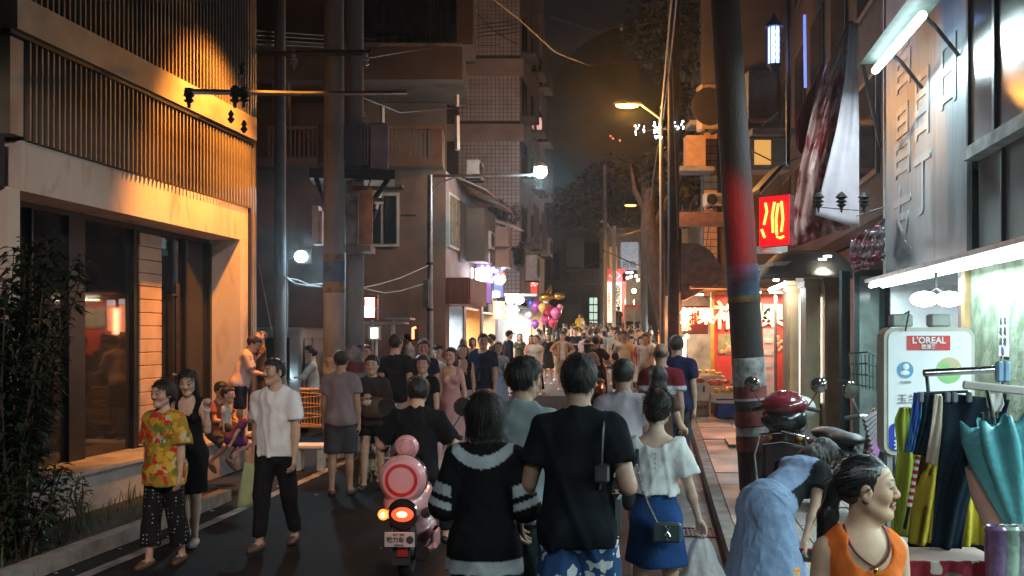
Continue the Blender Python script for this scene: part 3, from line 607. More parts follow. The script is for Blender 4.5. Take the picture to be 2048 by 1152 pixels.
for lab, pts in (('black cable running from the second concrete pole up to the tiled building', [at(712, 120, 15.7), at(860, 95, 24), at(1000, 90, 33)]), ('pair end cable sagging from the concrete pole across the balcony', [at(712, 190, 15.7), at(800, 225, 20), at(930, 215, 27)]), ('loose cable drooping along the dark right wall above the red neon', [at(1500, 300, 16), at(1560, 330, 14.5), at(1640, 300, 13.5)]), ('long cable crossing the sky from the left roofs to the dark pole', [at(1060, 20, 33), at(1190, 62, 28), at(1340, 40, 22.5)]), ('cable looping down the tiled pillar by the fruit shop roof', [at(1420, 440, 25), at(1408, 520, 24.6), at(1440, 590, 24.4)])): wire('cable', lab, pts, .012, blk)
# street lamps
def cobra(label, head, base, arm_from, power, col, emit, group='sodium street lamps', lit=True, aim=(1, 0), pole_r=.07, polemat=None, with_pole=True, size=.12, kind='SPOT'):
    th = thing('street_lamp', label, 'street lamp', base, group); pm = polemat or steel
    if with_pole: MB().tube([base, Vector(base).lerp(arm_from, .5), arm_from], [pole_r*1.3, pole_r, pole_r*.8], 10).build('lamp_post', pm, th, 'auto')
    a = Vector(arm_from); h = Vector(head); d = (h-a); d.z = 0; d.normalize()
    MB().tube([a, a.lerp(h, .5)+Vector((0, 0, .12)), h-d*.25+Vector((0, 0, .05))], .028, 8).build('arm', pm, th, 'auto')
    F = MB().frame(h, d); F.add([], []); F.ball((0, 0, .04), .34, .13, .075, 14, 8); F.build('lamp_head', M('lamp_housing', (.12, .11, .10), .5, .4), th, 'auto')
    MB().frame(h, d).ball((.02, 0, -.015), .26, .10, .055, 12, 6).build('lens', glow('lamp_%d_%d' % (int(col[1]*100), emit), col, emit), th, True)
    power and lamp('lamp_light', th, h+Vector((0, 0, -.14)), kind, power, col, size, rot=(0, 0, 0), spot=R(164)); return th
fa = thing('flood_lamp', 'grey street pole with long arm and dazzling white flood lamp over the road', 'street lamp', at(860, HY, 24).xy.to_3d()+Vector((0, 0, gz(24))))
bt = at(860, 350, 24); MB().tube([fa.location, bt], [.085, .062], 12).build('lamp_post', steel, fa, 'auto')
MB().tube([at(858, 352, 24), at(1082, 349, 24)], .035, 8).build('arm', steel, fa, 'auto'); MB().tube([at(862, 390, 24), at(880, 366, 24), at(915, 353, 24)], .022, 6).build('brace', steel, fa, 'auto')
hp = at(1081, 343, 24); MB().lathe([(.06, .22), (.10, .20), (.17, .12), (.18, .10)], 14, hp).build('shade', M('lamp_housing', (.12, .11, .10), .5, .4), fa, 'auto'); MB().ball(hp, .155, .155, .155, 14, 10).build('bulb', glow('flood_white', FLD, 60), fa, True)
lamp('flood_light', fa, hp+Vector((0, -.05, -.25)), 'POINT', 340, FLD, .15)
MB().bbox(at(845, 0, 23.9).x, at(858, 0, 23.9).x, 23.8, 24.0, zat(615, 24), zat(560, 24), .01).build('control_box', M('control_grey', (.16, .17, .17), .6), fa, 'auto')
for z in (zat(530, 24), zat(622, 24)): MB().tube([(fa.location.x, 24, z), (fa.location.x, 24, z+.06)], .088, 10).build('clamp', blackm, fa)
fb = thing('flood_lamp', 'dazzling white flood lamp on a short bracket by the thin utility pole', 'street lamp', at(600, 513, 17.1)); hp = at(602, 513, 17.1)
MB().ball(hp, .115, .09, .10, 14, 10).build('bulb', glow('flood_small', FLD, 22), fb, True); MB().tube([hp+Vector((0, .12, .06)), at(575, 520, 17.1), at(562, 520, 17.0)], .016, 6).build('bracket', blackm, fb); lamp('flood_light', fb, hp+Vector((.06, -.16, -.02)), 'SPOT', 300, FLD, .1, rot=Vector((.55, -.55, -.6)).to_track_quat('-Z', 'Y').to_euler(), spot=R(160))
MB().frame(hp, (1, 0, 0)).box(-.15, .15, .10, .16, -.12, .14).build('housing', blackm, fb)
cobra('orange sodium street lamp glowing above the far crowd on a tall lamp post', at(1256, 210, 23), at(1326, 690, 23), at(1322, 238, 23), 780, SOD, 90, kind='POINT', pole_r=.055, polemat=M('orange_lit_post', (.36, .30, .24), .6))  # post colour carries the lamp's orange light
cobra('far orange sodium lamp, the smaller one below the first', at(1262, 410, 45), at(1330, 660, 45), at(1300, 418, 45), 500, SOD, 14)
cobra('sodium street lamp on the concrete pole beside the slatted building, above the frame', Vector((-2.25, 12.5, 6.75)), b1, Vector((-2.67, 14.85, 6.9)), 0, SOD, 4, with_pole=False)
lamp('sodium_light', bpy.data.objects['street_lamp.002'], (-2.3, 12.5, 6.6), 'SPOT', 3600, (1, .34, .045), .15, rot=Vector((-.50, .16, -.85)).to_track_quat('-Z', 'Y').to_euler(), spot=R(68))
cobra('added street lamp behind the viewer, brightening the nearest people', Vector((-1.1, -1.2, 6.4)), Vector((.95, -2, 0)), Vector((.95, -2, 6.5)), 420, (.88, .95, 1.0), 12)  # unseen lamp added to light the backs of the front group
lamp('lamp_light', bpy.data.objects['street_lamp.003'], Vector((-1.1, -1.0, 6.2)), 'SPOT', 1700, (1.0, .78, .66), .12, rot=Vector((-2.5, 11.2, -5.9)).to_track_quat('-Z', 'Y').to_euler(), spot=R(40))  # extra warm beam added to brighten the people on the left
dl = thing('street_lamp', 'unlit white double arm street lamp near the street end', 'street lamp', at(1228, 650, 50)); wpost = M('white_post', (.55, .53, .55), .5)
MB().tube([at(1228, 660, 50), at(1228, 452, 50)], .10, 8).build('lamp_post', wpost, dl, 'auto'); MB().tube([at(1228, 480, 50), at(1220, 455, 50), at(1203, 441, 50)], .06, 6).build('arm', wpost, dl, 'auto'); MB().tube([at(1227, 470, 50), at(1216, 448, 50), at(1200, 443, 50)], .04, 6).build('arm', wpost, dl, 'auto')
pole('pale grey far pole with small fittings beside the double arm street lamp', 1210, 48, .11, .09, zat(330, 48)); pole('pale far pole rising behind the leaning tree', 1288, 38, .14, .12, zat(340, 38))
for px, py in ((1190, 428), (1205, 425), (1225, 428), (1222, 440)): pass
pole('tall dark pole behind the orange lamp post', 1347, 22, .13, .12, 12.5, mat=M('dark_pole', (.05, .045, .045), .8, var=.3, bump=.2))
wire('cable', 'pale cable dropping from the top edge to the orange lamp post', [at(1344, -10, 20), at(1333, 110, 21.5), at(1322, 238, 22.9)], .022, gry); wire('cable', 'second pale cable beside the first above the orange lamp post', [at(1354, -10, 20), at(1342, 110, 21.5), at(1326, 238, 22.9)], .018, gry)
wire('cable', 'long thin pale wire hanging down past the dark pole', [at(1343, 110, 20.5), at(1349, 280, 20.5), at(1356, 480, 20.5)], .011, M('ochre_cable', (.30, .24, .15), .6))
wire('cable', 'two loose cables hanging below the orange lamp', [at(1316, 290, 22.5), at(1306, 360, 22.5), at(1302, 400, 22.5)], .016, gry); wire('cable', 'sagging wire across the street end', [at(1205, 500, 48), at(1255, 522, 44), at(1300, 540, 40)], .03, blk)
wire('cable', 'wire from the far lamp to the leaning tree', [at(1242, 472, 48), at(1300, 455, 40)], .03, M('lit_cable', (.5, .3, .15), .6)); wire('cable', 'low cable over the closing house', [at(1085, 560, 70), at(1140, 545, 70), at(1205, 520, 60)], .04, blk)
cr3 = thing('crossarm', 'far crossarm with two pink insulators against the night sky', 'crossarm', at(1270, 68, 30)); MB().tube([at(1243, 68, 30), at(1292, 66, 30)], .04, 4).build('bar', blackm, cr3)
for px in (1243, 1276): insulator(at(px, 62, 30), cr3, .24, M('pink_insulator', (.5, .35, .38), .4))
# twinkle lights in clusters on the wire
random.seed(8); tl = thing('string_lights', 'white fairy lights in clusters on the orange lamp post and the wire beside it', 'fairy lights', at(1320, 265, 22.8))
tb = MB(); MB().tube([at(1270, 250, 22.8), at(1295, 262, 22.8), at(1318, 255, 22.8), at(1345, 262, 22.0), at(1366, 250, 21.7)], .008, 4).build('wire', blk, tl)
for cx, cy_, sx, sy, n in ((1274, 258, 4, 12, 9), (1289, 258, 3, 6, 5), (1314, 255, 7, 12, 22), (1318, 275, 10, 3, 10), (1358, 252, 9, 10, 12)):
    for i in range(n): tb.ball(at(cx+random.uniform(-sx, sx), cy_+random.uniform(-sy, sy), 22.75 if cx < 1340 else 21.8), .014, n=6, m=4)
stuff(tb.build('bulbs', glow('fairy', (.85, .92, 1), 14), tl)); 
tr2 = thing('string_lights', 'three tiny red lights on the hillside under the orange lamp', 'fairy lights', at(1228, 275, 60)); tb = MB()
for px, py in ((1221, 272), (1226, 277), (1240, 281)): tb.ball(at(px, py, 60), .05, n=6, m=4)
stuff(tb.build('bulbs', glow('red_dot', (1, .2, .1), 4), tr2))
# ================================================================= the big leaning pole on the right
Yr = 11.4; b = at(1513, HY, Yr); b.z = .1; tt = at(1446, -60, Yr)
rp_ = thing('utility_pole', 'big leaning concrete pole on the right pavement with red and white painted bands', 'pole', b); L_ = lambda z: b.lerp(tt, (z-b.z)/(tt.z-b.z))
MB().tube([L_(b.z+(tt.z-b.z)*i/10) for i in range(11)], [.188-.0028*i for i in range(11)], 24).build('shaft', M('dark_concrete_pole', (.036, .028, .024), .8, var=.45, vs_=2.2, bump=.4, bs=40, stretch=(1, 1, .4)), rp_, 'auto')
for y0, y1, m, nm in ((605, 592, yeb, 'ochre_band'), (592, 530, blb, 'blue_band'), (800, 715, whb, 'white_band'), (795, 772, redb, 'red_band'), (850, 822, redb, 'red_band'), (900, 872, redb, 'red_band'), (870, 852, whb, 'white_band')):
    z0, z1 = zat(y0, Yr), zat(y1, Yr); e = .191 if m is not redb else .194; MB().tube([L_(z0), L_(z1)], e-.0016*(z0+z1), 24).build(nm, m, rp_, 'auto')
# ================================================================= leaning tree and dark crowns
bark = M('bark', (.07, .05, .042), .9, var=.4, vs_=6, bump=.8, bs=22, stretch=(2, 2, .5)); nl = M('night_leaf', (.014, .018, .009), .6, var=.5, vs_=4)
def tree(label, pts, rad, crowns, n, leaf, seed, limbs=(), group='dark trees over the street', mat=nl, name='tree'):
    random.seed(seed); th = thing(name, label, 'tree', pts[0], group); tr = MB().tube(pts, rad, 10)
    for l in limbs: tr.tube(l[0], l[1], 7)
    tr.build('trunk', bark, th, 'auto'); cr = MB()
    for i in range(n):
        c, r = random.choice(crowns); d = Vector((random.gauss(0, 1), random.gauss(0, 1), random.gauss(0, 1))); d.normalize(); p = Vector(c)+d*r*random.random()**.4
        k = leaf*random.uniform(.6, 1.4); a = Vector((random.gauss(0, 1), random.gauss(0, 1), random.gauss(0, .6))).normalized(); s_ = a.cross(d).normalized()*k*.35
        cr.add([p-a*k*.5, p+s_, p+a*k*.5, p-s_], [(0, 1, 2, 3)])
    stuff(cr.build('crown', mat, th)); return th
T_ = [at(1350, 720, 26), at(1338, 660, 26), at(1322, 590, 26), at(1312, 540, 26), at(1306, 500, 26), at(1300, 470, 26), at(1296, 430, 26.2), at(1300, 380, 26.5)]
ct = lambda px, py, Y, r: (at(px, py, Y), r)
tree('dark leaning tree trunk rising behind the fruit shop and bending over the street', T_, [.34, .28, .25, .26, .27, .24, .18, .12], [ct(1340, 340, 28, .9), ct(1385, 250, 28.5, 1.2), ct(1385, 120, 28, 1.5), ct(1320, 60, 29, 1.2), ct(1410, 40, 29, 1.5), ct(1390, 400, 27.5, .9), ct(1390, 330, 28, 1.2)], 3600, .17, 31, [([at(1300, 470, 26), at(1335, 400, 26.3), at(1375, 330, 27)], [.12, .09, .05]), ([at(1296, 430, 26.2), at(1270, 380, 26.6), at(1262, 330, 27)], [.10, .07, .03])])
tree('broad dark tree behind the orange lamp, beyond the street end', [at(1215, 650, 84), at(1210, 520, 84), at(1205, 400, 84)], [.6, .45, .3], [ct(1190, 410, 86, 3.2), ct(1235, 390, 86, 3.6), ct(1145, 435, 88, 3), ct(1265, 420, 85, 3.2)], 6000, .40, 32)
0 and tree('dim tree at the left of the street end over the far terrace roofs', [at(1105, 650, 88), at(1105, 480, 88)], [.5, .3], [ct(1110, 400, 90, 4), ct(1140, 430, 90, 4), ct(1090, 330, 90, 4)], 4000, .45, 33)
# ================================================================= left shop signs
def board(name, label, cat, px0, py0, px1, py1, Y, d, mat, frame=None, fw=.04, ax=None, fm=None, dist=None):
    """a flat sign box facing the camera (or turned along ax): back box, proud face, frame bars"""
    a = at(px0, py1, Y); c = at(px1, py0, Y); w = c.x-a.x; h = c.z-a.z; th = thing(name, label, cat, ((a.x+c.x)/2, Y, a.z)); X = Vector(ax or (1, 0, 0)).normalized()
    o = Vector(((a.x+c.x)/2, Y, a.z))-X*w/2; F = lambda: MB().frame(o, X)
    F().box(0, w, 0, d, 0, h).build('sign_box', fm or blackm, th); F().box(fw*.5, w-fw*.5, -.012, -.001, fw*.5, h-fw*.5).build('face', mat, th)
    if frame:
        for q in ((0, w, -.03, -.013, 0, fw), (0, w, -.03, -.013, h-fw, h), (0, fw, -.03, -.013, fw, h-fw), (w-fw, w, -.03, -.013, fw, h-fw)): F().box(*q).build('frame_bar', frame, th)
    return th, F, w, h, o, X
up = Vector((0, 0, 1)); neonw = glow('neon_white', (.92, .95, 1), 9); neonr = glow('neon_red', (1, .06, .03), 6); neonwarm = glow('neon_warm', (1, .8, .5), 9)
th, F, w, h, o, X = board('light_box', 'small white light box sign with red border and red writing beside the second pole', 'sign', 724, 590, 755, 640, 19, .16, glow('box_white', (1, .93, .85), 2.6), M('sign_red', (.5, .04, .05), .5), .05)
text('lettering', '快餐', F().m @ Vector((w*.45, -.018, h*.62)), X, up, h*.42, glow('box_red', (1, .18, .05), 1.2), th); text('small_print', '外卖电话', F().m @ Vector((w*.5, -.018, h*.22)), X, up, h*.12, M('ink', (.02, .05, .04), .6), th)
lamp('box_glow', th, F().m @ Vector((w/2, -.3, h/2)), 'AREA', 14, (1, .85, .75), w, sy=h, rot=(R(-90), 0, 0))
th, F, w, h, o, X = board('light_box', 'blank white lit cabinet under the red bordered light box', 'sign', 738, 652, 760, 680, 18.5, .2, glow('cab_white', (.95, .93, .88), 1.8), upvc, .03)
MB().tube([F().m @ Vector((w*.6, .1, 0)), F().m @ Vector((w*.6, .1, -1.2))], .03, 6).build('leg', upvc, th); lamp('box_glow', th, F().m @ Vector((w/2, -.2, h/2)), 'AREA', 8, (.9, .95, 1), w, sy=h, rot=(R(-90), 0, 0))
st = thing('street_stall', 'small white roofed stall with pale posts among the people before the brown wall', 'stall', at(790, 690, 20))
MB().frame(at(728, 648, 20.3), (1, 0, 0)).box(0, .85, -.4, .6, 0, .04).box(.5, 1.0, -.6, .4, .08, .12).build('roof', M('tin_roof', (.45, .44, .45), .5, .4), st)
for px in (745, 786): MB().tube([at(px, 640, 20.2), at(px, 640, 20.2)*1 - Vector((0, 0, 2.0))], .05 if px > 760 else .025, 6).build('post', upvc, st)
ns = thing('neon_sign', 'red neon bracket shape glowing over the heads before the brown wall', 'neon sign', at(830, 665, 23)); MB().tube([at(826, 678, 23), at(826, 656, 23), at(832, 655, 23)], .03, 6).build('tube', glow('neon_orange', (1, .22, .08), 7), ns, True); MB().frame(at(823, 682, 23.05), (1, 0, 0)).box(0, .16, 0, .04, 0, .36).build('backing', blackm, ns)
rustaw = M('red_brown_tin', (.24, .085, .055), .6, .2, var=.3, stretch=(9, 9, .3), vs_=5)
aw_ = thing('shop_awning', 'red brown ribbed metal fascia over the corner shop', 'awning', bsp(.1)); 
for i in range(14): BS().box(.05+i*.17, .205+i*.17, -.62, -.58, 2.72, 3.35).build('rib', rustaw, aw_)
BS().box(.0, 2.45, -.575, -.01, 2.70, 3.36).build('fascia_box', rustaw, aw_)
th = thing('vertical_sign', 'narrow framed white vertical sign at the end of the red brown fascia', 'sign', bsp(2.6)); F = lambda: MB().frame(at(925, 610, 27.2), (1, 0, 0)); F().box(0, .27, 0, .08, 0, .68).build('frame', rustaw, th); F().box(.04, .23, -.012, -.001, .05, .63).build('face', M('dim_sign_white', (.5, .42, .36), .6), th); text('lettering', '批\n发\n部', F().m @ Vector((.135, -.016, .34)), (1, 0, 0), up, .19, M('sign_ink_red', (.35, .06, .05), .6), th)
# purple board with tall white neon strokes, blue backlit panel, hanging bulbs
th, F, w, h, o, X = board('neon_sign', 'purple sign board with dazzling tall white neon writing on the left shop row', 'neon sign', 951, 508, 984, 608, 28.6, .1, glow('purple_panel', (.32, .16, .55), .35), None)
text('lettering', '川味', F().m @ Vector((w*.5, -.05, h*.56)), X, up, .42, neonw, th, .01, .02); F().tube([(w*.45, -.05, h*.33), (w*.5, -.05, h*.2), (w*.58, -.05, h*.12)], .018, 6).build('neon_tube', neonw, th, True)
for i in range(4): F().tube([(w*(.25+.17*i), -.04, h*.45), (w*(.25+.17*i), -.04, h*(.72+.05*(i % 2)))], .022, 6).build('neon_tube', neonw, th, True)
lamp('neon_glow', th, F().m @ Vector((w/2, -.4, h*.5)), 'AREA', 30, (.85, .85, 1), w, sy=h, rot=(R(-90), 0, 0))
th, F, w, h, o, X = board('light_box', 'blue backlit panel with white round lamp beside the purple neon board', 'sign', 986, 512, 1008, 596, 30, .1, glow('blue_panel', (.25, .32, .75), .5), None)
text('lettering', '小炒', F().m @ Vector((w*.3, -.03, h*.42)), X, up, .3, neonw, th, .01, .012); text('lettering', '8', F().m @ Vector((w*.82, -.03, h*.5)), X, up, .34, neonr, th, .01, .012); F().ball((w*.95, -.05, h*.72), .05).build('bulb', neonw, th, True)
F().box(-.02, w*.62, -.06, -.03, .02, .20).build('lit_plate', glow('plate_white', (1, .97, .9), 3), th)
th, F, w, h, o, X = board('lantern_sign', 'square red and orange lit lantern sign hung over the left shop row', 'sign', 987, 603, 1009, 638, 29.2, .3, glow('lantern_red', (1, .16, .04), 2.2), glow('lantern_edge', (1, .45, .1), 2.4), .05)
text('lettering', '饺\n香', F().m @ Vector((w*.5, -.03, h*.5)), X, up, .24, glow('lantern_white', (1, .92, .75), 5), th, .006, .012); lamp('lantern_glow', th, F().m @ Vector((w/2, -.3, h/2)), 'POINT', 40, (1, .35, .15), .15)
th, F, w, h, o, X = board('light_box', 'red lit box sign with white writing on the tiled building', 'sign', 1056, 550, 1077, 590, 36, .3, glow('box_scarlet', (1, .05, .04), 1.6), blackm, .05)
text('lettering', '烧烤', F().m @ Vector((w*.5, -.03, h*.55)), X, up, w*.46, glow('pale_red', (1, .65, .55), 2.2), th, .006, .01)
th = thing('hanging_lamp', 'pair of dazzling white lamps under a white shop canopy on the left', 'lamp', at(1030, 600, 32)); 
for px in (1021, 1038): MB().ball(at(px, 600, 32), .16, .14, .13).build('bulb', glow('lamp_white', (.9, .95, 1), 25), th, True)
MB().frame(at(1005, 592, 32.3), (1, 0, 0)).box(0, 1.1, -.5, .6, 0, .05).build('canopy', upvc, th); lamp('lamp_light', th, at(1030, 606, 31.6), 'POINT', 130, (.85, .93, 1), .2)
th = thing('light_box', 'tall tilted pink lit sign high on the tiled building', 'sign', at(1084, 260, 37)); F = lambda: MB().frame(at(1079, 275, 37), (1, .5, 0)); F().add([(0, 0, 0), (.22, 0, 0), (.06, 0, .75), (-.1, 0, .7), (0, .1, 0), (.22, .1, 0), (.06, .1, .75), (-.1, .1, .7)], [(0, 1, 2, 3), (7, 6, 5, 4), (0, 4, 5, 1), (1, 5, 6, 2), (2, 6, 7, 3), (3, 7, 4, 0)]).build('face', glow('pink_sign', (1, .45, .42), .8), th)
# balloons
random.seed(12); bl = [(1072, 612, (.30, .06, .32), 'purple balloon', .26), (1062, 606, (.04, .10, .45), 'blue balloon', .20), (1098, 620, (.75, .05, .12), 'red balloon', .27), (1112, 626, (.80, .16, .34), 'pink balloon', .26), (1086, 615, (.85, .28, .06), 'orange red balloon', .22), (1106, 645, (.70, .04, .08), 'small red balloon', .22), (1120, 615, (.8, .3, .45), 'pale pink balloon', .16), (1090, 640, (.6, .05, .2), 'crimson balloon', .2), (1058, 630, (.7, .65, .7), 'pearl white balloon', .18), (1070, 648, (.35, .12, .5), 'violet balloon', .2)]
bp_ = at(1100, 690, 33)
for px, py, c, nm, r in bl:
    p = at(px, py, 33+random.uniform(-.4, .4)); r *= .72; t = thing('balloon', nm+' in the balloon seller bunch '+('low down' if py > 635 else 'near its top' if py < 614 else 'at mid height'), 'balloon', p, 'balloons of the balloon seller')
    MB().lathe([(.01, -r*1.25), (r*.35, -r*.98), (r*.8, -r*.5), (r*.99, 0), (r*.9, r*.45), (r*.6, r*.8), (.02, r*1.0)], 16, p).build('skin', M('balloon_'+nm.split()[0]+nm.split()[1], c, .22, var=.1), t, True); MB().tube([p-Vector((0, 0, r*1.25)), p.lerp(bp_, .5)-Vector((0, 0, .2)), bp_], .004, 4).build('string', upvc, t)
gb = thing('balloon', 'golden foil balloon with a pointed horn topping the bunch', 'balloon', at(1100, 590, 33), 'balloons of the balloon seller'); gold = M('gold_foil', (.75, .42, .06), .22, .8)
MB().ball(at(1092, 594, 33), .25, .2, .15).build('skin', gold, gb, True); MB().tube([at(1094, 588, 33), at(1101, 576, 33), at(1103, 566, 33)], [.12, .07, .01], 8).build('horn', gold, gb, 'auto'); MB().ball(at(1118, 592, 33), .2, .15, .13).build('foil_ear', gold, gb, True); MB().ball(at(1092, 604, 33), .1, .1, .12).build('foil_face', upvc, gb, True)
# ================================================================= street end: community sign, arch lights
th, F, w, h, o, X = board('street_sign', 'tall white community sign in a red frame at the street end', 'sign', 1211, 563, 1244, 646, 58, .2, M('sign_white', (.70, .70, .68), .6, emit=.18, ecol=(.9, 1, .95)), None)
sr = M('sign_red2', (.42, .05, .05), .5, emit=.05)
F().box(w+.005, w+.22, -.05, .2, 0, h+.5).build('frame_bar', sr, th); F().box(-.1, w+.22, -.05, .2, h+.01, h+.72).build('frame_bar', sr, th)
text('lettering', '裕\n南\n街\n社\n区', F().m @ Vector((w*.68, -.03, h*.50)), X, up, .47, M('ink', (.02, .05, .04), .6), th, .01, .012, line=.82); text('small_print', '党\n群\n服\n务\n中\n心', F().m @ Vector((w*.22, -.03, h*.5)), X, up, .17, sr, th, .01, line=1.1)
dm = F().m @ Vector((w*.55, -.07, h+.36)); F().tube([(w*.2, -.08, h+.36), (w*.55, -.08, h+.64), (w*.9, -.08, h+.36), (w*.55, -.08, h+.08), (w*.2, -.08, h+.36)], .025, 5).build('emblem', upvc, th); F().ball((w*.55, -.08, h+.36), .07).build('emblem_dot', upvc, th)
ab = thing('arch_lights', 'purple white neon strip along the top of the street end arch', 'neon sign', at(1240, 548, 59)); MB().tube([at(1219, 552, 59), at(1220, 546, 59), at(1266, 545, 59)], .07, 6).build('tube', glow('neon_violet', (.75, .65, 1), 5), ab, True); lamp('neon_glow', ab, at(1240, 556, 58), 'POINT', 260, (.8, .75, 1), .3); MB().frame(at(1214, 552, 59.2), (1, 0, 0)).box(0, 1.8, 0, .3, 0, .35).build('arch_beam', blackm, ab)
wh = thing('white_house', 'pale lit upper house behind the community sign with black writing', 'building', at(1245, 640, 66)); WHF = lambda: MB().frame(at(1210, 545, 66), (1, 0, 0)); WHF().box(-.1, 2.6, 0, 3, -3.2, 2.6).build('wall', M('lit_plaster', (.55, .5, .5), .8, var=.2), wh); WHF().box(1.05, 2.2, -.06, -.002, .1, 2.0).build('blue_panel', M('panel_bluewhite', (.6, .66, .75), .6, emit=.3, ecol=(.7, .8, 1)), wh); WHF().box(.3, .8, -.04, -.002, .2, 1.7).build('window', glow('orange_window', (1, .5, .2), .25), wh); WHF().box(-.3, 2.9, -.5, 3, 2.61, 2.9).build('roof_edge', conc, wh)
text('lettering', '招租', WHF().m @ Vector((1.6, -.08, .5)), (1, 0, 0), up, .45, M('ink', (.02, .05, .04), .6), wh)
fs = thing('food_stall', 'food stall with hot bare bulb and red canopy edge at the street end', 'stall', at(1268, 680, 56)); MB().ball(at(1268, 582, 56), .12).build('bulb', glow('bulb_hot', (1, .72, .4), 60), fs, True); lamp('bulb_light', fs, at(1268, 584, 55.8), 'POINT', 900, (1, .72, .45), .15)
for px in (1250, 1268, 1284): MB().tube([at(px, 600, 56), at(px, 690, 56)], .04, 5).build('post', upvc, fs)
MB().frame(at(1250, 616, 56), (1, 0, 0)).box(0, .95, -.3, .6, 0, .18).build('canopy', M('canopy_red', (.5, .08, .06), .6), fs); MB().frame(at(1250, 676, 56), (1, 0, 0)).box(0, .95, -.2, .5, -.4, .3).build('counter', M('stall_counter', (.42, .3, .26), .6), fs)
for px, py in ((1255, 556), (1262, 553), (1272, 552), (1276, 560)): MB().ball(at(px, py, 57), .08).build('bulb', glow('bulb_warm', (1, .85, .65), 12), fs, True)
# neon signs on the orange lit building, right
th, F, w, h, o, X = board('neon_sign', 'small green neon framed window sign by the leaning tree', 'neon sign', 1309, 492, 1328, 524, 27.5, .1, M('dark_frame', (.07, .055, .05), .6), None)
for z in (.04, h-.04): F().tube([(.0, -.04, z), (w, -.04, z)], .03, 6).build('tube', glow('neon_green', (.25, 1, .55), 6), th, True)
text('lettering', '足浴', F().m @ Vector((w/2, -.03, h/2)), X, up, .13, glow('dim_amber', (1, .6, .2), .8), th)
th, F, w, h, o, X = board('neon_sign', 'vertical purple and white neon strip sign under the green one', 'neon sign', 1310, 530, 1330, 588, 27.5, .1, glow('purple_white', (.9, .85, 1), 1.6), None)
for i, c in enumerate(((.35, .15, 1), (.9, .1, .4), (.3, .5, 1))): F().tube([(.04+.09*i, -.04, 0), (.04+.09*i, -.04, h)], .022, 6).build('tube', glow('neon_c%d' % i, c, 5), th, True)
lamp('neon_glow', th, F().m @ Vector((w/2, -.4, h/2)), 'POINT', 30, (.6, .45, 1), .2)
th, F, w, h, o, X = board('banner_sign', 'old yellow sign panel with dark writing edged by red LED sparks', 'sign', 1316, 585, 1344, 690, 26.2, .06, M('yellow_panel', (.50, .34, .05), .6, var=.3), None, ax=(1, .5, 0))
text('lettering', '理\n发\n店', F().m @ Vector((w*.5, -.02, h*.6)), X, up, .3, M('ink', (.02, .05, .04), .6), th); m = MB()
for i in range(26): m.ball(F().m @ Vector((-.02+random.uniform(-.02, .02), -.03, h*i/26)), .018, n=6, m=4); m.ball(F().m @ Vector((w*i/26, -.03, .02+random.uniform(-.02, .02))), .018, n=6, m=4)
stuff(m.build('led_sparks', glow('led_red', (1, .15, .04), 7), th)); lamp('led_glow', th, F().m @ Vector((-.1, -.4, h*.4)), 'POINT', 25, (1, .25, .1), .2)
ac_unit('large air conditioner with orange lit edge high beside the big leaning pole', at(1403, 258, 24.5), (1, .15, 0), .55, .4, 1.12, M('orange_lit_case', (.40, .30, .22), .5, var=.2))
ac_unit('small air conditioner above the corrugated awning by the tiled pillar', at(1412, 412, 25.2), (1, .1, 0), .42, .3, .34, group='air conditioners on the walls')
aw2 = thing('corrugated_awning', 'pinkish corrugated tin awning over the fruit shop roof', 'awning', at(1400, 445, 23.5)); m = MB(); rib = M('pink_tin', (.48, .30, .30), .45, .4, var=.2)
for i in range(7): MB().frame(at(1356, 452-i*4.2, 23.2+i*.06), (1, .05, 0), (0, .2, 1)).box(0, 1.12, 0, .05, 0, .042).build('rib', rib, aw2)
# ================================================================= fruit shop, right
Yf = 23.5; fsr = thing('fruit_shop', 'bright red fruit shop front with yellow frame and white characters', 'shop', at(1490, 820, Yf)); FR = lambda: MB().frame(Vector((at(1424, 0, Yf).x, Yf, gz(Yf)+.1)), (1, 0, 0)); redp = M('shop_red_panel', (.62, .055, .04), .5, var=.1); yel = M('shop_yellow_frame', (.62, .36, .06), .5)
FR().box(.05, 1.70, 0, .1, .0, 2.55).build('red_panel', redp, fsr)
for q in ((-.02, .045, -.04, .1, 0, 2.62), (1.705, 1.80, -.04, .1, 0, 2.62), (.05, 1.70, -.04, .1, 2.552, 2.62)): FR().box(*q).build('yellow_frame', yel, fsr)
wc = M('sign_char_white', (.66, .60, .50), .6)
for ch, x in (('裕', .36), ('南', .80), ('水', 1.12), ('果', 1.42)): text('lettering', ch, FR().m @ Vector((x, -.03, 2.02)), (1, 0, 0), up, .70 if ch in '裕' else .58, wc, fsr, .02, .016)
pic = FR().box(.14, .62, -.012, -.002, 1.15, 1.62).build('fruit_picture', M('picture_green', (.12, .18, .06), .5, col2=(.4, .3, .2), vs_=8), fsr); random.seed(2)
for i in range(16): FR().ball((.2+random.random()*.36, -.014, 1.2+random.random()*.2), .045, .012, .045, 10, 6).build('printed_fruit', M('fruit_%d' % (i % 3), [(.6, .3, .2), (.55, .4, .2), (.6, .2, .12)][i % 3], .5), pic)
for i in range(7): FR().ball((1.58+.05*math.sin(i*2), -.016, 1.25+i*.05), .045, .012, .045, 8, 5).build('printed_fruit', MATS['fruit_%d' % (i % 3)], pic)
FR().box(-.7, 2.1, -1.2, -.02, 2.64, 2.70).build('awning', M('awning_tan', (.50, .30, .16), .6), fsr)
for x in (1.36, 1.60): FR().tube([(x, -.5, 0), (x, -.5, 2.63)], .035, 6).build('post', M('post_grey', (.2, .2, .2), .5, .5), fsr)
pm_ = FR().box(1.12, 1.38, -.35, -.33, .1, 1.75).build('price_board', M('pink_board', (.8, .35, .32), .5, emit=.25, ecol=(1, .5, .45)), fsr)
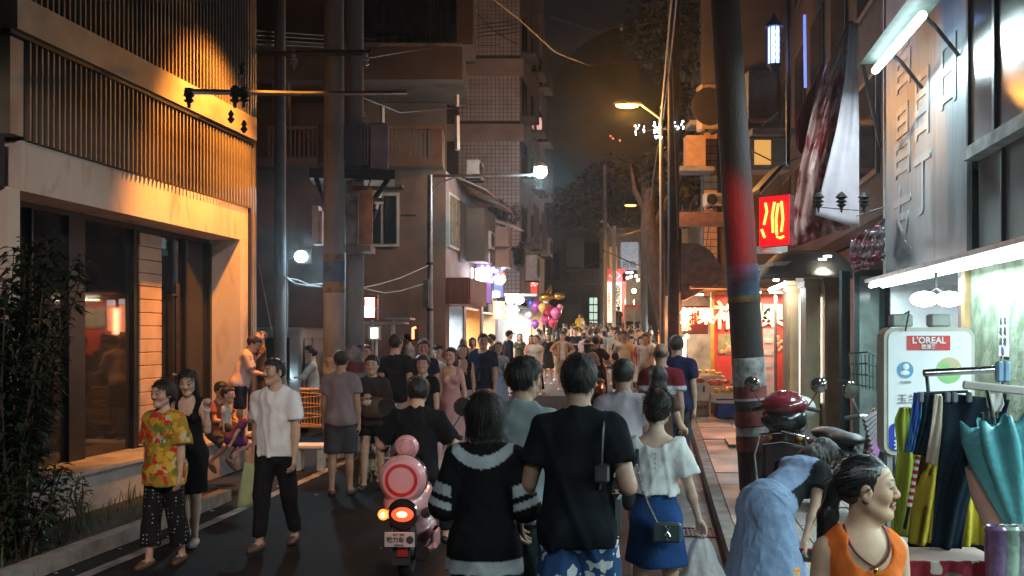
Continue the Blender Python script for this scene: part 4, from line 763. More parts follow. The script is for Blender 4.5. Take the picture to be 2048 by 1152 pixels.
for i in range(5): FR().box(1.14, 1.34, -.36, -.352, .3+i*.28, .42+i*.28).build('price_slip', M('slip_white', (.8, .75, .7), .6), pm_)
FR().box(-.75, -.70, .0, 2.5, 0, 2.6).build('side_wall', warmw, fsr); FR().box(-.7, 1.7, 2.4, 2.5, 0, 2.6).build('back_wall', M('shop_inside', (.45, .42, .38), .5, var=.4, vs_=2), fsr)
for (x, y, pw, col) in ((-.35, .8, 110, (1, .82, .55)), (.7, -.6, 75, (1, .72, .42)), (1.5, -.6, 60, (1, .85, .65))):
    FR().tube([(x-.3, y, 2.58), (x+.3, y, 2.58)], .025, 6).build('ceiling_tube', glow('warm_tube', (1, .85, .6), 10), fsr, True); lamp('tube_light', fsr, FR().m @ Vector((x, y, 2.5)), 'AREA', pw, col, .6, sy=.2, rot=(0, 0, 0))
th, F, w, h, o, X = board('led_sign', 'blazing red and white LED sign at the left corner of the fruit shop', 'LED sign', 1366, 612, 1416, 668, 23.2, .08, M('led_back', (.2, .02, .02), .5), None)
text('lettering', '鲜果', F().m @ Vector((w*.56, -.04, h*.60)), X, up, .40, glow('led_hot', (1, .35, .12), 14), th, .01, .01); text('lettering', '批', F().m @ Vector((w*.12, -.04, h*.25)), X, up, .2, glow('led_hot', (1, .35, .12), 14), th, .01, .01)
F().box(.04, w-.05, -.05, -.02, h-.10, h-.05).build('led_bar', glow('led_bar', (1, .22, .1), 8), th); F().ball((.08, -.06, -.05), .05).build('green_led', glow('led_green', (.3, 1, .6), 10), th, True); lamp('led_light', th, F().m @ Vector((w/2, -.4, h*.5)), 'AREA', 70, (1, .25, .12), w, sy=h, rot=(R(-90), 0, 0))
F().box(0, .07, -.02, .05, -1.1, -.08).build('lit_post', glow('post_white', (1, .9, .9), 2.2), th)
gp = thing('grey_canopy', 'curved grey sheet canopy above the fruit shop awning', 'awning', at(1400, 560, 22.6)); m = MB(); sh_ = M('sheet_grey', (.26, .24, .23), .7, var=.25, bump=.15)
pts = [(1362, 486), (1395, 487), (1420, 500), (1440, 528), (1452, 556), (1370, 600), (1362, 600)]; P0 = [at(x, y, 22.6) for x, y in pts]; n = len(P0); m.v = [tuple(p) for p in P0]+[tuple(p+Vector((.1, .5, 0))) for p in P0]; m.f = [tuple(range(n-1, -1, -1)), tuple(range(n, 2*n))]+[(i, (i+1) % n, n+(i+1) % n, n+i) for i in range(n)]; m.build('sheet', sh_, gp)
text('lettering', '水果', at(1388, 577, 22.55), (1, 0, 0), up, .2, M('dim_red_ink', (.2, .06, .05), .6), gp)
def crate(name, label, o, sx, sy, sz, mat, bars=0, lid=None, group='crates of the fruit shop', ax=(1, 0, 0)):
    th = thing(name, label, 'crate', o, group); F = lambda: MB().frame(o, ax); t = .018
    F().box(0, sx, 0, sy, 0, .02).build('floor', mat, th)
    for q in ((0, sx, 0, t, .021, sz), (0, sx, sy-t, sy, .021, sz), (0, t, t+.001, sy-t-.001, .021, sz), (sx-t, sx, t+.001, sy-t-.001, .021, sz)): F().box(*q).build('side', mat, th)
    for i in range(bars): F().box(.03+i*(sx-.06)/bars, .03+(i+.45)*(sx-.06)/bars, -.008, -.001, .04, sz-.05).build('rib', mat, th)
    return th, F
foam = M('foam_white', (.62, .55, .45), .7, var=.1); card = M('cardboard', (.36, .22, .12), .8, var=.15); bluep = M('blue_plastic', (.02, .05, .22), .45)
Yc = 20.2; zc = gz(Yc)+.12
c1, F = crate('carton', 'brown printed carton under the foam box at the pavement edge', Vector((at(1380, 0, Yc).x, Yc, zc)), .38, .4, .30, card); text('print', '新鲜水果', F().m @ Vector((.19, -.006, .17)), (1, 0, 0), up, .075, M('print_brown', (.12, .06, .04), .7), c1)
c2, F2 = crate('foam_box', 'white foam box full of brown fruit on top of the carton', Vector((at(1377, 0, Yc).x, Yc, zc+.305)), .42, .42, .34, foam)
for x in (.14, .29): F2().box(x, x+.04, -.008, -.001, .17, .30).build('strap', bluep, c2)
c3, F3 = crate('blue_crate', 'blue ribbed plastic crate under the striped fruit tray', Vector((at(1438, 0, 19.6).x, 19.6, zc+.02)), .5, .45, .27, bluep, 9)
c4, F4 = crate('fruit_tray', 'white fruit tray with a red stripe holding yellow fruit', Vector((at(1432, 0, 19.55).x, 19.55, zc+.295)), .58, .5, .17, foam); F4().box(.0, .58, -.008, -.001, .06, .09).build('stripe', redb, c4)
c5, F5 = crate('fruit_tray', 'pale tray of red fruit behind the striped tray', Vector((at(1418, 0, 20.6).x, 20.6, zc+.42)), .75, .5, .14, foam); F5().box(.05, .7, .05, .45, -.42, -.002).build('stand', card, c5)
c6, F6 = crate('fruit_tray', 'flat tray of oranges at the back beside the mirror post', Vector((at(1385, 0, 21.6).x, 21.6, zc+.62)), .7, .5, .12, foam); F6().box(.05, .65, .05, .45, -.62, -.002).build('stand', card, c6)
random.seed(77)
def fruit(F, n, sx, sy, z, r, cols, label, gname):
    for i in range(n):
        x, y = random.uniform(.06, sx-.06), random.uniform(.06, sy-.06); e = 1-((x-sx/2)/(sx/2))**2*.5-((y-sy/2)/(sy/2))**2*.5
        p = F().m @ Vector((x, y, z+e*.10+random.uniform(-.02, .02))); c = random.choice(cols); o_ = MB().ball(p, r, r, r*.9, 8, 6).build('fruit', M('peel_%d' % int(sum(c)*1000), c, .4), None, True, org=p); tag(o_, label, 'fruit', gname)
fruit(F2, 26, .42, .42, .33, .045, [(.42, .16, .04), (.5, .2, .05)], 'brown orange fruit heaped in the white foam box', 'fruit in the foam box'); fruit(F4, 24, .58, .5, .16, .05, [(.62, .36, .03), (.68, .42, .06)], 'yellow fruit heaped in the red striped tray', 'fruit in the striped tray'); fruit(F5, 26, .75, .5, .15, .045, [(.6, .09, .04), (.68, .2, .06)], 'red fruit laid out in the pale tray', 'fruit in the pale tray'); fruit(F6, 18, .7, .5, .12, .045, [(.65, .45, .1), (.5, .5, .12)], 'orange or green fruit in the flat back tray', 'fruit in the flat back tray')
stp = thing('concrete_step', 'low concrete step block beside the blue crate', 'step', S(1.72, 18.6, .12)); MB().frame(S(1.55, 18.6, .1), (1, -SLOPE, 0)).bbox(0, .95, 0, .8, .02, .20, .02).build('block', conc, stp)
mh = thing('metal_plate', 'dark steel plate edge lying on the pavement before the step', 'plate', S(1.15, 15.6, .13)); MB().frame(S(1.05, 15.2, .13), (1, -SLOPE, 0)).box(0, .55, 0, 1.1, 0, .035).build('plate', M('plate_steel', (.10, .10, .10), .5, .6, var=.3), mh)
# ================================================================= columns and curved canopy
Yk = 15.4; en = thing('entrance_portico', 'beige square columns under a dark curved canopy with small downlights', 'portico', at(1630, 900, Yk)); beige = M('beige_stone', (.42, .36, .23), .6, var=.15, vs_=3); brn = M('brown_stone', (.25, .18, .09), .6, var=.2, vs_=3)
EN = lambda: MB().frame(Vector((0, 0, gz(Yk)+.1)), (1, 0, 0))
def colm(px0, px1, Y, mat, d=.32):
    a, b_ = at(px0, 0, Y).x, at(px1, 0, Y).x; c = EN().box(a, b_, Y, Y+d, 0, 2.55).build('column', mat, en); EN().box(a-.05, b_+.05, Y-.05, Y+d+.05, 2.552, 2.62).box(a-.03, b_+.03, Y-.03, Y+d+.03, 2.45, 2.545).box(a-.03, b_+.03, Y-.03, Y+d+.03, .0, .12).build('capital', mat, c); EN().box(a+.02, b_-.02, Y-.02, Y-.002, .2, 2.40).build('face_panel', mat, c)
colm(1576, 1600, 16.6, brn); colm(1612, 1639, 15.2, beige); colm(1650, 1690, 15.0, brn)
MB().frame(Vector((0, 0, gz(Yk)+.1)), (1, 0, 0)).box(at(1602, 0, 16.3).x, at(1608, 0, 16.3).x, 16.3, 16.4, .1, 2.4).build('light_strip', glow('strip_white', (1, .95, .88), 5), en); EN().box(at(1640, 0, 15.6).x, at(1648, 0, 15.6).x, 15.6, 15.7, .8, 2.4).build('light_strip', glow('strip_warm', (1, .88, .72), 5), en)
lamp('strip_light', en, at(1644, 700, 15.2), 'AREA', 40, (1, .9, .75), .3, sy=1.6, rot=(R(-90), 0, 0))
m = MB(); cv = M('canopy_grey', (.16, .15, .13), .55, var=.2)
def cf(u, v):
    a = PI*u; return (at(1614, 0, 14.6).x+.78*-math.cos(a)*(1-.15*v), 14.9-.6*math.sin(a)*(1-.75*v), 2.66+.18*0+.50*v*math.sin(min(1, .3+a/PI*2))*1.0+.06)
m.sheet(lambda u, v: (at(1625, 0, 14.8).x+.72*-math.cos(PI*u)*(1-.45*v*v), 15.1-.75*math.sin(PI*u)*(1-.6*v*v), 2.74+.42*v), 16, 6); solid(m.build('canopy', cv, en, True), .03)
EN().box(at(1532, 0, 15).x, at(1612, 0, 15).x, 14.6, 15.6, 2.74, 2.80).build('canopy_fascia', M('fascia_beige', (.5, .44, .36), .6), en)
for px, py in ((1645, 520), (1655, 514)): MB().lathe([(.0, .0), (.055, .0), (.06, .02)], 12, at(px, py, 14.3)).build('downlight', glow('down_white', (1, .95, .85), 12), en); 
lamp('down_light', en, at(1650, 530, 14.3), 'SPOT', 40, (1, .9, .75), .05, rot=(0, 0, 0), spot=R(120))
# fruit shop side tubes
tb_ = thing('tube_lamp', 'tilted white fluorescent tube under the beige canopy fascia', 'lamp', at(1555, 570, 17)); MB().tube([at(1540, 580, 16.4), at(1574, 566, 16.8)], .035, 8).build('tube', glow('tube_cool', (.9, .97, 1), 18), tb_, True); lamp('tube_light', tb_, at(1556, 580, 16.4), 'POINT', 60, (.9, .96, 1), .1)
tb_ = thing('tube_lamp', 'short upright white light left of the columns', 'lamp', at(1552, 545, 18)); MB().tube([at(1552, 562, 18), at(1552, 528, 18)], .05, 8).build('tube', glow('tube_cool', (.9, .97, 1), 18), tb_, True)
# black framed glass doors
fr_m = M('teal_black_frame', (.02, .035, .035), .35, .3); gl2 = M('grey_door_glass', (.16, .19, .17), .1, var=.2, spec=.7)
for lab, px0, px1, Y, ax in (('open black framed glass door leaf seen edge on beside the columns', 1684, 1706, 13.9, (1, .5, 0)), ('tall black framed glass door panel left of the steel sign wall', 1709, 1771, 13.5, (1, .05, 0))):
    a = at(px0, HY, Y); w_ = at(px1, 0, Y).x-a.x; o = Vector((a.x, Y, gz(Y)+.12)); th = thing('glass_door', lab, 'door', o); F = lambda: MB().frame(o, ax); h_ = 2.62
    for q in ((0, .07, 0, .05, 0, h_), (w_-.07, w_, 0, .05, 0, h_), (.071, w_-.071, 0, .05, 0, .12), (.071, w_-.071, 0, .05, h_-.09, h_)): F().box(*q).build('frame_bar', fr_m, th)
    if w_ > .2: F().box(.072, w_-.072, .02, .032, .121, h_-.091).build('pane', gl2, th)
# ================================================================= steel sign wall and canopies, right
rs = thing('steel_sign_wall', 'brushed steel sign wall with raised pale characters over the clothes shop', 'sign', S(3.0, 11.5, 2.6)); RS = lambda: MB().frame(S(3.0, 13.3, 0)-Vector((0, 0, gz(13.3))), -SD)
brush = M('brushed_steel', (.30, .335, .35), .50, .75, var=.2, vs_=4, stretch=(14, 14, .35), bump=.06, bs=14)
for i, (a, b_) in enumerate(((0, 1.2), (1.206, 2.4), (2.406, 3.56))): RS().box(a, b_, 0, .05, 2.62, 8.2).build('panel', brush, rs)
RS().box(-.06, -.005, -.02, .4, 2.6, 8.2).build('edge_strip', upvc, rs); charm = M('char_steel', (.37, .41, .42), .48, .75)
for ch, x, z, s_ in (('昌', .95, 4.25, .95), ('友', .95, 3.25, .95), ('目', 1.9, 4.5, .85), ('丁', 1.9, 3.6, .8), ('昌', 1.0, 5.3, .9), ('日', 2.95, 4.6, .8)): text('lettering', ch, RS().m @ Vector((x, -.007, z)), RS().m.to_3x3() @ Vector((1, 0, 0)), up, s_, charm, rs, .006, .012)
rs2 = thing('shop_upper_wall', 'grey green panelled wall above the canopy at the right edge', 'building', S(3.1, 8, 0)); RS().box(3.6, 12.5, .10, .4, 2.62, 9).build('panel_wall', M('grey_green_panel', (.17, .20, .19), .6, var=.2, vs_=1.5), rs2); RS().box(4.35, 4.37, .06, .099, 2.62, 3.59).build('joint', blackm, rs2)
RS().box(3.62, 9, -.05, .09, 3.60, 3.72).build('window_sill', M('sill_grey', (.34, .36, .34), .6, var=.35, vs_=5), rs2); wb = RS().box(3.64, 9, .0, .08, 3.73, 8.5).build('window_box', M('brown_dark_glass', (.06, .04, .03), .2, var=.3, spec=.6), rs2)
for x in (3.64, 4.4, 5.2): RS().box(x, x+.06, -.03, -.003, 3.73, 8.5).build('mullion', blackm, wb)
# fluorescent over the steel wall
ft = thing('tube_lamp', 'long white fluorescent tube lamp on a bracket at the top of the steel wall', 'lamp', S(2.6, 10.7, 5.1)); TA, TB_ = S(2.52, 11.7, 4.98), S(2.52, 9.6, 4.98)
MB().tube([TA, TB_], .045, 8).build('tube', glow('tube_hot', (.75, .95, 1), 9), ft, True); hh_ = MB().frame(S(2.52, 11.8, 5.08), -SD); hh_.add([(0, -.16, 0), (2.3, -.16, 0), (2.3, .16, 0), (0, .16, 0), (0, -.05, .12), (2.3, -.05, .12), (2.3, .05, .12), (0, .05, .12)], [(3, 2, 1, 0), (4, 5, 6, 7), (0, 1, 5, 4), (1, 2, 6, 5), (2, 3, 7, 6), (3, 0, 4, 7)]); hh_.build('housing', M('housing_green', (.16, .22, .19), .5, var=.2), ft)
for y in (11.4, 10.0): MB().tube([S(2.52, y, 5.2), S(2.75, y, 5.0), S(2.99, y, 4.7)], .02, 6).build('bracket', blackm, ft)
MB().tube([S(2.4, 11.85, 5.1), S(2.85, 12.9, 4.3)], .025, 6).build('brace', blackm, ft); lamp('tube_light', ft, S(2.55, 10.6, 4.86), 'AREA', 120, (.76, .95, 1), .25, sy=2.0, rot=(0, R(10), R(-8.4)))
# under-canopy lights, running on past the camera
cpn = thing('shop_canopy', 'white shop canopy with glaring fluorescent tubes over the clothes stall', 'canopy', S(2.6, 8, 2.6)); CPF = lambda: MB().frame(S(2.70, 13.2, 0)-Vector((0, 0, gz(13.2))), -SD)
CPF().box(0, 13.5, 0, .30, 2.60, 2.645).build('canopy', M('canopy_white', (.7, .7, .68), .5), cpn)
for i in range(9):
    for y in (.05, .2): CPF().tube([(.15+i*1.48, y, 2.555), (1.5+i*1.48, y, 2.555)], .032, 8).build('tube', glow('canopy_tube', (.80, .96, 1), 6), cpn, True)
for i, (a, l, p) in enumerate(((1.8, 3.4, 70), (5.4, 3.4, 110), (9.3, 3.4, 150), (12.0, 2.4, 60))): lamp('tube_light', cpn, CPF().m @ Vector((a, .1, 2.50)), 'AREA', p*1.15, (.68, .95, 1), .3, sy=l, rot=(0, 0, R(-8.4)))
# shop room behind, wall with paper
sr_ = thing('clothes_shop', 'white lit clothes shop room behind the sign board', 'shop', S(3.05, 11, .1)); SRF = lambda: MB().frame(S(3.05, 13.2, 0)-Vector((0, 0, gz(13.2)-.1)), -SD)
SRF().box(0, 3.4, 2.4, 2.5, 0, 2.5).build('back_wall', coolw, sr_); SRF().box(-.06, -.001, .0, 2.5, 0, 2.5).build('side_wall', coolw, sr_); SRF().box(-.05, 3.4, .01, 2.5, 2.46, 2.52).build('ceiling', coolw, sr_); SRF().box(0, 3.4, 0, 2.4, -.06, .01).build('shop_floor', MATS['shop_tile'], sr_)
lamp('room_light', sr_, SRF().m @ Vector((1.6, 1.2, 2.4)), 'AREA', 40, (.8, .95, 1), 1.0, sy=2, rot=(0, 0, 0)); SRF().box(.4, 2.9, .9, 1.0, 2.40, 2.455).build('ceiling_tube', glow('canopy_tube', (.90, .97, 1), 13), sr_)
peel = M('peeling_wall', (.24, .28, .20), .85, var=.3, vs_=5, bump=.4, bs=20, col2=(.12, .15, .08), thresh=(.38, .6)); SRF().box(3.42, 12.4, .0, .3, 0, 2.5).build('peeling_wall', peel, sr_); SRF().box(3.28, 3.40, -.05, .02, 0, 2.5).build('door_post', M('ochre_post', (.38, .24, .10), .6), sr_); SRF().box(3.0, 3.26, .0, .1, 0, 2.5).build('dark_jamb', blackm, sr_)
pw_ = thing('paper_notice', 'small white notice with rows of dark print pasted on the peeling wall', 'notice', at(2022, 655, 8.5)); PN = lambda: MB().frame(at(2010, 698, 8.55), -SD); NP = lambda: MB().frame(SRF().m @ Vector((4.28, -.012, 1.62)), -SD)
NP().box(0, .24, 0, .01, 0, .38).build('sheet', M('notice_paper', (.68, .68, .64), .7), pw_)
for j in range(3): 
    for i in range(2): text('print', ['出', '租', '房'][j], NP().m @ Vector((.06+.11*i, -.004, .31-.09*j)), -SD, up, .075, M('ink', (.02, .05, .04), .6), pw_, .002)
NP().lathe([(.035, -.004), (.035, -.002)], 12, (.1, 0, .05), 'y').build('print_dot', bluep, pw_)
wire('cable', 'thin cable hanging down the peeling wall below the notice', [SRF().m @ Vector((4.42, -.02, 1.62)), SRF().m @ Vector((4.38, -.03, 1.4)), SRF().m @ Vector((4.5, -.02, 1.25))], .006, gry)
# fill walls of the dark right building at street level
RBF().box(-.2, 8.5, .6, .8, 0, 3.6).build('ground_wall', bdark, rb)
# red neon sign, blue lantern, banners
th, F, w, h, o, X = board('neon_sign', 'vertical red sign glowing with orange neon strokes beside the big leaning pole', 'neon sign', 1515, 392, 1583, 492, 11.5, .10, glow('red_panel', (1, .01, .02), .65), None, .004, fm=redb, ax=(.68, -.73, 0))
for i, pts in enumerate(([(.08, .25), (.12, .40), (.10, .50)], [(.20, .15), (.19, .34), (.22, .50)], [(.25, .12), (.24, .3), (.27, .48)], [(.31, .15), (.33, .3), (.31, .50)], [(.25, .10), (.30, .08), (.34, .10)], [(.05, .20), (.09, .1)])): F().tube([(x, -.04, z) for x, z in pts], .015, 6).build('neon_tube', glow('neon_amber', (1, .30, .05), 4), th, True)
lamp('neon_glow', th, at(1545, 430, 10.45), 'SPOT', 110, (1, .012, .02), .1, rot=Vector((-.30, .95, -.03)).to_track_quat('-Z', 'Y').to_euler(), spot=R(84))
MB().frame(at(1524, 500, 11.7), (1, 0, 0)).box(0, .30, 0, .3, -.02, .06).build('shelf_bracket', upvc, th)
an = thing('window_awning', 'small tilted awning with a bright rim above the red neon sign', 'awning', at(1550, 370, 16.3)); MB().frame(at(1518, 385, 16.2), Vector((.38, 0, .42))).box(0, .58, -.1, .8, 0, .05).build('sheet', blackm, an); MB().tube([at(1520, 388, 16.1), at(1566, 338, 16.1)], .012, 6).build('rim', upvc, an)
bl_ = thing('lantern', 'blue white lit hexagonal wall lantern with square lattice, high on the right', 'lantern', at(1548, 92, 14)); c = at(1548, 92, 14); MB().lathe([(.075, -.26), (.085, -.25), (.085, .25), (.075, .26)], 8, c).build('lit_body', glow('lantern_blue', (.30, .45, 1), 3.2), bl_); MB().lathe([(.13, .262), (.11, .30), (.04, .40), (.01, .46)], 8, c).build('roof', blackm, bl_); MB().lathe([(.01, -.38), (.05, -.34), (.10, -.27), (.11, -.262)], 8, c).build('base', blackm, bl_)
for i in range(8):
    q = 2*PI*i/8; MB().tube([c+Vector((.088*math.cos(q), .088*math.sin(q), -.26)), c+Vector((.088*math.cos(q), .088*math.sin(q), .26))], .007, 4).build('frame_bar', M('lantern_frame', (.02, .02, .06), .4), bl_)
for i in range(5):
    for j in range(2): MB().frame(c+Vector((-.045+j*.055, -.092, -.2+i*.09)), (1, 0, 0)).box(0, .032, 0, .006, 0, .035).build('lattice', glow('lattice_white', (.75, .85, 1), 7), bl_)
lamp('lantern_light', bl_, c+Vector((0, -.25, 0)), 'POINT', 14, (.3, .45, 1), .08)
be = thing('neon_strip', 'thin vertical blue lit strip on the dark wall right of the lantern', 'neon strip', at(1610, 110, 15)); MB().tube([at(1609, 30, 15), at(1611, 175, 15)], .022, 6).build('tube', glow('strip_blue', (.2, .3, 1), 1.1), be, True); MB().tube([at(1575, -10, 14.3), at(1576, 330, 14.3)], .03, 6).build('bracket_post', blackm, be)
bc = thing('concrete_balcony', 'dim concrete balcony with an orange lit window between the leaning pole and the banners', 'balcony', at(1540, 250, 18)); BC = lambda: MB().frame(at(1500, 340, 18.5), (1, 0, 0)); BC().box(0, .75, 0, .6, 0, .6).build('parapet', conc, bc); BC().box(.08, .38, -.03, -.002, .1, .55).build('window', glow('amber_window', (1, .5, .12), .7), bc); BC().box(0, .8, -.2, .7, .62, .74).build('slab', conc, bc); BC().box(.02, .55, .2, .6, 1.0, 1.9).build('column_block', conc, bc); BC().tube([(.2, -.1, .8), (.5, -.1, 1.05)], .012, 5).build('rod', upvc, bc)
def curve(pts, t):
    q = t*(len(pts)-1); i = min(len(pts)-2, int(q)); f = q-i; return (pts[i][0]+(pts[i+1][0]-pts[i][0])*f, pts[i][1]+(pts[i+1][1]-pts[i][1])*f)
def drape(name, label, cat, Lp, Rp, Y, amp, nf, mat, thick=.006, nu=26, nv=30, seed=0, group=None, part=None, tilt=0, crump=0, parent=None):
    r = np.random.RandomState(seed); ph = r.rand(6)*6.28
    def fn(u, v):
        a, b_ = curve(Lp, v), curve(Rp, v); x = a[0]+(b_[0]-a[0])*u; y = a[1]+(b_[1]-a[1])*u
        d = amp*(math.sin(nf*6.28*u+ph[0]+1.2*math.sin(v*3+ph[1]))*(.35+.65*v)+.4*math.sin(nf*13*u+ph[2]+v*5))+crump*(math.sin(u*19+v*11+ph[3])+math.sin(v*23-u*9+ph[4])+.6*math.sin(u*37+v*41+ph[5]))
        return tuple(at(x, y, Y+tilt*v)+Vector((d*.25, d, 0)))
    m = MB().sheet(fn, nu, nv)
    if parent: return solid(m.build(part or name, mat, parent, True), thick)
    th = thing(name, label, cat, at(curve(Lp, 0)[0], curve(Lp, 0)[1], Y), group); solid(m.build(part or 'cloth', mat, th, True), thick); return th
plast = M('crumpled_plastic', (.42, .24, .21), .25, var=.5, vs_=3, col2=(.20, .03, .03), thresh=(.45, .55)); maroon = M('maroon_cloth', (.22, .015, .025), .6, var=.2); lil = M('lilac_sheet', (.48, .42, .46), .55, var=.1)
drape('banner', 'crumpled shiny plastic banner in white and dark red hanging beside the columns', 'banner', [(1697, 42), (1668, 108), (1652, 130), (1625, 215), (1600, 330), (1584, 440), (1581, 497)], [(1707, 42), (1698, 120), (1684, 200), (1668, 300), (1662, 380), (1672, 440), (1700, 455)], 12.6, .05, 2.5, plast, seed=4, crump=.022, nu=36, nv=44)
drape('banner', 'smooth lilac white sheet hanging in front of the crumpled banner', 'banner', [(1699, 46), (1690, 160), (1672, 260), (1650, 350), (1630, 430)], [(1716, 46), (1717, 160), (1718, 260), (1718, 350), (1718, 456)], 12.3, .02, 1.0, lil, seed=6)
drape('banner', 'dark maroon cloth gathered behind the crumpled plastic banner', 'banner', [(1598, 228), (1588, 244), (1590, 262), (1594, 300)], [(1650, 110), (1645, 200), (1634, 280), (1622, 330)], 12.9, .03, 2, maroon, seed=7)
orn = thing('ornament_string', 'wire with three dark tree shaped ornaments hanging before the lilac sheet', 'ornament', at(1690, 415, 11.9)); MB().tube([at(1626, 413, 11.9), at(1690, 419, 11.9), at(1766, 424, 11.9)], .006, 5).build('wire', blk, orn)
for px in (1637, 1683, 1728): MB().lathe([(.01, -.09), (.02, -.03), (.06, .0), (.025, .02), (.07, .04), (.03, .07), (.075, .09), (.03, .14), (.005, .16)], 8, at(px, 410, 11.9)).build('ornament', blackm, orn)
MB().tube([at(1712, 432, 11.9), at(1768, 414, 11.9)], .008, 5).build('bracket', blackm, orn)
drape('tin_awning', 'crumpled silvery sheet awning with painted red reflections by the steel wall', 'awning', [(1702, 476), (1698, 510), (1702, 530), (1708, 545)], [(1770, 436), (1770, 470), (1770, 500), (1770, 520)], 12.9, .03, 1.5, M('crumpled_foil', (.40, .36, .38), .22, .7, var=.5, vs_=4, col2=(.25, .04, .05), thresh=(.4, .62)), seed=9, crump=.03, nu=40, nv=30)  # red blotches in the foil colour stand in for reflections
# ================================================================= people: one smooth surface per figure, grown from tapered limbs
def V3(*a): return np.array(a, dtype=np.float64)
def unit(v): v = np.asarray(v, float); return v/(np.linalg.norm(v)+1e-12)
def axis(lo, hi, h, fine=()):
    out = [lo]; x = lo
    while x < hi:
        st = h
        for a, b, hf in fine:
            if a <= x <= b: st = min(st, hf)
            elif x < a < x+st: st = min(st, max(hf, a-x))
        x += st; out.append(x)
    return np.array(out, dtype=np.float32)
class Fld:
    def __init__(s, lo, hi, h, fine=()):
        s.ax = [axis(lo[i], hi[i], h, [(f[0][i], f[1][i], f[2]) for f in fine]) for i in range(3)]
        s.D = np.full([len(a) for a in s.ax], 1.0, np.float32); s.h = h
    def win(s, lo, hi):
        sl = []
        for i in range(3):
            a = max(0, np.searchsorted(s.ax[i], lo[i])-1); b = min(len(s.ax[i]), np.searchsorted(s.ax[i], hi[i])+1)
            if b <= a: return None
            sl.append(slice(a, b))
        return tuple(sl)
    def pts(s, sl):
        return (s.ax[0][sl[0]][:, None, None], s.ax[1][sl[1]][None, :, None], s.ax[2][sl[2]][None, None, :])
    def rc(s, a, b, ra, rb, k=.02, flat=None, op='u', cut=False, cuta=False, lim=None):
        a = np.asarray(a, float); b = np.asarray(b, float); R_ = max(ra, rb)+k+2.5*s.h
        sl = s.win(np.minimum(a, b)-R_, np.maximum(a, b)+R_)
        if sl is None: return s
        X, Y, Z = s.pts(sl)
        px, py, pz = X-np.float32(a[0]), Y-np.float32(a[1]), Z-np.float32(a[2])
        ba = b-a
        if flat is not None:
            d, f = unit(flat[0]), flat[1]-1
            q = (px*d[0]+py*d[1]+pz*d[2])*f
            px, py, pz = px+q*d[0], py+q*d[1], pz+q*d[2]; ba = ba+d*float(ba@d)*f
        L2 = max(float(ba@ba), 1e-9)
        t = np.clip((px*ba[0]+py*ba[1]+pz*ba[2])/L2, 0, 1).astype(np.float32)
        d = np.sqrt((px-t*ba[0])**2+(py-t*ba[1])**2+(pz-t*ba[2])**2)-(ra+(rb-ra)*t)
        if flat is not None and flat[1] > 1: d = d/(1+.35*(flat[1]-1))
        if cut or cuta:
            u = unit(b-a)
            if cut: d = np.maximum(d, (X-b[0])*u[0]+(Y-b[1])*u[1]+(Z-b[2])*u[2])
            if cuta: d = np.maximum(d, -((X-a[0])*u[0]+(Y-a[1])*u[1]+(Z-a[2])*u[2]))
        if lim is not None: d = np.maximum(d, lim(X, Y, Z))
        return s.comb(sl, d, k, op)
    def comb(s, sl, d, k, op):
        c = s.D[sl]; d = d.astype(np.float32)
        if op == 'u':
            if k > 0: h = np.maximum(k-np.abs(c-d), 0)/k; s.D[sl] = np.minimum(c, d)-h*h*k*.25
            else: s.D[sl] = np.minimum(c, d)
        else:
            d = -d
            if k > 0: h = np.maximum(k-np.abs(c-d), 0)/k; s.D[sl] = np.maximum(c, d)+h*h*k*.25
            else: s.D[sl] = np.maximum(c, d)
        return s
    def ball(s, c, r, k=.02, flat=None, op='u', lim=None): return s.rc(c, np.asarray(c, float)+V3(0, 0, 1e-4), r, r, k, flat, op, lim=lim)
    def ell(s, c, rad, axes, k=.02, op='u', lim=None):
        c = np.asarray(c, float); R_ = max(rad)+k+2.5*s.h; sl = s.win(c-R_, c+R_)
        if sl is None: return s
        X, Y, Z = s.pts(sl); px, py, pz = X-np.float32(c[0]), Y-np.float32(c[1]), Z-np.float32(c[2])
        q = [(px*a[0]+py*a[1]+pz*a[2]) for a in axes]
        n1 = np.sqrt(sum((q[i]/rad[i])**2 for i in range(3))); n2 = np.sqrt(sum((q[i]/rad[i]**2)**2 for i in range(3)))+1e-6
        d = n1*(n1-1)/n2
        if lim is not None: d = np.maximum(d, lim(X, Y, Z))
        return s.comb(sl, d, k, op)
    def plane(s, p, n, op='cut'):
        X, Y, Z = s.pts((slice(None),)*3); n = unit(n)
        s.D = np.maximum(s.D, ((X-p[0])*n[0]+(Y-p[1])*n[1]+(Z-p[2])*n[2]).astype(np.float32)); return s
    def folds(s, amp, seed=0, f=22, zs=.45):
        X, Y, Z = s.pts((slice(None),)*3); r = np.random.RandomState(seed); n = 0
        for i in range(6):
            w = r.normal(size=3); w = w/np.linalg.norm(w)*f*(.6+1.2*r.rand()); ph = r.rand()*6.28
            wb = r.normal(size=3)*f*.25
            v = np.sin(X*w[0]+Y*w[1]+Z*w[2]*zs+ph+1.8*np.sin(X*wb[0]+Y*wb[1]+Z*wb[2]+ph*2))
            n = n+np.maximum(v, 0)**3-.3
        s.D = s.D-(amp*.75*n).astype(np.float32); return s
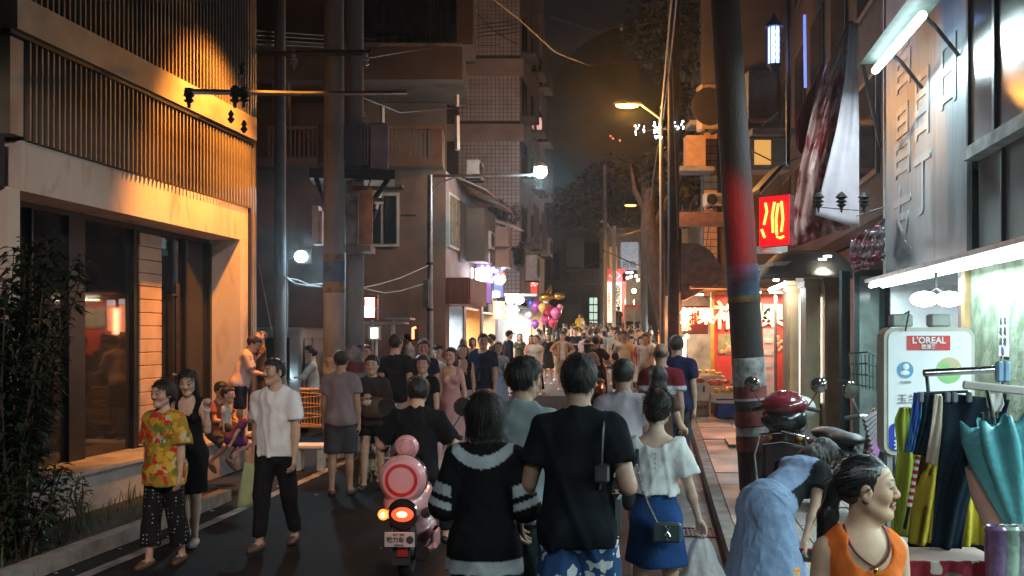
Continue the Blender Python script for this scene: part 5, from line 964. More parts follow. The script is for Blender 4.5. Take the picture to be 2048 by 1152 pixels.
    def nets(s):
        D = s.D; D[0] = np.maximum(D[0], 1e-3); D[-1] = np.maximum(D[-1], 1e-3); D[:, 0] = np.maximum(D[:, 0], 1e-3); D[:, -1] = np.maximum(D[:, -1], 1e-3); D[:, :, 0] = np.maximum(D[:, :, 0], 1e-3); D[:, :, -1] = np.maximum(D[:, :, -1], 1e-3)
        I = D < 0; sh = D.shape; ids = []; ps = []; quads = []
        str_ = (sh[1]*sh[2], sh[2], 1)
        for ax in range(3):
            s0 = [slice(None)]*3; s1 = [slice(None)]*3; s0[ax] = slice(0, -1); s1[ax] = slice(1, None)
            i, j, k = np.nonzero(I[tuple(s0)] != I[tuple(s1)])
            if len(i) == 0: continue
            e = [i, j, k]; e2 = list(e); e2[ax] = e[ax]+1
            d0 = D[tuple(e)]; d1 = D[tuple(e2)]; t = d0/(d0-d1)
            P = np.stack([s.ax[q][e[q]] for q in range(3)], 1).astype(np.float64)
            P[:, ax] += t*(s.ax[ax][e2[ax]]-s.ax[ax][e[ax]])
            u, w = (ax+1) % 3, (ax+2) % 3
            base = i*str_[0]+j*str_[1]+k
            c = [base-str_[u]-str_[w], base-str_[w], base, base-str_[u]]
            q = np.stack(c, 1); fl = d0 > 0; q[fl] = q[fl][:, ::-1]; quads.append(q)
            for cc in c: ids.append(cc); ps.append(P)
        ids = np.concatenate(ids); ps = np.concatenate(ps); un, inv = np.unique(ids, return_inverse=True)
        cnt = np.bincount(inv); co = np.stack([np.bincount(inv, ps[:, a])/cnt for a in range(3)], 1)
        return co, np.searchsorted(un, np.concatenate(quads))
def relax(co, q, it=1, lam=.5):
    for _ in range(it):
        a = np.zeros_like(co); n = np.zeros(len(co))
        for i in range(4):
            j = (i+1) % 4
            for c in range(3): a[:, c] += np.bincount(q[:, i], co[q[:, j], c], len(co))+np.bincount(q[:, j], co[q[:, i], c], len(co))
            n += np.bincount(q[:, i], minlength=len(co))+np.bincount(q[:, j], minlength=len(co))
        co = co+lam*(a/np.maximum(n, 1)[:, None]-co)
    return co
def quads_obj(name, co, q, mat, parent, cols=None):
    me = bpy.data.meshes.new(name); me.vertices.add(len(co)); me.vertices.foreach_set('co', co.astype(np.float32).ravel())
    me.loops.add(q.size); me.loops.foreach_set('vertex_index', q.astype(np.int32).ravel())
    me.polygons.add(len(q)); me.polygons.foreach_set('loop_start', np.arange(0, q.size, 4, dtype=np.int32))
    me.polygons.foreach_set('use_smooth', np.ones(len(q), bool)); me.update(calc_edges=True); me.validate()
    if cols is not None:
        a = me.color_attributes.new('Col', 'FLOAT_COLOR', 'POINT')
        a.data.foreach_set('color', np.concatenate([cols, np.ones((len(cols), 1))], 1).astype(np.float32).ravel())
    return mesh_obj(name, me, parent, mat)
SKIN = {'fair': (.60, .40, .30), 'mid': (.50, .31, .215), 'tan': (.38, .215, .14)}
def skin_mat():
    m = M('skin', rough=.55, var=.16, vs_=22, vcol=True, bump=.10, bs=220)
    b = m.node_tree.nodes['Principled BSDF']; b.inputs['Subsurface Weight'].default_value = .0
    return m
def hair_mat(c=(.012, .010, .010), nm='black_hair'):
    return M(nm, c, .42, var=.35, vs_=5, bump=.55, bs=10, stretch=(16, 16, 1.6), spec=.45)
def person(label, px, Y, yaw=0, top=None, H=None, z=None, female=False, w=1.0, skin='mid', arms=None, legs=None, stride=0, lean=0, side=0, hyaw=0, hpitch=0, hroll=0,
           topw=None, bot=None, hair=('short',), shoes=None, q=2, group=None, root=None, extra=None, glasses=False, turn=0, u_off=0, mask=None, name='person'):
    """q: 3 close, 2 middle, 1 far, 0 tiny. yaw 0 walks away from the camera, 180 comes towards it. Angles in degrees."""
    X = (px-CX)/FPX*Y; g = gz(Y) if z is None else z
    if H is None: H = CZ+(HY-top)/FPX*Y-g
    s = H/1.70; hs = (.47+.55*s) if H > 1.25 else .66+.38*s
    th = thing(name, label, 'person', (X, Y, g), group); th.rotation_euler = (0, 0, R(yaw)); ORG[th] = Vector((0, 0, 0))
    pr = {'th': th, 's': s}
    # ---- skeleton (x right, y ahead, z up)
    sw = (.136 if female else .156)*s*(.5+.5*w)
    L1, L2, L3 = .275*s, .245*s, .08*s
    T1, T2 = .415*s, .405*s
    legs = legs or {}
    J = {}
    def dirv(a, o, sd): a, o = R(a), R(o); return V3(math.sin(o)*sd, math.sin(a)*math.cos(o), -math.cos(a)*math.cos(o))
    lo = 1e9
    for sd, nm in ((1, 'r'), (-1, 'l')):
        if nm in legs: ta, to, sa = legs[nm]
        else: ta = stride*sd; to = 2; sa = ta-(abs(stride)*.9 if ta < 0 else abs(stride)*.25)
        hp = V3(.080*s*sd, 0, 0); kn = hp+dirv(ta, to, sd)*T1; an = kn+dirv(sa, to*.4, sd)*T2
        J['hip'+nm], J['kn'+nm], J['an'+nm] = hp, kn, an; lo = min(lo, an[2])
    rz = root if root is not None else -lo+.075*s
    for k in list(J): J[k] = J[k]+V3(0, 0, rz)
    c_, s_ = math.cos(R(-lean)), math.sin(R(-lean)); RX = np.array([[1, 0, 0], [0, c_, -s_], [0, s_, c_]])
    c_, s_ = math.cos(R(side)), math.sin(R(side)); RY = np.array([[c_, 0, s_], [0, 1, 0], [-s_, 0, c_]])
    c_, s_ = math.cos(R(turn)), math.sin(R(turn)); RT = np.array([[c_, -s_, 0], [s_, c_, 0], [0, 0, 1]])
    RU = RX@RY@RT; piv = V3(0, 0, .90*s)
    def T(x, y, zz): return RU@(V3(x*s, y*s, zz*s)-piv)+V3(0, 0, rz)
    def Td(v): return RU@V3(*v)
    fw, rt_, up_ = Td((0, 1, 0)), Td((1, 0, 0)), Td((0, 0, 1))
    def hdir(yw, pt, rl):
        a, b, c = R(yw), R(pt), R(rl)
        Rz = np.array([[math.cos(a), -math.sin(a), 0], [math.sin(a), math.cos(a), 0], [0, 0, 1]])
        Rx = np.array([[1, 0, 0], [0, math.cos(b), -math.sin(b)], [0, math.sin(b), math.cos(b)]])
        Ry = np.array([[math.cos(c), 0, math.sin(c)], [0, 1, 0], [-math.sin(c), 0, math.cos(c)]])
        return RU@Rz@Rx@Ry
    HR = hdir(hyaw, hpitch, hroll); nb = T(0, -.012, 1.42)
    hc = nb+RU@V3(0, .012, .055)*s+HR@V3(0, .022, .112)*hs
    hr, hf, hu = HR[:, 0], HR[:, 1], HR[:, 2]
    def HP(r, f, u): return hc+(hr*r+hf*f+hu*u)*hs
    arms = arms or {}; A = {}
    for sd, nm in ((1, 'r'), (-1, 'l')):
        sp = T(sw/s*sd, -.005, 1.362)
        ud, fd = arms.get(nm, ((.13, -.03-.012*stride*sd, -1), (.06, .14-.01*stride*sd, -1)))[:2]
        RW = np.eye(3) if len(arms.get(nm, ())) > 4 else RU; ud = unit(RW@V3(ud[0]*sd, ud[1], ud[2])); fd = unit(RW@V3(fd[0]*sd, fd[1], fd[2]))
        el = sp+ud*L1; wr = el+fd*L2
        hd = unit(fd); 
        nrm = V3(-sd, 0, 0) if abs(hd[0]) < .8 else V3(0, 0, -1)
        o = arms.get(nm, (0, 0))
        if len(o) > 2: nrm = RU@V3(o[2][0]*sd, o[2][1], o[2][2])
        curl = o[3] if len(o) > 3 else .35
        nrm = unit(nrm-hd*float(nrm@hd)); A[nm] = (sp, el, wr, hd, nrm, curl, sd)
    pr.update(T=T, A=A, hc=hc, HP=HP, J=J, hs=hs, hr=hr, hf=hf, hu=hu, yaw=yaw, X=X, Y=Y, g=g)
    hb = {3: .020, 2: .027, 1: .034, 0: .052}[q]; hh = {3: .0060, 2: .0105, 1: .018, 0: .034}[q]; hn = {3: .0068, 2: .0105 if Y < 13.5 else .015, 1: .014, 0: .04}[q]
    if extra and 'hh' in extra: hh = extra['hh']
    pad = .12*s+.06
    P = [J[k] for k in J]+[A[n][i] for n in A for i in range(3)]+[hc+V3(0, 0, .16*hs), T(0, 0, 1.2), V3(0, 0, rz)]+[A[n][2]+A[n][3]*.16*s for n in A]
    lo3 = np.min(P, 0)-pad; hi3 = np.max(P, 0)+pad*.8; lo3[2] = max(lo3[2], min(J['anr'][2], J['anl'][2])-.14*s)
    fine = [(hc-.115*hs, hc+.125*hs, hh)]
    if q == 3 and not (extra and 'nohands' in extra) or q == 2 and Y < 13.4:
        for n in A: c = A[n][2]+A[n][3]*.08*s; fine.append((c-.105*s, c+.105*s, hn))
    B = Fld(lo3, hi3, hb, fine)
    k2 = .03*s
    # ---- trunk
    fl = (fw, 1.5)
    def trunk(F, t=0.0, kk=.04*s, lowz=None, lowr=None, bust=True):
        F.rc(T(0, .0, 1.31), T(0, .0, 1.14), (.128*w+t/s)*s, (.112*w+t/s)*s if not female else (.100*w+t/s)*s, kk, (fw, 1.38))
        F.rc(T(-(sw/s-.055), -.01, 1.352), T(sw/s-.055, -.01, 1.352), .058*s+t, .058*s+t, kk)
        F.rc(T(0, -.005, 1.15), T(0, 0, .96), ((.096 if female else .112)*w+t/s)*s, (.122*w+t/s)*s, kk, (fw, 1.35))
        for sd in (1, -1):
            F.rc(T(0, -.012, 1.440), T((sw/s-.03)*sd, -.012, 1.368), .042*s+t*.6, .040*s+t, kk*.9)
            if female and bust: F.ball(T(.066*sd, .078, 1.245), .048*s+t*.6, kk)
    trunk(B)
    B.rc(T(0, -.014, 1.40), HP(0, -.015, -.07), (.050 if female else .058)*s, (.046 if female else .055)*hs, .025*s)
    B.rc(V3(0, 0, rz+.07*s), V3(0, -.005*s, rz-.01*s), .118*s*w, .122*s*w, .04*s, (V3(0, 1, 0), 1.3))
    for sd in (1, -1): B.ball(V3(.066*s*sd, -.055*s, rz-.01*s), .082*s*w, .04*s)
    lw = (.5+.5*w)
    for nm in 'rl':
        hp, kn, an = J['hip'+nm], J['kn'+nm], J['an'+nm]; sd = 1 if nm == 'r' else -1
        B.rc(hp, kn, .078*s*lw, .052*s*lw, .035*s)
        cf = kn+(an-kn)*.3+V3(0, -.016*s, 0)
        B.rc(kn, an, .049*s, .033*s, .02*s); B.rc(cf, cf+(an-kn)*.22, .043*s*lw, .032*s, .03*s)
        sh = unit(an-kn); toe = unit(V3(.12*sd, 1, 0)-sh*0.0)
        if abs(sh[2]) < .5: toe = unit(V3(0, .3, 1) if sh[1] > 0 else V3(0, -.2, -1))
        elif sh[1] < -.35: toe = unit(V3(.08*sd, 1, -.9*abs(sh[1])-.1))
        heel = an+V3(0, 0, -.035*s)-toe*.035*s; tip = an+V3(0, 0, -.05*s)+toe*.155*s
        B.rc(heel, an+V3(0, 0, -.045*s)+toe*.09*s, .034*s, .036*s, .02*s); B.rc(an+V3(0, 0, -.04*s)+toe*.07*s, tip, .034*s, .024*s, .02*s)
        J['foot'+nm] = (heel, an+V3(0, 0, -.045*s)+toe*.09*s, tip, toe)
    # ---- arms and hands
    for nm in 'rl':
        sp, el, wr, hd, nrm, curl, sd = A[nm]; aw = (.55+.45*w)*(.86 if female else 1)
        B.rc(sp, el, .050*s*aw, .039*s*aw, .03*s); B.rc(el, wr, .038*s*aw, .025*s*aw, .015*s)
        fm = el+(wr-el)*.28; B.ball(fm, .037*s*aw, .03*s)
        lat = np.cross(hd, nrm)            # across the palm
        thumbside = unit(np.cross(nrm, hd))*(1 if sd > 0 else -1)
        hsx = s*(.92 if female else 1.0)
        kn0 = wr+hd*.085*hsx
        if q >= 2:
            for i in range(4):
                o = (i-1.5)*.0195*hsx; base = wr+hd*.02*hsx-thumbside*o*.7; kk = kn0-thumbside*o+hd*(-.004*abs(i-1.2))*hsx
                B.rc(base, kk, .0135*hsx, .0125*hsx, .012*s)
                ln = [.040, .046, .043, .033][i]*hsx
                a1 = curl*1.2+.05*i*curl; a2 = a1+curl*1.25+.1; a3 = a2+curl*.8+.1
                p0 = kk; r0 = .0098*hsx
                for al, fr in ((a1, 1), (a2, .72), (a3, .55)):
                    p1 = p0+(hd*math.cos(al)+nrm*math.sin(al))*ln*fr; B.rc(p0, p1, r0, r0*.92, .004*s); p0 = p1; r0 *= .93
            tb = wr+hd*.02*hsx+thumbside*.018*hsx; t1 = tb+(thumbside*.55+hd*.75+nrm*.35)*.042*hsx; t2 = t1+(hd*.85+nrm*(.3+.5*curl)+thumbside*.15)*.030*hsx; t3 = t2+(hd*.8+nrm*(.4+.6*curl)-thumbside*.1)*.024*hsx
            B.rc(tb, t1, .0165*hsx, .013*hsx, .010*s); B.rc(t1, t2, .0115*hsx, .0105*hsx, .005*s); B.rc(t2, t3, .0105*hsx, .0085*hsx, .004*s)
        else:
            B.rc(wr, kn0, .030*hsx, .036*hsx, .015*s, (nrm, 1.7)); B.rc(kn0, kn0+(hd*.8+nrm*(.2+.7*curl))*.07*hsx, .034*hsx, .024*hsx, .012*s, (nrm, 1.7))
            B.rc(wr+hd*.02*s, wr+(hd*.8+thumbside*.7)*.07*s, .015*hsx, .011*hsx, .01*s)
        pr['grip'+nm] = kn0+nrm*.03*hsx+hd*.01
    # ---- head
    ax3 = (hr, hf, hu); k = .022*hs
    B.ell(HP(0, -.012, .028), (.0735*hs, .092*hs, .085*hs), ax3, k)
    B.rc(HP(0, .022, -.022), HP(0, .046, -.082), .059*hs, .030*hs, k*1.6, (hr, 1.0))
    B.ell(HP(0, .036, .028), (.062*hs, .052*hs, .062*hs), ax3, k)
    if q >= 1:
        for sd in (1, -1):
            B.ball(HP(.038*sd, .054, -.022), .0235*hs, .028*hs)
            B.rc(HP(.012*sd, .083, .026), HP(.044*sd, .071, .026), .010*hs, .009*hs, .014*hs)
            B.ball(HP(.033*sd, .098, .008), .015*hs, .012*hs, op='s')
            B.ball(HP(.032*sd, .077, .007), .0145*hs, .004*hs)
            B.ell(HP(.077*sd, -.008, -.004), (.009*hs, .020*hs, .031*hs), ax3, .006*hs)
            if q == 3: B.ell(HP(.087*sd, -.004, -.002), (.006*hs, .011*hs, .019*hs), ax3, .004*hs, op='s')
            B.rc(HP(.006*sd, .099, -.024), HP(.0125*sd, .092, -.026), .009*hs, .008*hs, .006*hs)
            B.rc(HP(0, .0905, -.0520), HP(.016*sd, .081, -.0550), .0062*hs, .0040*hs, .005*hs)
            B.rc(HP(0, .0880, -.0660), HP(.013*sd, .080, -.0630), .0068*hs, .0045*hs, .005*hs)
            B.rc(HP(.050*sd, .005, -.052), HP(.018*sd, .052, -.086), .019*hs, .017*hs, .025*hs)
        B.rc(HP(0, .086, .016), HP(0, .1015, -.020), .0075*hs, .0110*hs, .010*hs)
        B.ball(HP(0, .068, -.092), .019*hs, .018*hs)
        B.rc(HP(-.013, .095, -.0585), HP(.013, .095, -.0585), .0022*hs, .0022*hs, .004*hs, op='s') if q == 3 else None
    else:
        B.rc(HP(0, .088, .012), HP(0, .100, -.022), .012*hs, .016*hs, .012*hs)
        for sd in (1, -1): B.ell(HP(.075*sd, -.008, -.004), (.012*hs, .022*hs, .03*hs), ax3, .006*hs)
    co, qd = B.nets(); co = relax(co, qd, 1, .35)
    sk = np.array(SKIN[skin] if isinstance(skin, str) else skin); cols = np.tile(sk, (len(co), 1))
    d = (co-hc)/hs; r_, f_, u_ = d@hr, d@hf, d@hu; ar = np.abs(r_); fr = f_ > .045
    def paint(msk, c, a=1.0): cols[msk] = cols[msk]*(1-a)+np.array(c)*a
    paint((np.abs(u_+.012) < .05) & (np.hypot(ar-.042, u_+.03) < .024) & fr, sk*V3(1.08, .86, .82), .5)
    lp = fr & (ar < .020) & (np.abs(u_+.059) < .0130*(1-(ar/.023)**2)) & (f_ > .065); paint(lp, V3(.42, .14, .12) if female else sk*V3(.82, .58, .55), .85)
    paint(fr & (np.abs(u_-.030-.006*np.sin((ar-.015)*60)) < (.0045 if q > 1 else .007)) & (ar > .013) & (ar < .050), (.03, .022, .02), .85)
    if q >= 1:
        ey = np.hypot((ar-.033)/.0155, (u_-.007)/.0062); e = fr & (ey < 1) & (f_ > .055)
        paint(e, (.34, .31, .29), 1 if q == 3 else .6); paint(fr & (np.hypot(ar-.033, u_-.0075) < .0062) & (f_ > .05), (.02, .014, .01), 1)
        paint(fr & (ey > .85) & (ey < 1.35) & (u_ > .006) & (f_ > .055), (.03, .02, .018), .85)
    else: paint(fr & (np.hypot((ar-.033)/.018, (u_-.009)/.012) < 1), (.05, .035, .03), .8)
    if mask is not None:
        paint(fr & (u_ < -.012) & (u_ > -.085) & (ar < .06), mask, 1)
    quads_obj('body', co, qd, skin_mat(), th, cols)
    hg = {3: .0125, 2: .019, 1: .027, 0: .038}[q]
    sd0 = abs(hash(label)) % 997 if False else (len(label)*37+int(px)*13) % 997
    nkc = T(0, 0, 1.42); gl = lambda: Fld(lo3, hi3, hg, [(nkc-.13*s, nkc+.11*s, .0065)] if q == 3 else ())
    # ---- clothes below the waist
    if bot:
        kind, bm = bot[0], bot[1]; o = bot[2] if len(bot) > 2 else {}; F = gl(); t = o.get('t', .016)*s
        if kind in ('shorts', 'trousers'):
            F.rc(V3(0, 0, rz+.10*s), V3(0, -.005*s, rz-.02*s), .125*s*w+t*.7, .13*s*w+t, .03*s, (V3(0, 1, 0), 1.28), cuta=True)
            for sd in (1, -1): F.ball(V3(.064*s*sd, -.052*s, rz-.01*s), .083*s*w+t*.8, .04*s)
            for nm in 'rl':
                hp, kn, an = J['hip'+nm], J['kn'+nm], J['an'+nm]; fr_ = o.get('len', .85 if kind == 'shorts' else 1.92)
                if fr_ <= 1:
                    e = hp+(kn-hp)*fr_; F.rc(hp, e, .090*s*lw+t, (.090-.030*fr_)*s*lw+t*1.5+o.get('flare', .006)*s, .025*s, cut=True)
                else:
                    e = kn+(an-kn)*(fr_-1); F.rc(hp, kn, .090*s*lw+t*.7, .058*s*lw+t, .025*s); F.rc(kn, e, .056*s*lw+t, .043*s+t+o.get('flare', 0)*s, .015*s, cut=True)
        else:
            ln = o.get('len', .45)*s; fla = o.get('flare', .05)*s
            a = (J['knr']+J['knl'])/2; dv = unit(a-V3(0, 0, rz)); e = V3(0, 0, rz)+dv*ln if root is None or True else 0
            F.rc(V3(0, 0, rz+o.get('rise', .12)*s), V3(0, -.01*s, rz), .118*s*w+t*.6, .138*s*w+t, .03*s, (V3(0, 1, 0), 1.3), cuta=True)
            for sd in (1, -1): F.ball(V3(.066*s*sd, -.055*s, rz-.01*s), .084*s*w+t*.9, .05*s)
            F.rc(V3(0, -.008*s, rz-.02*s), e, .160*s*w+t*.5, .160*s*w+fla+t*.5, .03*s, (V3(0, 1, 0), 1.2), cut=True)
        if lean > 40: F.ball(T(0, -.03, .93), .128*s*w+t, .06*s)
        if q >= 1: F.folds(o.get('fold', .007)*s, sd0+5, o.get('ff', 26), o.get('zs', .3))
        co, qd = F.nets(); co = relax(co, qd, 1, .4)
        quads_obj(o.get('name', kind), co, qd, bm, th)
    # ---- clothes above
    if topw:
        kind, tm = topw[0], topw[1]; o = topw[2] if len(topw) > 2 else {}; F = Fld(lo3, hi3, o['hg']) if 'hg' in o else gl(); t = o.get('t', .017)*s
        trunk(F, t, .035*s)
        hem = o.get('hem', .86); fla = o.get('flare', .0)
        zl = T(0, 0, hem); hemr = o.get('hemr', .157)
        if hem < .93 and lean > 25: pass
        if 'dresslen' in o:
            a = (J['knr']+J['knl'])/2; dv = unit(a-V3(0, 0, rz)); e = V3(0, 0, rz)+dv*o['dresslen']*s
            F.rc(T(0, 0, 1.10), V3(0, -.008*s, rz), (.104 if female else .12)*w*s+t, .156*w*s+t, .035*s, (fw, 1.25))
            F.rc(V3(0, -.008*s, rz), e, .158*w*s+t, .158*w*s+t+fla*s, .035*s, (V3(0, 1, 0), 1.2), cut=True)
            for sd in (1, -1): F.ball(V3(.064*s*sd, -.052*s, rz-.01*s), .083*s*w+t, .05*s)
        else:
            F.rc(T(0, -.002, 1.16), zl, (.115 if female else .130)*w*s+t, hemr*w*s+t+fla*s, .03*s, (fw, 1.2), cut=True)
            if hem < .93:
                dn_ = unit(zl-T(0, -.002, 1.16)); lim = lambda X, Y_, Z: (X-zl[0])*dn_[0]+(Y_-zl[1])*dn_[1]+(Z-zl[2])*dn_[2]
                for sd in (1, -1): F.ball(T(.064*sd, -.052, .895), .083*s*w+t*1.7, .04*s, lim=lim)
        sl_ = o.get('sleeve', .62)
        for nm in 'rl':
            sp, el, wr = A[nm][:3]; aw = (.55+.45*w)
            ts = t+o.get('st', .006)*s
            if sl_ > 0:
                if sl_ <= 1: e = sp+(el-sp)*sl_; F.rc(sp, e, .053*s*aw+ts*.8, (.053-.008*sl_)*s*aw+ts*1.35+o.get('sflare', 0)*s, .03*s, cut=True)
                else: e = el+(wr-el)*(sl_-1); F.rc(sp, el, .053*s*aw+ts*.8, .042*s*aw+ts, .03*s); F.rc(el, e, .042*s*aw+ts, .036*s+ts+o.get('sflare', 0)*s, .015*s, cut=True)
            else:
                c = sp+RU@V3((.064 if nm == 'r' else -.064)*s, 0, -.01*s); F.rc(c+V3(0, 0, .05*s), c-up_*.05*s, .046*s, .05*s, .01*s, op='s')
        if q >= 1: F.folds(o.get('fold', .0075)*s, sd0, o.get('ff', 27), o.get('zs', .5))
        nk = o.get('neck', .0); nw = o.get('nw', .066)
        if kind in ('tank', 'slip'):
            F.rc(T(0, .07, 1.40), T(0, .16, 1.33), .085*s, .09*s, .01*s, op='s'); F.rc(T(0, -.10, 1.40), T(0, -.16, 1.36), .08*s, .085*s, .01*s, op='s')
        F.rc(T(0, .006+nk*.4, 1.432-nk), HP(0, 0, .02), nw*s, nw*s*1.05, .008*s, op='s')
        if nk > .02: F.rc(T(0, .06, 1.40-nk), T(0, .14, 1.42-nk*.6), nw*s*1.0, nw*s*1.1, .008*s, op='s')
        if o.get('yoke'): F.rc(T(-.14, -.01, 1.44), T(.14, -.01, 1.44), .055*s, .055*s, .01*s, op='s')
        co, qd = F.nets(); co = relax(co, qd, 2, .45)
        cc = None
        if 'paint' in o:
            lc = (co-V3(0, 0, rz))@RU; lc = lc/s+V3(0, 0, .90)
            cc = np.tile(np.array(o['col']), (len(co), 1)); o['paint'](lc, cc, co, pr)
        quads_obj(o.get('name', {'tee': 'shirt', 'slip': 'dress', 'tank': 'tank_top'}.get(kind, kind)), co, qd, tm, th, cc)
    # ---- shoes
    if shoes:
        for nm in 'rl':
            heel, mid, tip, toe = J['foot'+nm]; dn = V3(0, 0, -.008*s)
            F = Fld(np.minimum(heel, tip)-.09*s, np.maximum(heel, tip)+.12*s, {3: .011, 2: .016, 1: .024, 0: .034}[q])
            F.rc(heel+dn, mid+dn, .040*s, .043*s, .02*s); F.rc(mid+dn, tip+dn+toe*.008*s, .043*s, .031*s, .02*s)
            if len(shoes) > 1: F.rc(heel+V3(0, 0, .045*s), heel, .040*s, .040*s, .02*s)
            co, qd = F.nets(); co[:, 2] = np.maximum(co[:, 2], J['an'+nm][2]-.086*s if abs(toe[2]) < .2 else -9)
            quads_obj('shoe', co, qd, shoes[0], th)
    # ---- hair, caps, glasses
    if hair and hair[0] != 'none':
        ht = hair[0]; hm = hair[1] if len(hair) > 1 and hair[1] is not None else hair_mat(); hg2 = {3: .0066, 2: .0105, 1: .016, 0: .024}[q]
        lo_h = hc-.19*hs; hi_h = hc+.19*hs
        ho = hair[2] if len(hair) > 2 else {}
        if ht in ('long', 'pony'): lo_h = lo_h+V3(0, 0, -.40*hs) - np.abs(Td((0, 1, 0)))*.10
        F = Fld(lo_h, hi_h, hg2); a3 = (hr, hf, hu)
        pt_ = ho.get('t', .0)
        vol = {'short': .010, 'bob': .020, 'long': .015, 'bun': .009, 'pony': .004, 'shaved': .002, 'bald': .002}.get(ht, .012)+pt_
        F.ell(HP(0, -.014, .030), ((.0745+vol)*hs, (.093+vol)*hs, (.087+vol*1.1)*hs), a3, .01*hs)
        if ht == 'short': F.ell(HP(0, .02, .062), ((.062+vol)*hs, (.068+vol)*hs, (.052+vol*1.2)*hs), a3, .02*hs)
        def ho_(X, Y_, Z): return (X-hc[0])/hs, (Y_-hc[1])/hs, (Z-hc[2])/hs
        X, Y_, Z = F.pts((slice(None),)*3); x, y, zq = ho_(X, Y_, Z)
        rr = x*hr[0]+y*hr[1]+zq*hr[2]; ff = x*hf[0]+y*hf[1]+zq*hf[2]; uu = x*hu[0]+y*hu[1]+zq*hu[2]; ab = np.abs(rr)
        if ht == 'bob':
            F.rc(HP(0, -.022, .02), HP(0, -.020, -.105), .097*hs, .098*hs, .02*hs, (hf, 1.06), cut=True)
        if ht == 'long':
            bk = -HR[:, 1]; e = HP(0, -.05, -.10); F.rc(HP(0, -.025, .01), e, .088*hs, .085*hs, .02*hs, (hf, 1.15))
            dn = unit(V3(0, 0, -1)+Td((0, -.12, -.6))); F.rc(e, e+dn*ho.get('len', .22)*hs, .083*hs, .060*hs, .03*hs, (hf, 1.5))
            if ho.get('front'):
                for sd in (1, -1): F.rc(HP(.068*sd, .01, -.02), HP(.085*sd, .045, -.22), .024*hs, .02*hs, .02*hs)
        # the face, ears and nape stay free
        hl = ho.get('line', .066)
        face = np.maximum(.022-ff+.25*np.maximum(0, uu), uu-hl+.9*ab*ab/.07*.25)
        if ht in ('short', 'shaved', 'bald'):
            face = np.minimum(face, np.maximum(-.028-ff, uu+.004))            # sideburns up
            face = np.minimum(face, uu+.058+.25*np.minimum(0, ff+.05)*0)
        elif ht in ('bun', 'pony'):
            face = np.minimum(face, np.maximum(-.030-ff, uu+.012)); face = np.minimum(face, uu+.062)
        elif ht in ('bob',): face = np.maximum(face, -np.ones_like(face)*9) if False else face
        F.D = np.maximum(F.D, (-face*hs).astype(np.float32))
        if ht == 'bald': F.D = np.maximum(F.D, ((uu-.035)*hs).astype(np.float32))
        if ho.get('fringe'): F.ell(HP(0, .055, .062), (.060*hs, .040*hs, .034*hs), a3, .01*hs)
        if ht == 'bun': F.ball(HP(0, -.088, ho.get('bz', .075)), .045*hs, .015*hs)
        if ht == 'pony':
            F.ball(HP(0, -.105, .0), .030*hs, .02*hs); e = HP(0, -.135, -.10); F.rc(HP(0, -.11, -.01), e, .026*hs, .036*hs, .015*hs); F.rc(e, e+unit(V3(0, 0, -1)-hf*.15)*.20*hs, .036*hs, .014*hs, .02*hs)
        if q >= 2: F.folds(ho.get('lump', .0035)*hs, sd0+3, 85, .25); F.folds(.0016*hs, sd0+8, 230, .3)
        co, qd = F.nets(); co = relax(co, qd, 1, .3)
        ho_b = quads_obj('hair', co, qd, hm, th)
        if q == 3 and ht not in ('shaved', 'bald'):
            me = ho_b.data; nv = len(me.vertices); nr = np.empty(nv*3, np.float32); me.vertex_normals.foreach_get('vector', nr); nr = nr.reshape(-1, 3).astype(float)
            rs = np.random.RandomState(sd0); ii = rs.randint(0, nv, ho.get('n', 1500)); p = co[ii]; n = nr[ii]
            if ht == 'pony': fl_ = np.where(((p-hc)@hf > -.10*hs)[:, None], HP(0, -.125, .01)-p, V3(0, 0, -1)-hf*.2)
            elif ht == 'bun': fl_ = HP(0, -.10, ho.get('bz', .07))-p
            else: fl_ = (p-HP(0, -.035, .125))+(V3(0, 0, -.10) if ht == 'short' else V3(0, 0, -.5))
            fl_ = fl_/(np.linalg.norm(fl_, axis=1)[:, None]+1e-9)+rs.normal(size=p.shape)*(.30 if ht == 'short' else .05 if ht == 'pony' else .12)
            fl_ = fl_-n*np.sum(fl_*n, 1)[:, None]; fl_ /= np.linalg.norm(fl_, axis=1)[:, None]+1e-9; wd = np.cross(n, fl_)*.0011
            L = (rs.uniform(.015, .042, (len(p), 1)) if ht == 'short' else rs.uniform(.03, .10, (len(p), 1)))*hs; k = rs.uniform(.2, 1, (len(p), 1))**2*(.007 if ht == 'short' else .0012 if ht == 'pony' else .004)
            rows = [p+n*.0008, p+fl_*L*.5+n*(.001+k*.6), p+fl_*L+n*k*.9]; V = np.stack([rows[0]-wd, rows[0]+wd, rows[1]-wd, rows[1]+wd, rows[2]-wd*.4, rows[2]+wd*.4], 1).reshape(-1, 3)
            b = np.arange(len(p))[:, None]*6; stuff(quads_obj('hair_strands', V, np.concatenate([b+np.array([[0, 1, 3, 2]]), b+np.array([[2, 3, 5, 4]])]), hm, ho_b))
    if extra and 'cap' in extra:
        F = Fld(hc-.2*hs, hc+.2*hs, {3: .007, 2: .009, 1: .012, 0: .018}[q])
        lim = lambda X, Y_, Z: -(((X-hc[0])*hu[0]+(Y_-hc[1])*hu[1]+(Z-hc[2])*hu[2])-.036*hs)
        F.ell(HP(0, -.008, .036), (.087*hs, .104*hs, .090*hs), (hr, hf, hu), .005, lim=lim)
        if extra['cap'][1] == 'bucket':
            F.rc(HP(0, -.008, .05), HP(0, -.008, .012), .095*hs, .135*hs, .01*hs, (hf, .95), cut=True, cuta=True)
        else: F.rc(HP(0, .07, .044), HP(0, .14, .030), .066*hs, .056*hs, .008*hs, (hu, 6))
        co, qd = F.nets(); quads_obj('cap', co, qd, extra['cap'][0], th)
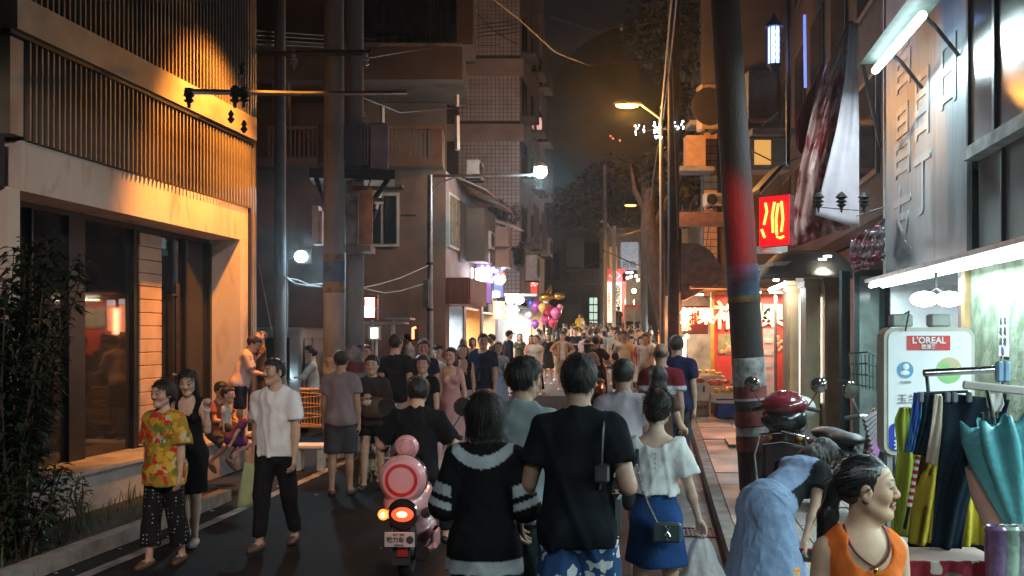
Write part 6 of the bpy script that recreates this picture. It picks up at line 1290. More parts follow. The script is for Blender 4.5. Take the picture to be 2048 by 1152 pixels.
    if glasses:
        m = MB(); nrm = Vector(hf)
        for sd in (1, -1):
            c = Vector(HP(.033*sd, .103, .006)); pts = [c+Vector(hr)*.021*hs*math.cos(a)+Vector(hu)*.017*hs*math.sin(a) for a in [i*PI/6 for i in range(13)]]
            m.tube(pts, .0018, 5); m.tube([c+Vector(hr)*.021*hs*sd, Vector(HP(.076*sd, .0, .008))], .0018, 4)
        m.tube([HP(-.012, .106, .008), HP(.012, .106, .008)], .0018, 4)
        m.build('spectacles', M('black_plastic', (.02, .02, .02), .35), th, org=Vector())
    return pr
def wpt(pr, p):
    """a figure's own point -> the world"""
    a = R(pr['yaw']); return Vector((pr['X']+p[0]*math.cos(a)-p[1]*math.sin(a), pr['Y']+p[0]*math.sin(a)+p[1]*math.cos(a), pr['g']+p[2]))
def pchild(pr, mb, name, mat, smooth='auto'): return mb.build(name, mat, pr['th'], smooth, org=Vector())
# ================================================================= the people
def C(name, col, rough=.88, **k): return M('cloth_'+name, col, rough, var=k.pop('var', .12), vs_=7, bump=k.pop('bump', .32), bs=k.pop('bs', 13), spec=.12, **k)
black, navy, ink_, white, offw, grey, teal, lilac, beige_c, khaki, tan_, mauve, pinkd, ltblue, dkgreen, red_c, brown_c, denim, dkgrey, yellow_c, cream_c, mint = [C(n, c) for n, c in (('black', (.009, .009, .011)), ('navy', (.016, .022, .045)), ('ink', (.010, .012, .02)), ('white', (.62, .62, .62)), ('offwhite', (.52, .50, .46)), ('grey', (.22, .22, .23)), ('teal_grey', (.30, .36, .37)), ('lilac', (.50, .45, .50)), ('beige', (.42, .34, .25)), ('khaki', (.30, .24, .16)), ('tan', (.38, .22, .11)), ('mauve', (.24, .18, .19)), ('dusty_pink', (.48, .30, .30)), ('light_blue', (.32, .38, .50)), ('dark_green', (.05, .06, .035)), ('red', (.40, .03, .03)), ('brown', (.10, .055, .04)), ('denim', (.028, .075, .20)), ('dark_grey', (.055, .055, .06)), ('yellow', (.62, .50, .06)), ('cream', (.55, .48, .36)), ('mint', (.38, .48, .42)))]
blkshoe = M('black_shoe', (.02, .02, .022), .5, var=.2); whshoe = M('white_shoe', (.6, .6, .6), .6); brshoe = M('brown_shoe', (.10, .05, .03), .5)
def Yof(top, H):
    lo, hi = 3.0, 95.0
    for _ in range(40):
        m_ = (lo+hi)/2
        if HY-(H+gz(m_)-CZ)*FPX/m_ > top: lo = m_
        else: hi = m_
    return lo
ST = -8.4                                  # heading of the street
# ---- close group, backs to the camera
front = person('man in plain black tee and leaf patterned blue shorts, walking away at the front', 1157, 5.0, ST, top=708, w=1.06, q=3, stride=9, skin='mid', topw=('tee', C('black_tee', (.009, .013, .017)), {'hem': .83, 'sleeve': .62, 't': .02, 'nw': .062}), bot=('shorts', voro('leaf_print', (.03, .075, .19), [(.62, .64, .62), (.5, .56, .6), (.62, .64, .62)], 17, size=.42, stretch=(1, 1, .8)), {'len': .92, 't': .022}), shoes=(blkshoe,), hair=('short', None, {'t': .004}), arms={'r': ((.30, -.32, -1), (-.25, .95, .42), (-.5, .2, -.8), .8), 'l': ((.30, .12, -1), (.2, .5, -.7))})
bag_m = M('black_nylon', (.018, .018, .02), .5, bump=.2, bs=60)
T_f = front['T']; m = MB(); m.tube([T_f(.105, -.115, 1.10), T_f(.115, -.135, 1.22), T_f(.120, -.115, 1.36), T_f(.125, .0, 1.435), T_f(.12, .10, 1.34)], .022, 6, flat=.45); pchild(front, m, 'shoulder_strap', bag_m); m = MB(); m.bbox(-.02, .05, -.035, .035, -.04, .05, .01); m.v = [tuple(np.array(T_f(.105, -.135, 1.17))+np.array(v)) for v in m.v]; pchild(front, m, 'buckle', M('buckle_metal', (.3, .3, .32), .3, .9))
side_bag = MB().bbox(.15, .20, -.08, .09, .86, 1.07, .025); side_bag.v = [tuple(T_f(*v)) for v in side_bag.v]; pchild(front, side_bag, 'side_bag', bag_m)
def bob_paint(lc, cc, co, pr):
    z = lc[:, 2]; s = pr['s']; wt = np.array((.50, .56, .57))
    cc[(z > .735) & (z < .832)] = wt
    lo_ = 1.318+3.2*lc[:, 0]**2; cc[(z > lo_) & (z < lo_+.072) & (np.abs(lc[:, 0]) < .165)] = wt
    for nm in 'rl':
        sp, el, wr = pr['A'][nm][:3]; ax = unit(el-sp); t = (co-sp)@ax/np.linalg.norm(el-sp); dd = np.linalg.norm((co-sp)-np.outer((co-sp)@ax, ax), axis=1)
        far = (dd < .13*s) & (t > .3) & (np.abs(lc[:, 0]) > .17)
        cc[far & (((t > .50) & (t < .72)) | ((t > .84) & (t < .98)))] = wt
swm = M('cloth_knit', (1, 1, 1), .92, spec=.1, var=.08, vs_=30, bump=.18, bs=70, vcol=True)
bob = person('bob haired woman in a long black sweater with white bands at collar, sleeves and hem', 968, 5.15, ST+2, top=790, female=True, w=1.06, q=3, stride=-8, topw=('sweater', swm, {'dresslen': .145, 'flare': .03, 'sleeve': 1.06, 't': .030, 'st': .018, 'sflare': .012, 'nw': .082, 'paint': bob_paint, 'hg': .0085, 'col': (.010, .011, .012)}), bot=('shorts', black, {'len': .75}), hair=('bob', hair_mat((.010, .010, .010), 'black_hair'), {'t': .006, 'lump': .0015}), shoes=(blkshoe,), arms={'r': ((.34, .02, -1), (.10, .9, -.2)), 'l': ((.30, .06, -1), (-.1, .75, -.5))})
person('man in a pale grey tee and dark green shorts behind the bob haired woman', 1043, 5.75, ST-6, top=714, w=1.08, q=3, stride=8, hyaw=-28, skin='mid', topw=('tee', teal, {'hem': .82, 't': .022}), bot=('shorts', C('dark_teal', (.06, .085, .085)), {'len': .95, 't': .024}), shoes=(blkshoe,), hair=('short', None, {'t': .006}), extra={'nohands': 1})
wb = person('woman in a white blouse and short blue denim skirt with hair pinned up', 1312, 6.0, ST-4, top=786, female=True, q=3, stride=7, skin='fair', hroll=3, topw=('blouse', C('white_blouse', (.76, .77, .76), bs=20, bump=.4), {'hem': 1.05, 'nw': .118, 'sleeve': .72, 'sflare': .022, 't': .018, 'fold': .009, 'ff': 34}), bot=('skirt', C('denim_skirt', (.022, .070, .21), bump=.25, bs=50), {'len': .30, 'flare': .045, 'ff': 18, 'rise': .18}), hair=('bun', None, {'bz': .02, 't': .008, 'lump': .005}), shoes=(whshoe,), arms={'r': ((.30, .06, -1), (.26, .30, -1), (-.3, -.9, 0), .75), 'l': ((.14, .40, -.9), (-.2, 1, .2))})
T_w = wb['T']; chain = M('chain_metal', (.55, .55, .56), .25, .9); m = MB()
cp = [T_w(-.115, -.06, 1.375), T_w(-.11, -.135, 1.25), T_w(-.08, -.165, 1.12), T_w(-.03, -.180, 1.0), T_w(.02, -.205, .905)]; m.tube(cp[:2], .012, 5, flat=.5); pchild(wb, m, 'bag_strap', M('strap_leather', (.02, .03, .05), .5)); m = MB()
for i in range(26): t = i/25*2.99; a = cp[1+int(t)]; b_ = cp[min(4, 2+int(t))]; m.ball(a+(b_-a)*(t-int(t)), .008, .006, .010, 6, 4)
stuff(pchild(wb, m, 'bag_chain', chain)); m = MB().bbox(-.005, .175, -.245, -.185, .78, .905, .012); m.v = [tuple(T_w(*v)) for v in m.v]; bg_ = pchild(wb, m, 'handbag', M('handbag_leather', (.05, .08, .09), .35, var=.2, bump=.15, bs=80)); m = MB().tube([(.075, -.25, .89), (.09, -.25, .86), (.075, -.25, .83), (.09, -.25, .80)], .006, 5).tube([(.105, -.25, .885), (.088, -.25, .855), (.108, -.25, .825)], .005, 5); m.v = [tuple(T_w(*v)) for v in m.v]; pchild(wb, m, 'clasp', chain).parent = bg_
m = MB(); 
for i in range(4): m.tube([T_w(.0, -.126, 1.33-.03*i), T_w(.012, -.130, 1.325-.03*i)], .007, 6)
stuff(pchild(wb, m, 'back_buttons', white))
g_ = wpt(wb, wb['gripr']); pb = thing('plastic_bag', 'thin white plastic carrier bag hanging from the hand of the woman in the denim skirt', 'plastic bag', g_); pbm = M('bag_film', (.72, .68, .68), .35, var=.15, bump=.5, bs=24, alpha=.72); random.seed(4)
m = MB(); NB = 28
def bagpt(u, v):
    a = 2*PI*u; r = (.035+.105*min(1, v*1.5)**.8)*(1-.15*max(0, v-.8)*5); f = 1+.12*math.sin(a*5+v*3)+.08*math.sin(a*9-v*7); return (g_.x+r*f*math.cos(a)*1.0, g_.y+r*.62*f*math.sin(a), g_.z-.02-.40*v+.02*math.sin(a*3)*v)
m.sheet(bagpt, NB, 12); m.build('sack', pbm, pb, True); MB().tube([g_+Vector((-.03, 0, -.06)), g_+Vector((-.012, 0, .02)), g_+Vector((.012, 0, .02)), g_+Vector((.035, 0, -.06))], .008, 5, flat=.5).build('handle', pbm, pb, True); MB().ball(g_+Vector((.03, -.0, -.36)), .07, .05, .06).ball(g_+Vector((-.04, .0, -.35)), .06, .05, .06).build('goods', M('bag_goods', (.6, .3, .28), .6, var=.3), pb, True)
# ---- behind the front row
person('man in pale lilac tee walking away between front man and woman in white', 1246, 8.0, ST, top=718, q=2, stride=-10, skin='tan', topw=('tee', lilac, {'hem': .80, 't': .024}), bot=('shorts', dkgrey, {'len': .9}), shoes=(whshoe, 1), hair=('short', None, {'t': .006}))
person('woman with straight long black hair and red skirt walking away', 1316, 9.6, ST, top=733, female=True, q=2, stride=8, topw=('tee', brown_c, {'hem': .93, 'sleeve': .4}), bot=('skirt', C('red_skirt', (.42, .025, .03)), {'len': .5, 'flare': .05}), hair=('long', None, {'len': .26}), shoes=(blkshoe,), arms={'r': ((.35, .1, -1), (.2, .8, -.2))})
def bald_paint(lc, cc, co, pr): z = lc[:, 2]; cc[z > 1.255] = (.16, .018, .028); cc[(z <= 1.255) & (z > 1.16)] = (.50, .47, .48); 
stm = M('cloth_tri', (1, 1, 1), .9, spec=.12, var=.12, bump=.3, bs=13, vcol=True)
person('balding man in a maroon, white and navy banded tee walking away', 1322, 11.3, ST, top=684, q=2, stride=9, w=1.1, skin=(.40, .22, .15), topw=('tee', stm, {'paint': bald_paint, 'col': (.02, .024, .05), 'hem': .84, 't': .022}), bot=('shorts', navy, {'len': .9}), hair=('bald', hair_mat((.10, .085, .075), 'grey_hair')), shoes=(brshoe,))
person('man in a dark blue polo shirt by the fruit shop, seen from behind', 1353, 13.0, ST-4, top=670, q=2, stride=7, w=1.08, topw=('tee', C('blue_polo', (.020, .030, .085)), {'hem': .82, 'nw': .06, 't': .02}), bot=('trousers', dkgrey), hair=('short', hair_mat((.035, .028, .024), 'brown_hair'), {'t': .004}), shoes=(brshoe,))
# ---- left foreground
floral = voro('floral_print', (.34, .20, .025), [(.48, .03, .02), (.55, .36, .05), (.14, .17, .03), (.50, .38, .22), (.55, .30, .03), (.42, .04, .02), (.30, .28, .05)], 17, size=.62, warp=2.2); dots = voro('polka_print', (.012, .011, .012), [(.50, .48, .45)], 30, size=.17, rnd=.25, warp=0)
person('older woman in a red and yellow floral blouse and white dotted dark trousers', 328, 8.3, 168, top=764, female=True, w=1.14, q=3, stride=7, skin=(.50, .30, .22), hyaw=-14, topw=('blouse', floral, {'hem': .76, 'sleeve': .85, 't': .024, 'nw': .075, 'sflare': .012, 'hemr': .17}), bot=('trousers', dots, {'len': 1.72, 't': .026, 'flare': .03}), hair=('bun', hair_mat((.016, .012, .010), 'dark_hair'), {'bz': -.03, 't': .008}), shoes=(brshoe,), extra={'hh': .0048})
pw2 = person('woman in a sleeveless black dress raising one hand to her hair beside the shop glass', 378, 9.2, 176, top=738, female=True, q=3, stride=-9, skin='fair', hpitch=-14, hyaw=8, topw=('slip', black, {'dresslen': .40, 'sleeve': 0, 'flare': .02}), hair=('long', None, {'len': .16, 'front': 1}), shoes=(whshoe,), arms={'l': ((.35, .42, -.95), (.10, .35, 1), (.3, .8, .2), .8), 'r': ((.12, 0, -1), (.05, .2, -1))})
wr_ = pw2['A']['l']; c = wr_[2]-wr_[3]*.03; m = MB().tube([c-wr_[3]*.012, c+wr_[3]*.012], .033, 12); m.ball(c+V3(.0, .032, 0), .016, .010, .016, 8, 5); pchild(pw2, m, 'wrist_watch', M('watch_white', (.7, .7, .7), .3))
wm = person('man in a white tee and black trousers striding towards the camera with a green bag', 551, 9.0, 170, top=717, q=3, stride=10, w=1.10, skin='mid', hyaw=-32, hpitch=3, topw=('tee', C('white_tee', (.74, .73, .74), bs=10, bump=.5), {'hem': .84, 't': .022, 'sleeve': .74, 'fold': .010}), bot=('trousers', C('black_trousers', (.014, .014, .015)), {'t': .022}), hair=('short', None, {'t': -.002, 'line': .072}), shoes=(brshoe,), extra={'hh': .0046})
gp_ = wpt(wm, wm['gripr']); gb_ = thing('shopping_bag', 'pale green flat shopping bag held by the man in the white tee', 'bag', gp_); m = MB()
m.sheet(lambda u, v: (gp_.x-.06+(u-.5)*(.10+.16*v), gp_.y-.02+.035*math.sin(u*6+v*3)*v, gp_.z+.02-.40*v), 8, 8); solid(m.build('sack', C('pale_green', (.42, .48, .26), .6), gb_, True), .02)
# ---- on the ledge
ZL = gz(13)+.53
person('man in pink patterned shirt and navy shorts standing on the ledge, leaning to a child', 480, 13.2, -72, top=670, z=ZL-.02, q=2, w=1.14, lean=14, hpitch=-16, hyaw=-12, skin=(.5, .29, .22), glasses=True, topw=('tee', voro('sketch_print', (.50, .38, .38), [(.16, .14, .15), (.40, .30, .30), (.5, .38, .38)], 9, size=.18), {'hem': .84, 't': .026, 'sleeve': .8}), bot=('shorts', navy, {'len': 1.0, 't': .026}), hair=('short', None, {'t': .006}), shoes=(brshoe,), arms={'r': ((.15, .55, -.9), (-.1, 1, .05)), 'l': ((.1, .6, -.9), (-.1, 1, .0))})
person('bald toddler in dark clothes held up beside the man in the pink patterned shirt', 523, 13.5, 120, H=.95, z=.95, q=2, skin=(.42, .22, .16), topw=('tee', brown_c, {'hem': .8}), bot=('trousers', brown_c), hair=('shaved',), arms={'r': ((.3, .6, -.6), (0, 1, 0)), 'l': ((.3, .6, -.6), (0, 1, 0))})
def sit(th=82, sh=-4): return {'r': (th, 8, sh), 'l': (th, 8, sh)}
person('boy with black hair sitting on the ledge holding a toddler on his knees', 434, 12.4, -120, H=1.30, z=.53, root=.16, q=2, skin=(.46, .25, .18), lean=6, topw=('tee', C('rust', (.22, .07, .05)), {'hem': .86}), bot=('shorts', dkgrey, {'len': .9}), hair=('short', None, {'t': .006}), shoes=(brshoe,), legs={'r': (65, 12, -50), 'l': (65, 12, -50)}, arms={'r': ((.2, .6, -.8), (-.5, .8, 0)), 'l': ((.2, .6, -.8), (-.5, .8, 0))})
person('toddler in a white top sitting on the lap of the boy on the ledge', 453, 12.0, -100, H=.82, z=.72, root=.10, q=2, skin=(.48, .27, .2), topw=('tee', offw, {'hem': .86}), bot=('shorts', dkgrey), hair=('short', None, {'t': .0}), legs={'r': (70, 10, 0), 'l': (70, 10, 0)})
person('small child in purple crouching on the ledge below the boy, head bent', 462, 11.9, -70, H=.95, z=.53, root=.13, q=2, skin=(.48, .27, .2), lean=35, hpitch=-25, topw=('tee', C('purple', (.10, .035, .12)), {'hem': .86}), bot=('shorts', C('purple', (.10, .035, .12))), hair=('short', None, {'t': .006}), legs={'r': (80, 12, -60), 'l': (80, 12, -60)})
# ---- middle left
person('man in mauve grey polo and grey shorts, back turned, by the concrete poles', 682, 11.8, ST+6, top=702, q=2, w=1.1, stride=3, skin='tan', topw=('tee', mauve, {'hem': .84, 'nw': .058, 't': .024}), bot=('shorts', dkgrey, {'len': .97, 't': .028}), hair=('short', None, {'t': .002}), shoes=(brshoe,))
wd = person('woman in a dark print tee and black shorts cradling a brown bag', 745, 12.2, 176, top=713, female=True, w=1.1, q=2, stride=4, skin='mid', topw=('tee', C('dark_brown_tee', (.035, .024, .022)), {'hem': .82, 't': .03, 'sleeve': .8}), bot=('shorts', black, {'len': .5, 't': .03}), hair=('short', None, {'t': .008}), shoes=(blkshoe,), arms={'r': ((.2, .3, -1), (-.55, .8, .35)), 'l': ((.25, .35, -1), (-.6, .8, .1))})
c = wpt(wd, wd['T'](-.06, .22, 1.06)); bg2 = thing('brown_bag', 'brown fur bag held in the arms of the woman in black shorts', 'bag', c); MB().ball(c, .19, .11, .14, 14, 10).build('pouch', M('brown_fur', (.10, .055, .035), .95, var=.4, bump=1, bs=60), bg2, True)
person('young man in a black tee and beige shorts turning away among the left crowd', 791, 14.6, ST+14, top=669, q=2, hyaw=-40, stride=6, topw=('tee', black, {'hem': .80}), bot=('shorts', beige_c, {'len': .95}), hair=('short', None, {'t': .012}), shoes=(whshoe,))
person('man with a flushed face in a dark navy shirt behind the smiling youth', 848, 15.6, 178, top=680, q=2, stride=5, skin=(.45, .24, .19), topw=('tee', navy, {'hem': .82}), bot=('trousers', dkgrey), hair=('short', None, {'t': .010}), shoes=(blkshoe,))
person('smiling youth in a black tee walking towards us behind the scooter rider', 846, 13.0, 172, top=712, q=2, stride=7, skin='mid', topw=('tee', black, {'hem': .82}), bot=('trousers', ink_), hair=('short', None, {'t': .014}), shoes=(whshoe,))
person('young woman in a dusty pink slip dress with an open pale cardigan', 903, 14.2, 172, top=696, female=True, q=2, stride=8, skin='fair', hyaw=-12, topw=('slip', pinkd, {'dresslen': .56, 'sleeve': 0, 'flare': .05}), hair=('long', hair_mat((.028, .018, .013), 'brown_black_hair'), {'len': .14}), shoes=(whshoe,), arms={'l': ((.2, -.05, -1), (.1, .1, -1))})
person('woman in a black camisole and pale denim shorts among the left crowd', 926, 16.2, 176, top=688, female=True, q=2, stride=6, topw=('tank', black, {'hem': .96, 'sleeve': 0}), bot=('shorts', C('pale_denim', (.35, .38, .45)), {'len': .4, 'flare': .02}), hair=('long', None, {'len': .16, 'front': 1}), shoes=(whshoe,), arms={'r': ((.2, .1, -1), (-.2, .7, -.4))})
tm = person('tall man in a navy tee with a black sling bag, looking left', 966, 16.6, 160, top=667, q=2, w=1.08, hyaw=28, stride=6, topw=('tee', navy, {'hem': .82}), bot=('trousers', navy), hair=('short', None, {'t': .004}), shoes=(blkshoe,)); m = MB().bbox(-.02, .14, .10, .19, .98, 1.12, .02); m.v = [tuple(tm['T'](*v)) for v in m.v]; pchild(tm, m, 'sling_bag', bag_m)
person('young woman in a light blue dress holding a hand to her mouth', 997, Yof(685, 1.62), 178, H=1.62, female=True, q=2, stride=4, skin='fair', topw=('dress', ltblue, {'dresslen': .42, 'sleeve': .35, 'flare': .05}), hair=('long', None, {'len': .10}), shoes=(whshoe,), arms={'l': ((.15, .5, -.85), (-.35, .35, 1)), 'r': ((.15, .3, -1), (-.6, .8, .1))})
person('man in a black cap and dark jacket facing right by the lit shops', 1017, Yof(661, 1.76), -60, H=1.76, q=2, stride=5, topw=('tee', ink_, {'hem': .82, 'sleeve': 1.8}), bot=('trousers', ink_), hair=('short',), shoes=(blkshoe,), extra={'cap': (black, 'cap')})
mid = [  # label, x, head top, height, yaw, female, top(kind, cloth, opts), bottom, hair, extras
 ('woman in an olive dark dress beside the man in the black cap', 1040, 667, 1.62, 178, 1, ('dress', dkgreen, {'dresslen': .4, 'sleeve': .5}), None, ('long', None, {'len': .12}), {}),
 ('woman with very long hair in a pale pink blouse near the balloons', 1063, 671, 1.60, 176, 1, ('tee', pinkd, {'hem': .9}), ('shorts', black, {'len': .5}), ('long', None, {'len': .22, 'front': 1}), {'arms': {'l': ((.2, .3, -1), (-.4, .9, -.1))}}),
 ('woman in a cream top looking down near the toy shop', 1080, 665, 1.60, 190, 1, ('tee', cream_c, {'hem': .9}), ('skirt', offw, {'len': .4}), ('long', hair_mat((.028, .018, .013), 'brown_black_hair'), {'len': .14}), {}),
 ('woman in a short black dress and white shoes standing in the open road', 1096, 667, 1.62, 178, 1, ('dress', black, {'dresslen': .36, 'sleeve': .35, 'flare': .05}), None, ('long', None, {'len': .2, 'front': 1}), {'shoes': (whshoe,), 'stride': 2}),
 ('man in an open tan shirt over white with both hands on his hips', 1125, 664, 1.70, 176, 0, ('tee', offw, {'hem': .88, 'sleeve': .0}), ('shorts', khaki, {'len': .95}), ('short', None, {'t': .014}), {'arms': {'r': ((.75, -.25, -.75), (-.85, .35, -.5)), 'l': ((.75, -.25, -.75), (-.85, .35, -.5))}, 'stride': 2, 'over': 1}),
 ('man in a navy tee with folded arms, left one of the close couple', 1150, 657, 1.72, 178, 0, ('tee', navy, {}), ('trousers', dkgrey), ('short', None, {}), {'arms': {'l': ((.2, .3, -1), (-.9, .5, .1)), 'r': ((.2, .3, -1), (-.9, .5, .1))}, 'stride': 2}),
 ('man in a bright blue tee beside the man in the navy tee', 1170, 656, 1.70, 176, 0, ('tee', C('bright_blue', (.02, .06, .20)), {}), ('shorts', navy), ('short', None, {}), {}),
 ('person in a white tee carrying a dark sling bag on the back, walking away', 1212, 652, 1.70, ST, 0, ('tee', offw, {}), ('trousers', dkgreen), ('short', None, {'t': .01}), {'sling': 1}),
 ('young woman in a white tee tucked into a black skirt, facing us mid road', 1241, 667, 1.60, 178, 1, ('tee', lilac, {'hem': .99, 'sleeve': .7}), ('skirt', black, {'len': .5}), ('long', None, {'len': .12, 'front': 1}), {'arms': {'r': ((.2, .3, -1), (-.6, .8, .3))}}),
 ('woman in a red brown tank top with a fringe, right of the mid road', 1263, 673, 1.58, 168, 1, ('tank', C('red_brown', (.22, .07, .05)), {'hem': .9, 'sleeve': 0}), ('trousers', dkgrey), ('bob', None, {'fringe': 1}), {'arms': {'r': ((.15, .3, -1), (-.7, .8, .0))}}),
 ('man in a pale grey tee looking left towards the woman in the tank top', 1291, 667, 1.72, 150, 0, ('tee', C('pale_grey', (.40, .38, .35)), {}), ('trousers', grey), ('short', None, {'t': .01}), {'hyaw': 20}),
 ('person with a red lit face partly hidden behind the man in the pale grey tee', 1276, 660, 1.70, 178, 0, ('tee', tan_, {}), ('trousers', dkgrey), ('short', None, {}), {}),
 ('child in a red shirt walking away by the white banded pole', 1308, 684, 1.38, ST, 0, ('tee', red_c, {}), ('shorts', navy), ('short', None, {}), {}),
 ('grey haired old man in a checked pale shirt in front of the lit doorway', 927, 675, 1.66, 178, 0, ('tee', C('pale_check', (.36, .34, .33)), {}), ('trousers', dkgrey), ('bald', hair_mat((.10, .085, .075), 'grey_hair')), {'skin': 'tan'}),
 ('person in a white tee and black cap among the left crowd', 876, 688, 1.64, 170, 0, ('tee', white, {}), ('shorts', black), ('short', None, {}), {'cap': (black, 'cap')}),
 ('woman with a brown top at the back of the left crowd', 806, 676, 1.62, ST, 1, ('tee', brown_c, {}), ('shorts', denim), ('long', None, {'len': .1}), {}),
 ('man in a dark maroon tee at the back of the left crowd', 770, 664, 1.72, ST+10, 0, ('tee', C('dark_maroon', (.10, .02, .025)), {}), ('trousers', black), ('short', None, {}), {}),
 ('man with tousled hair seen from behind below the red neon bracket', 838, 665, 1.70, ST, 0, ('tee', dkgrey, {}), ('trousers', black), ('short', None, {'t': .012}), {}),
 ('woman with a high bun seen from behind near the lamp post', 862, 662, 1.66, ST-6, 1, ('tee', offw, {}), ('shorts', denim), ('bun', None, {}), {}),
 ('man with dark hair turned sideways just left of the lamp post', 818, 668, 1.72, 70, 0, ('tee', grey, {}), ('trousers', black), ('short', None, {'t': .006}), {}),
 ('woman with dark hair half hidden behind the tall man in navy', 945, 676, 1.60, 182, 1, ('tee', black, {}), ('skirt', grey, {'len': .5}), ('bob', None, {}), {}),
 ('man with a flushed profile behind the woman in the light blue dress', 985, 668, 1.70, 100, 0, ('tee', brown_c, {}), ('trousers', black), ('short', None, {}), {}),
 ('man in glasses half hidden behind the woman with the brown bag', 733, 690, 1.66, 176, 0, ('tee', grey, {}), ('trousers', black), ('short', None, {}), {'glasses': True}),
]
for lab, px, tp, H, yw, fem, tw_, bt_, hr_, ex in mid:
    Y = Yof(tp, H); ex = dict(ex); over = ex.pop('over', 0); sl = ex.pop('sling', 0); cp_ = ex.pop('cap', None)
    pr = person(lab, px, Y, yw, H=H, female=bool(fem), q=2 if Y < 24 else 1, topw=tw_, bot=bt_, hair=hr_, shoes=ex.pop('shoes', (random.choice((whshoe, blkshoe, brshoe)),)), stride=ex.pop('stride', random.choice((6, -7, 9, -5))), skin=ex.pop('skin', random.choice(('fair', 'mid'))), extra={'cap': cp_} if cp_ else None, **ex)
    if over:
        for sd in (1, -1): m = MB().bbox(.055, .15, -.115, .125, .84, 1.40, .04); m.v = [tuple(pr['T'](v[0]*sd*1.05, v[1]*1.15, v[2])) for v in m.v]; m.f = [f[::sd] for f in m.f]; pchild(pr, m, 'open_shirt_side', tan_, True)
        for n_ in 'rl': sp, el = pr['A'][n_][:2]; pchild(pr, MB().tube([sp, sp+(el-sp)*.75], [.075, .068], 10), 'sleeve', tan_)
    if sl: m = MB().tube([pr['T'](-.13, -.10, 1.40), pr['T'](.02, -.15, 1.22), pr['T'](.10, -.15, 1.12)], .02, 6); pchild(pr, m, 'sling_strap', bag_m); m = MB().bbox(.0, .16, -.24, -.15, 1.0, 1.18, .03); m.v = [tuple(pr['T'](*v)) for v in m.v]; pchild(pr, m, 'sling_bag', bag_m)
# masked person on a parked motorbike by the poles
person('person in face mask and pale grey top on a motorbike left of the poles', 624, 18.0, 100, H=1.68, z=gz(18), root=.78, q=2, mask=(.42, .50, .55), topw=('tee', C('pale_grey', (.40, .38, .35)), {'hem': .84, 'sleeve': 1.7}), bot=('trousers', black), hair=('short', None, {'t': .012}), legs=sit(70, -15), arms={'r': ((.2, .6, -.8), (-.1, 1, -.1)), 'l': ((.2, .6, -.8), (-.1, 1, -.1))}, shoes=(blkshoe,))
# far crowd
person('man in a yellow shirt carrying a small child in white above the far crowd', 1159, 60, 178, H=1.72, z=gz(60)+.55, q=1, topw=('tee', yellow_c, {}), bot=('trousers', black), shoes=(blkshoe,), arms={'l': ((.2, .5, -.8), (-.5, .8, .4)), 'r': ((.3, .1, -1), (.1, .4, -1))})
person('small child in white held by the man in the yellow shirt', 1166, 59.6, 178, H=.95, z=gz(60)+1.05, q=1, topw=('tee', white, {}), bot=('shorts', white), hair=('short',))
person('man in a black tee standing high on the steps before the white community sign', 1237, 52, ST, H=1.75, z=gz(52)+.9, q=1, topw=('tee', black, {}), bot=('trousers', ink_), shoes=(blkshoe,))
stpz = thing('step_block', 'raised stone step under the man in the black tee at the street end', 'step', at(1237, 672, 52)); MB().box(at(1205, 0, 52).x, at(1262, 0, 52).x, 51.5, 53.0, gz(52)-.05, gz(52)+.9).build('block', conc, stpz)
stpz = thing('step_block', 'low stone step under the man in the yellow shirt in the far crowd', 'step', at(1160, 672, 60)); MB().box(at(1140, 0, 60).x, at(1180, 0, 60).x, 59, 61, gz(60)-.05, gz(60)+.55).build('block', conc, stpz)
def stripe_paint(lc, cc, co, pr): cc[(np.floor(lc[:, 2]*16) % 2) > 0] = (.6, .58, .5)
person('woman in a yellow and white striped top walking away by the leaning tree', 1276, 36, ST, H=1.66, z=gz(36)+.25, female=True, q=1, topw=('tee', stm, {'paint': stripe_paint, 'col': (.55, .38, .06)}), bot=('trousers', grey), hair=('short',), shoes=(whshoe,))
person('man in a pink shirt walking away in the far crowd before the community sign', 1223, 44, ST, H=1.72, q=1, topw=('tee', C('pale_rose', (.55, .36, .42)), {}), bot=('shorts', navy), shoes=(whshoe,))
random.seed(21); RNGc = [('white', white), ('black', black), ('pale pink', pinkd), ('light blue', ltblue), ('beige', beige_c), ('grey', grey), ('red', red_c), ('mint', mint), ('navy', navy), ('lilac', lilac), ('cream', cream_c), ('brown', brown_c)]
BOT = [('black trousers', ('trousers', black)), ('denim shorts', ('shorts', denim)), ('grey trousers', ('trousers', grey)), ('khaki shorts', ('shorts', khaki)), ('a dark skirt', ('skirt', navy, {'len': .5})), ('a pale skirt', ('skirt', offw, {'len': .5}))]
HA = [('short black hair', ('short', None, {'t': .006})), ('long dark hair', ('long', None, {'len': .15})), ('a bob', ('bob',)), ('a hair bun', ('bun',))]
seen_, spots, tries = set(), [], 0
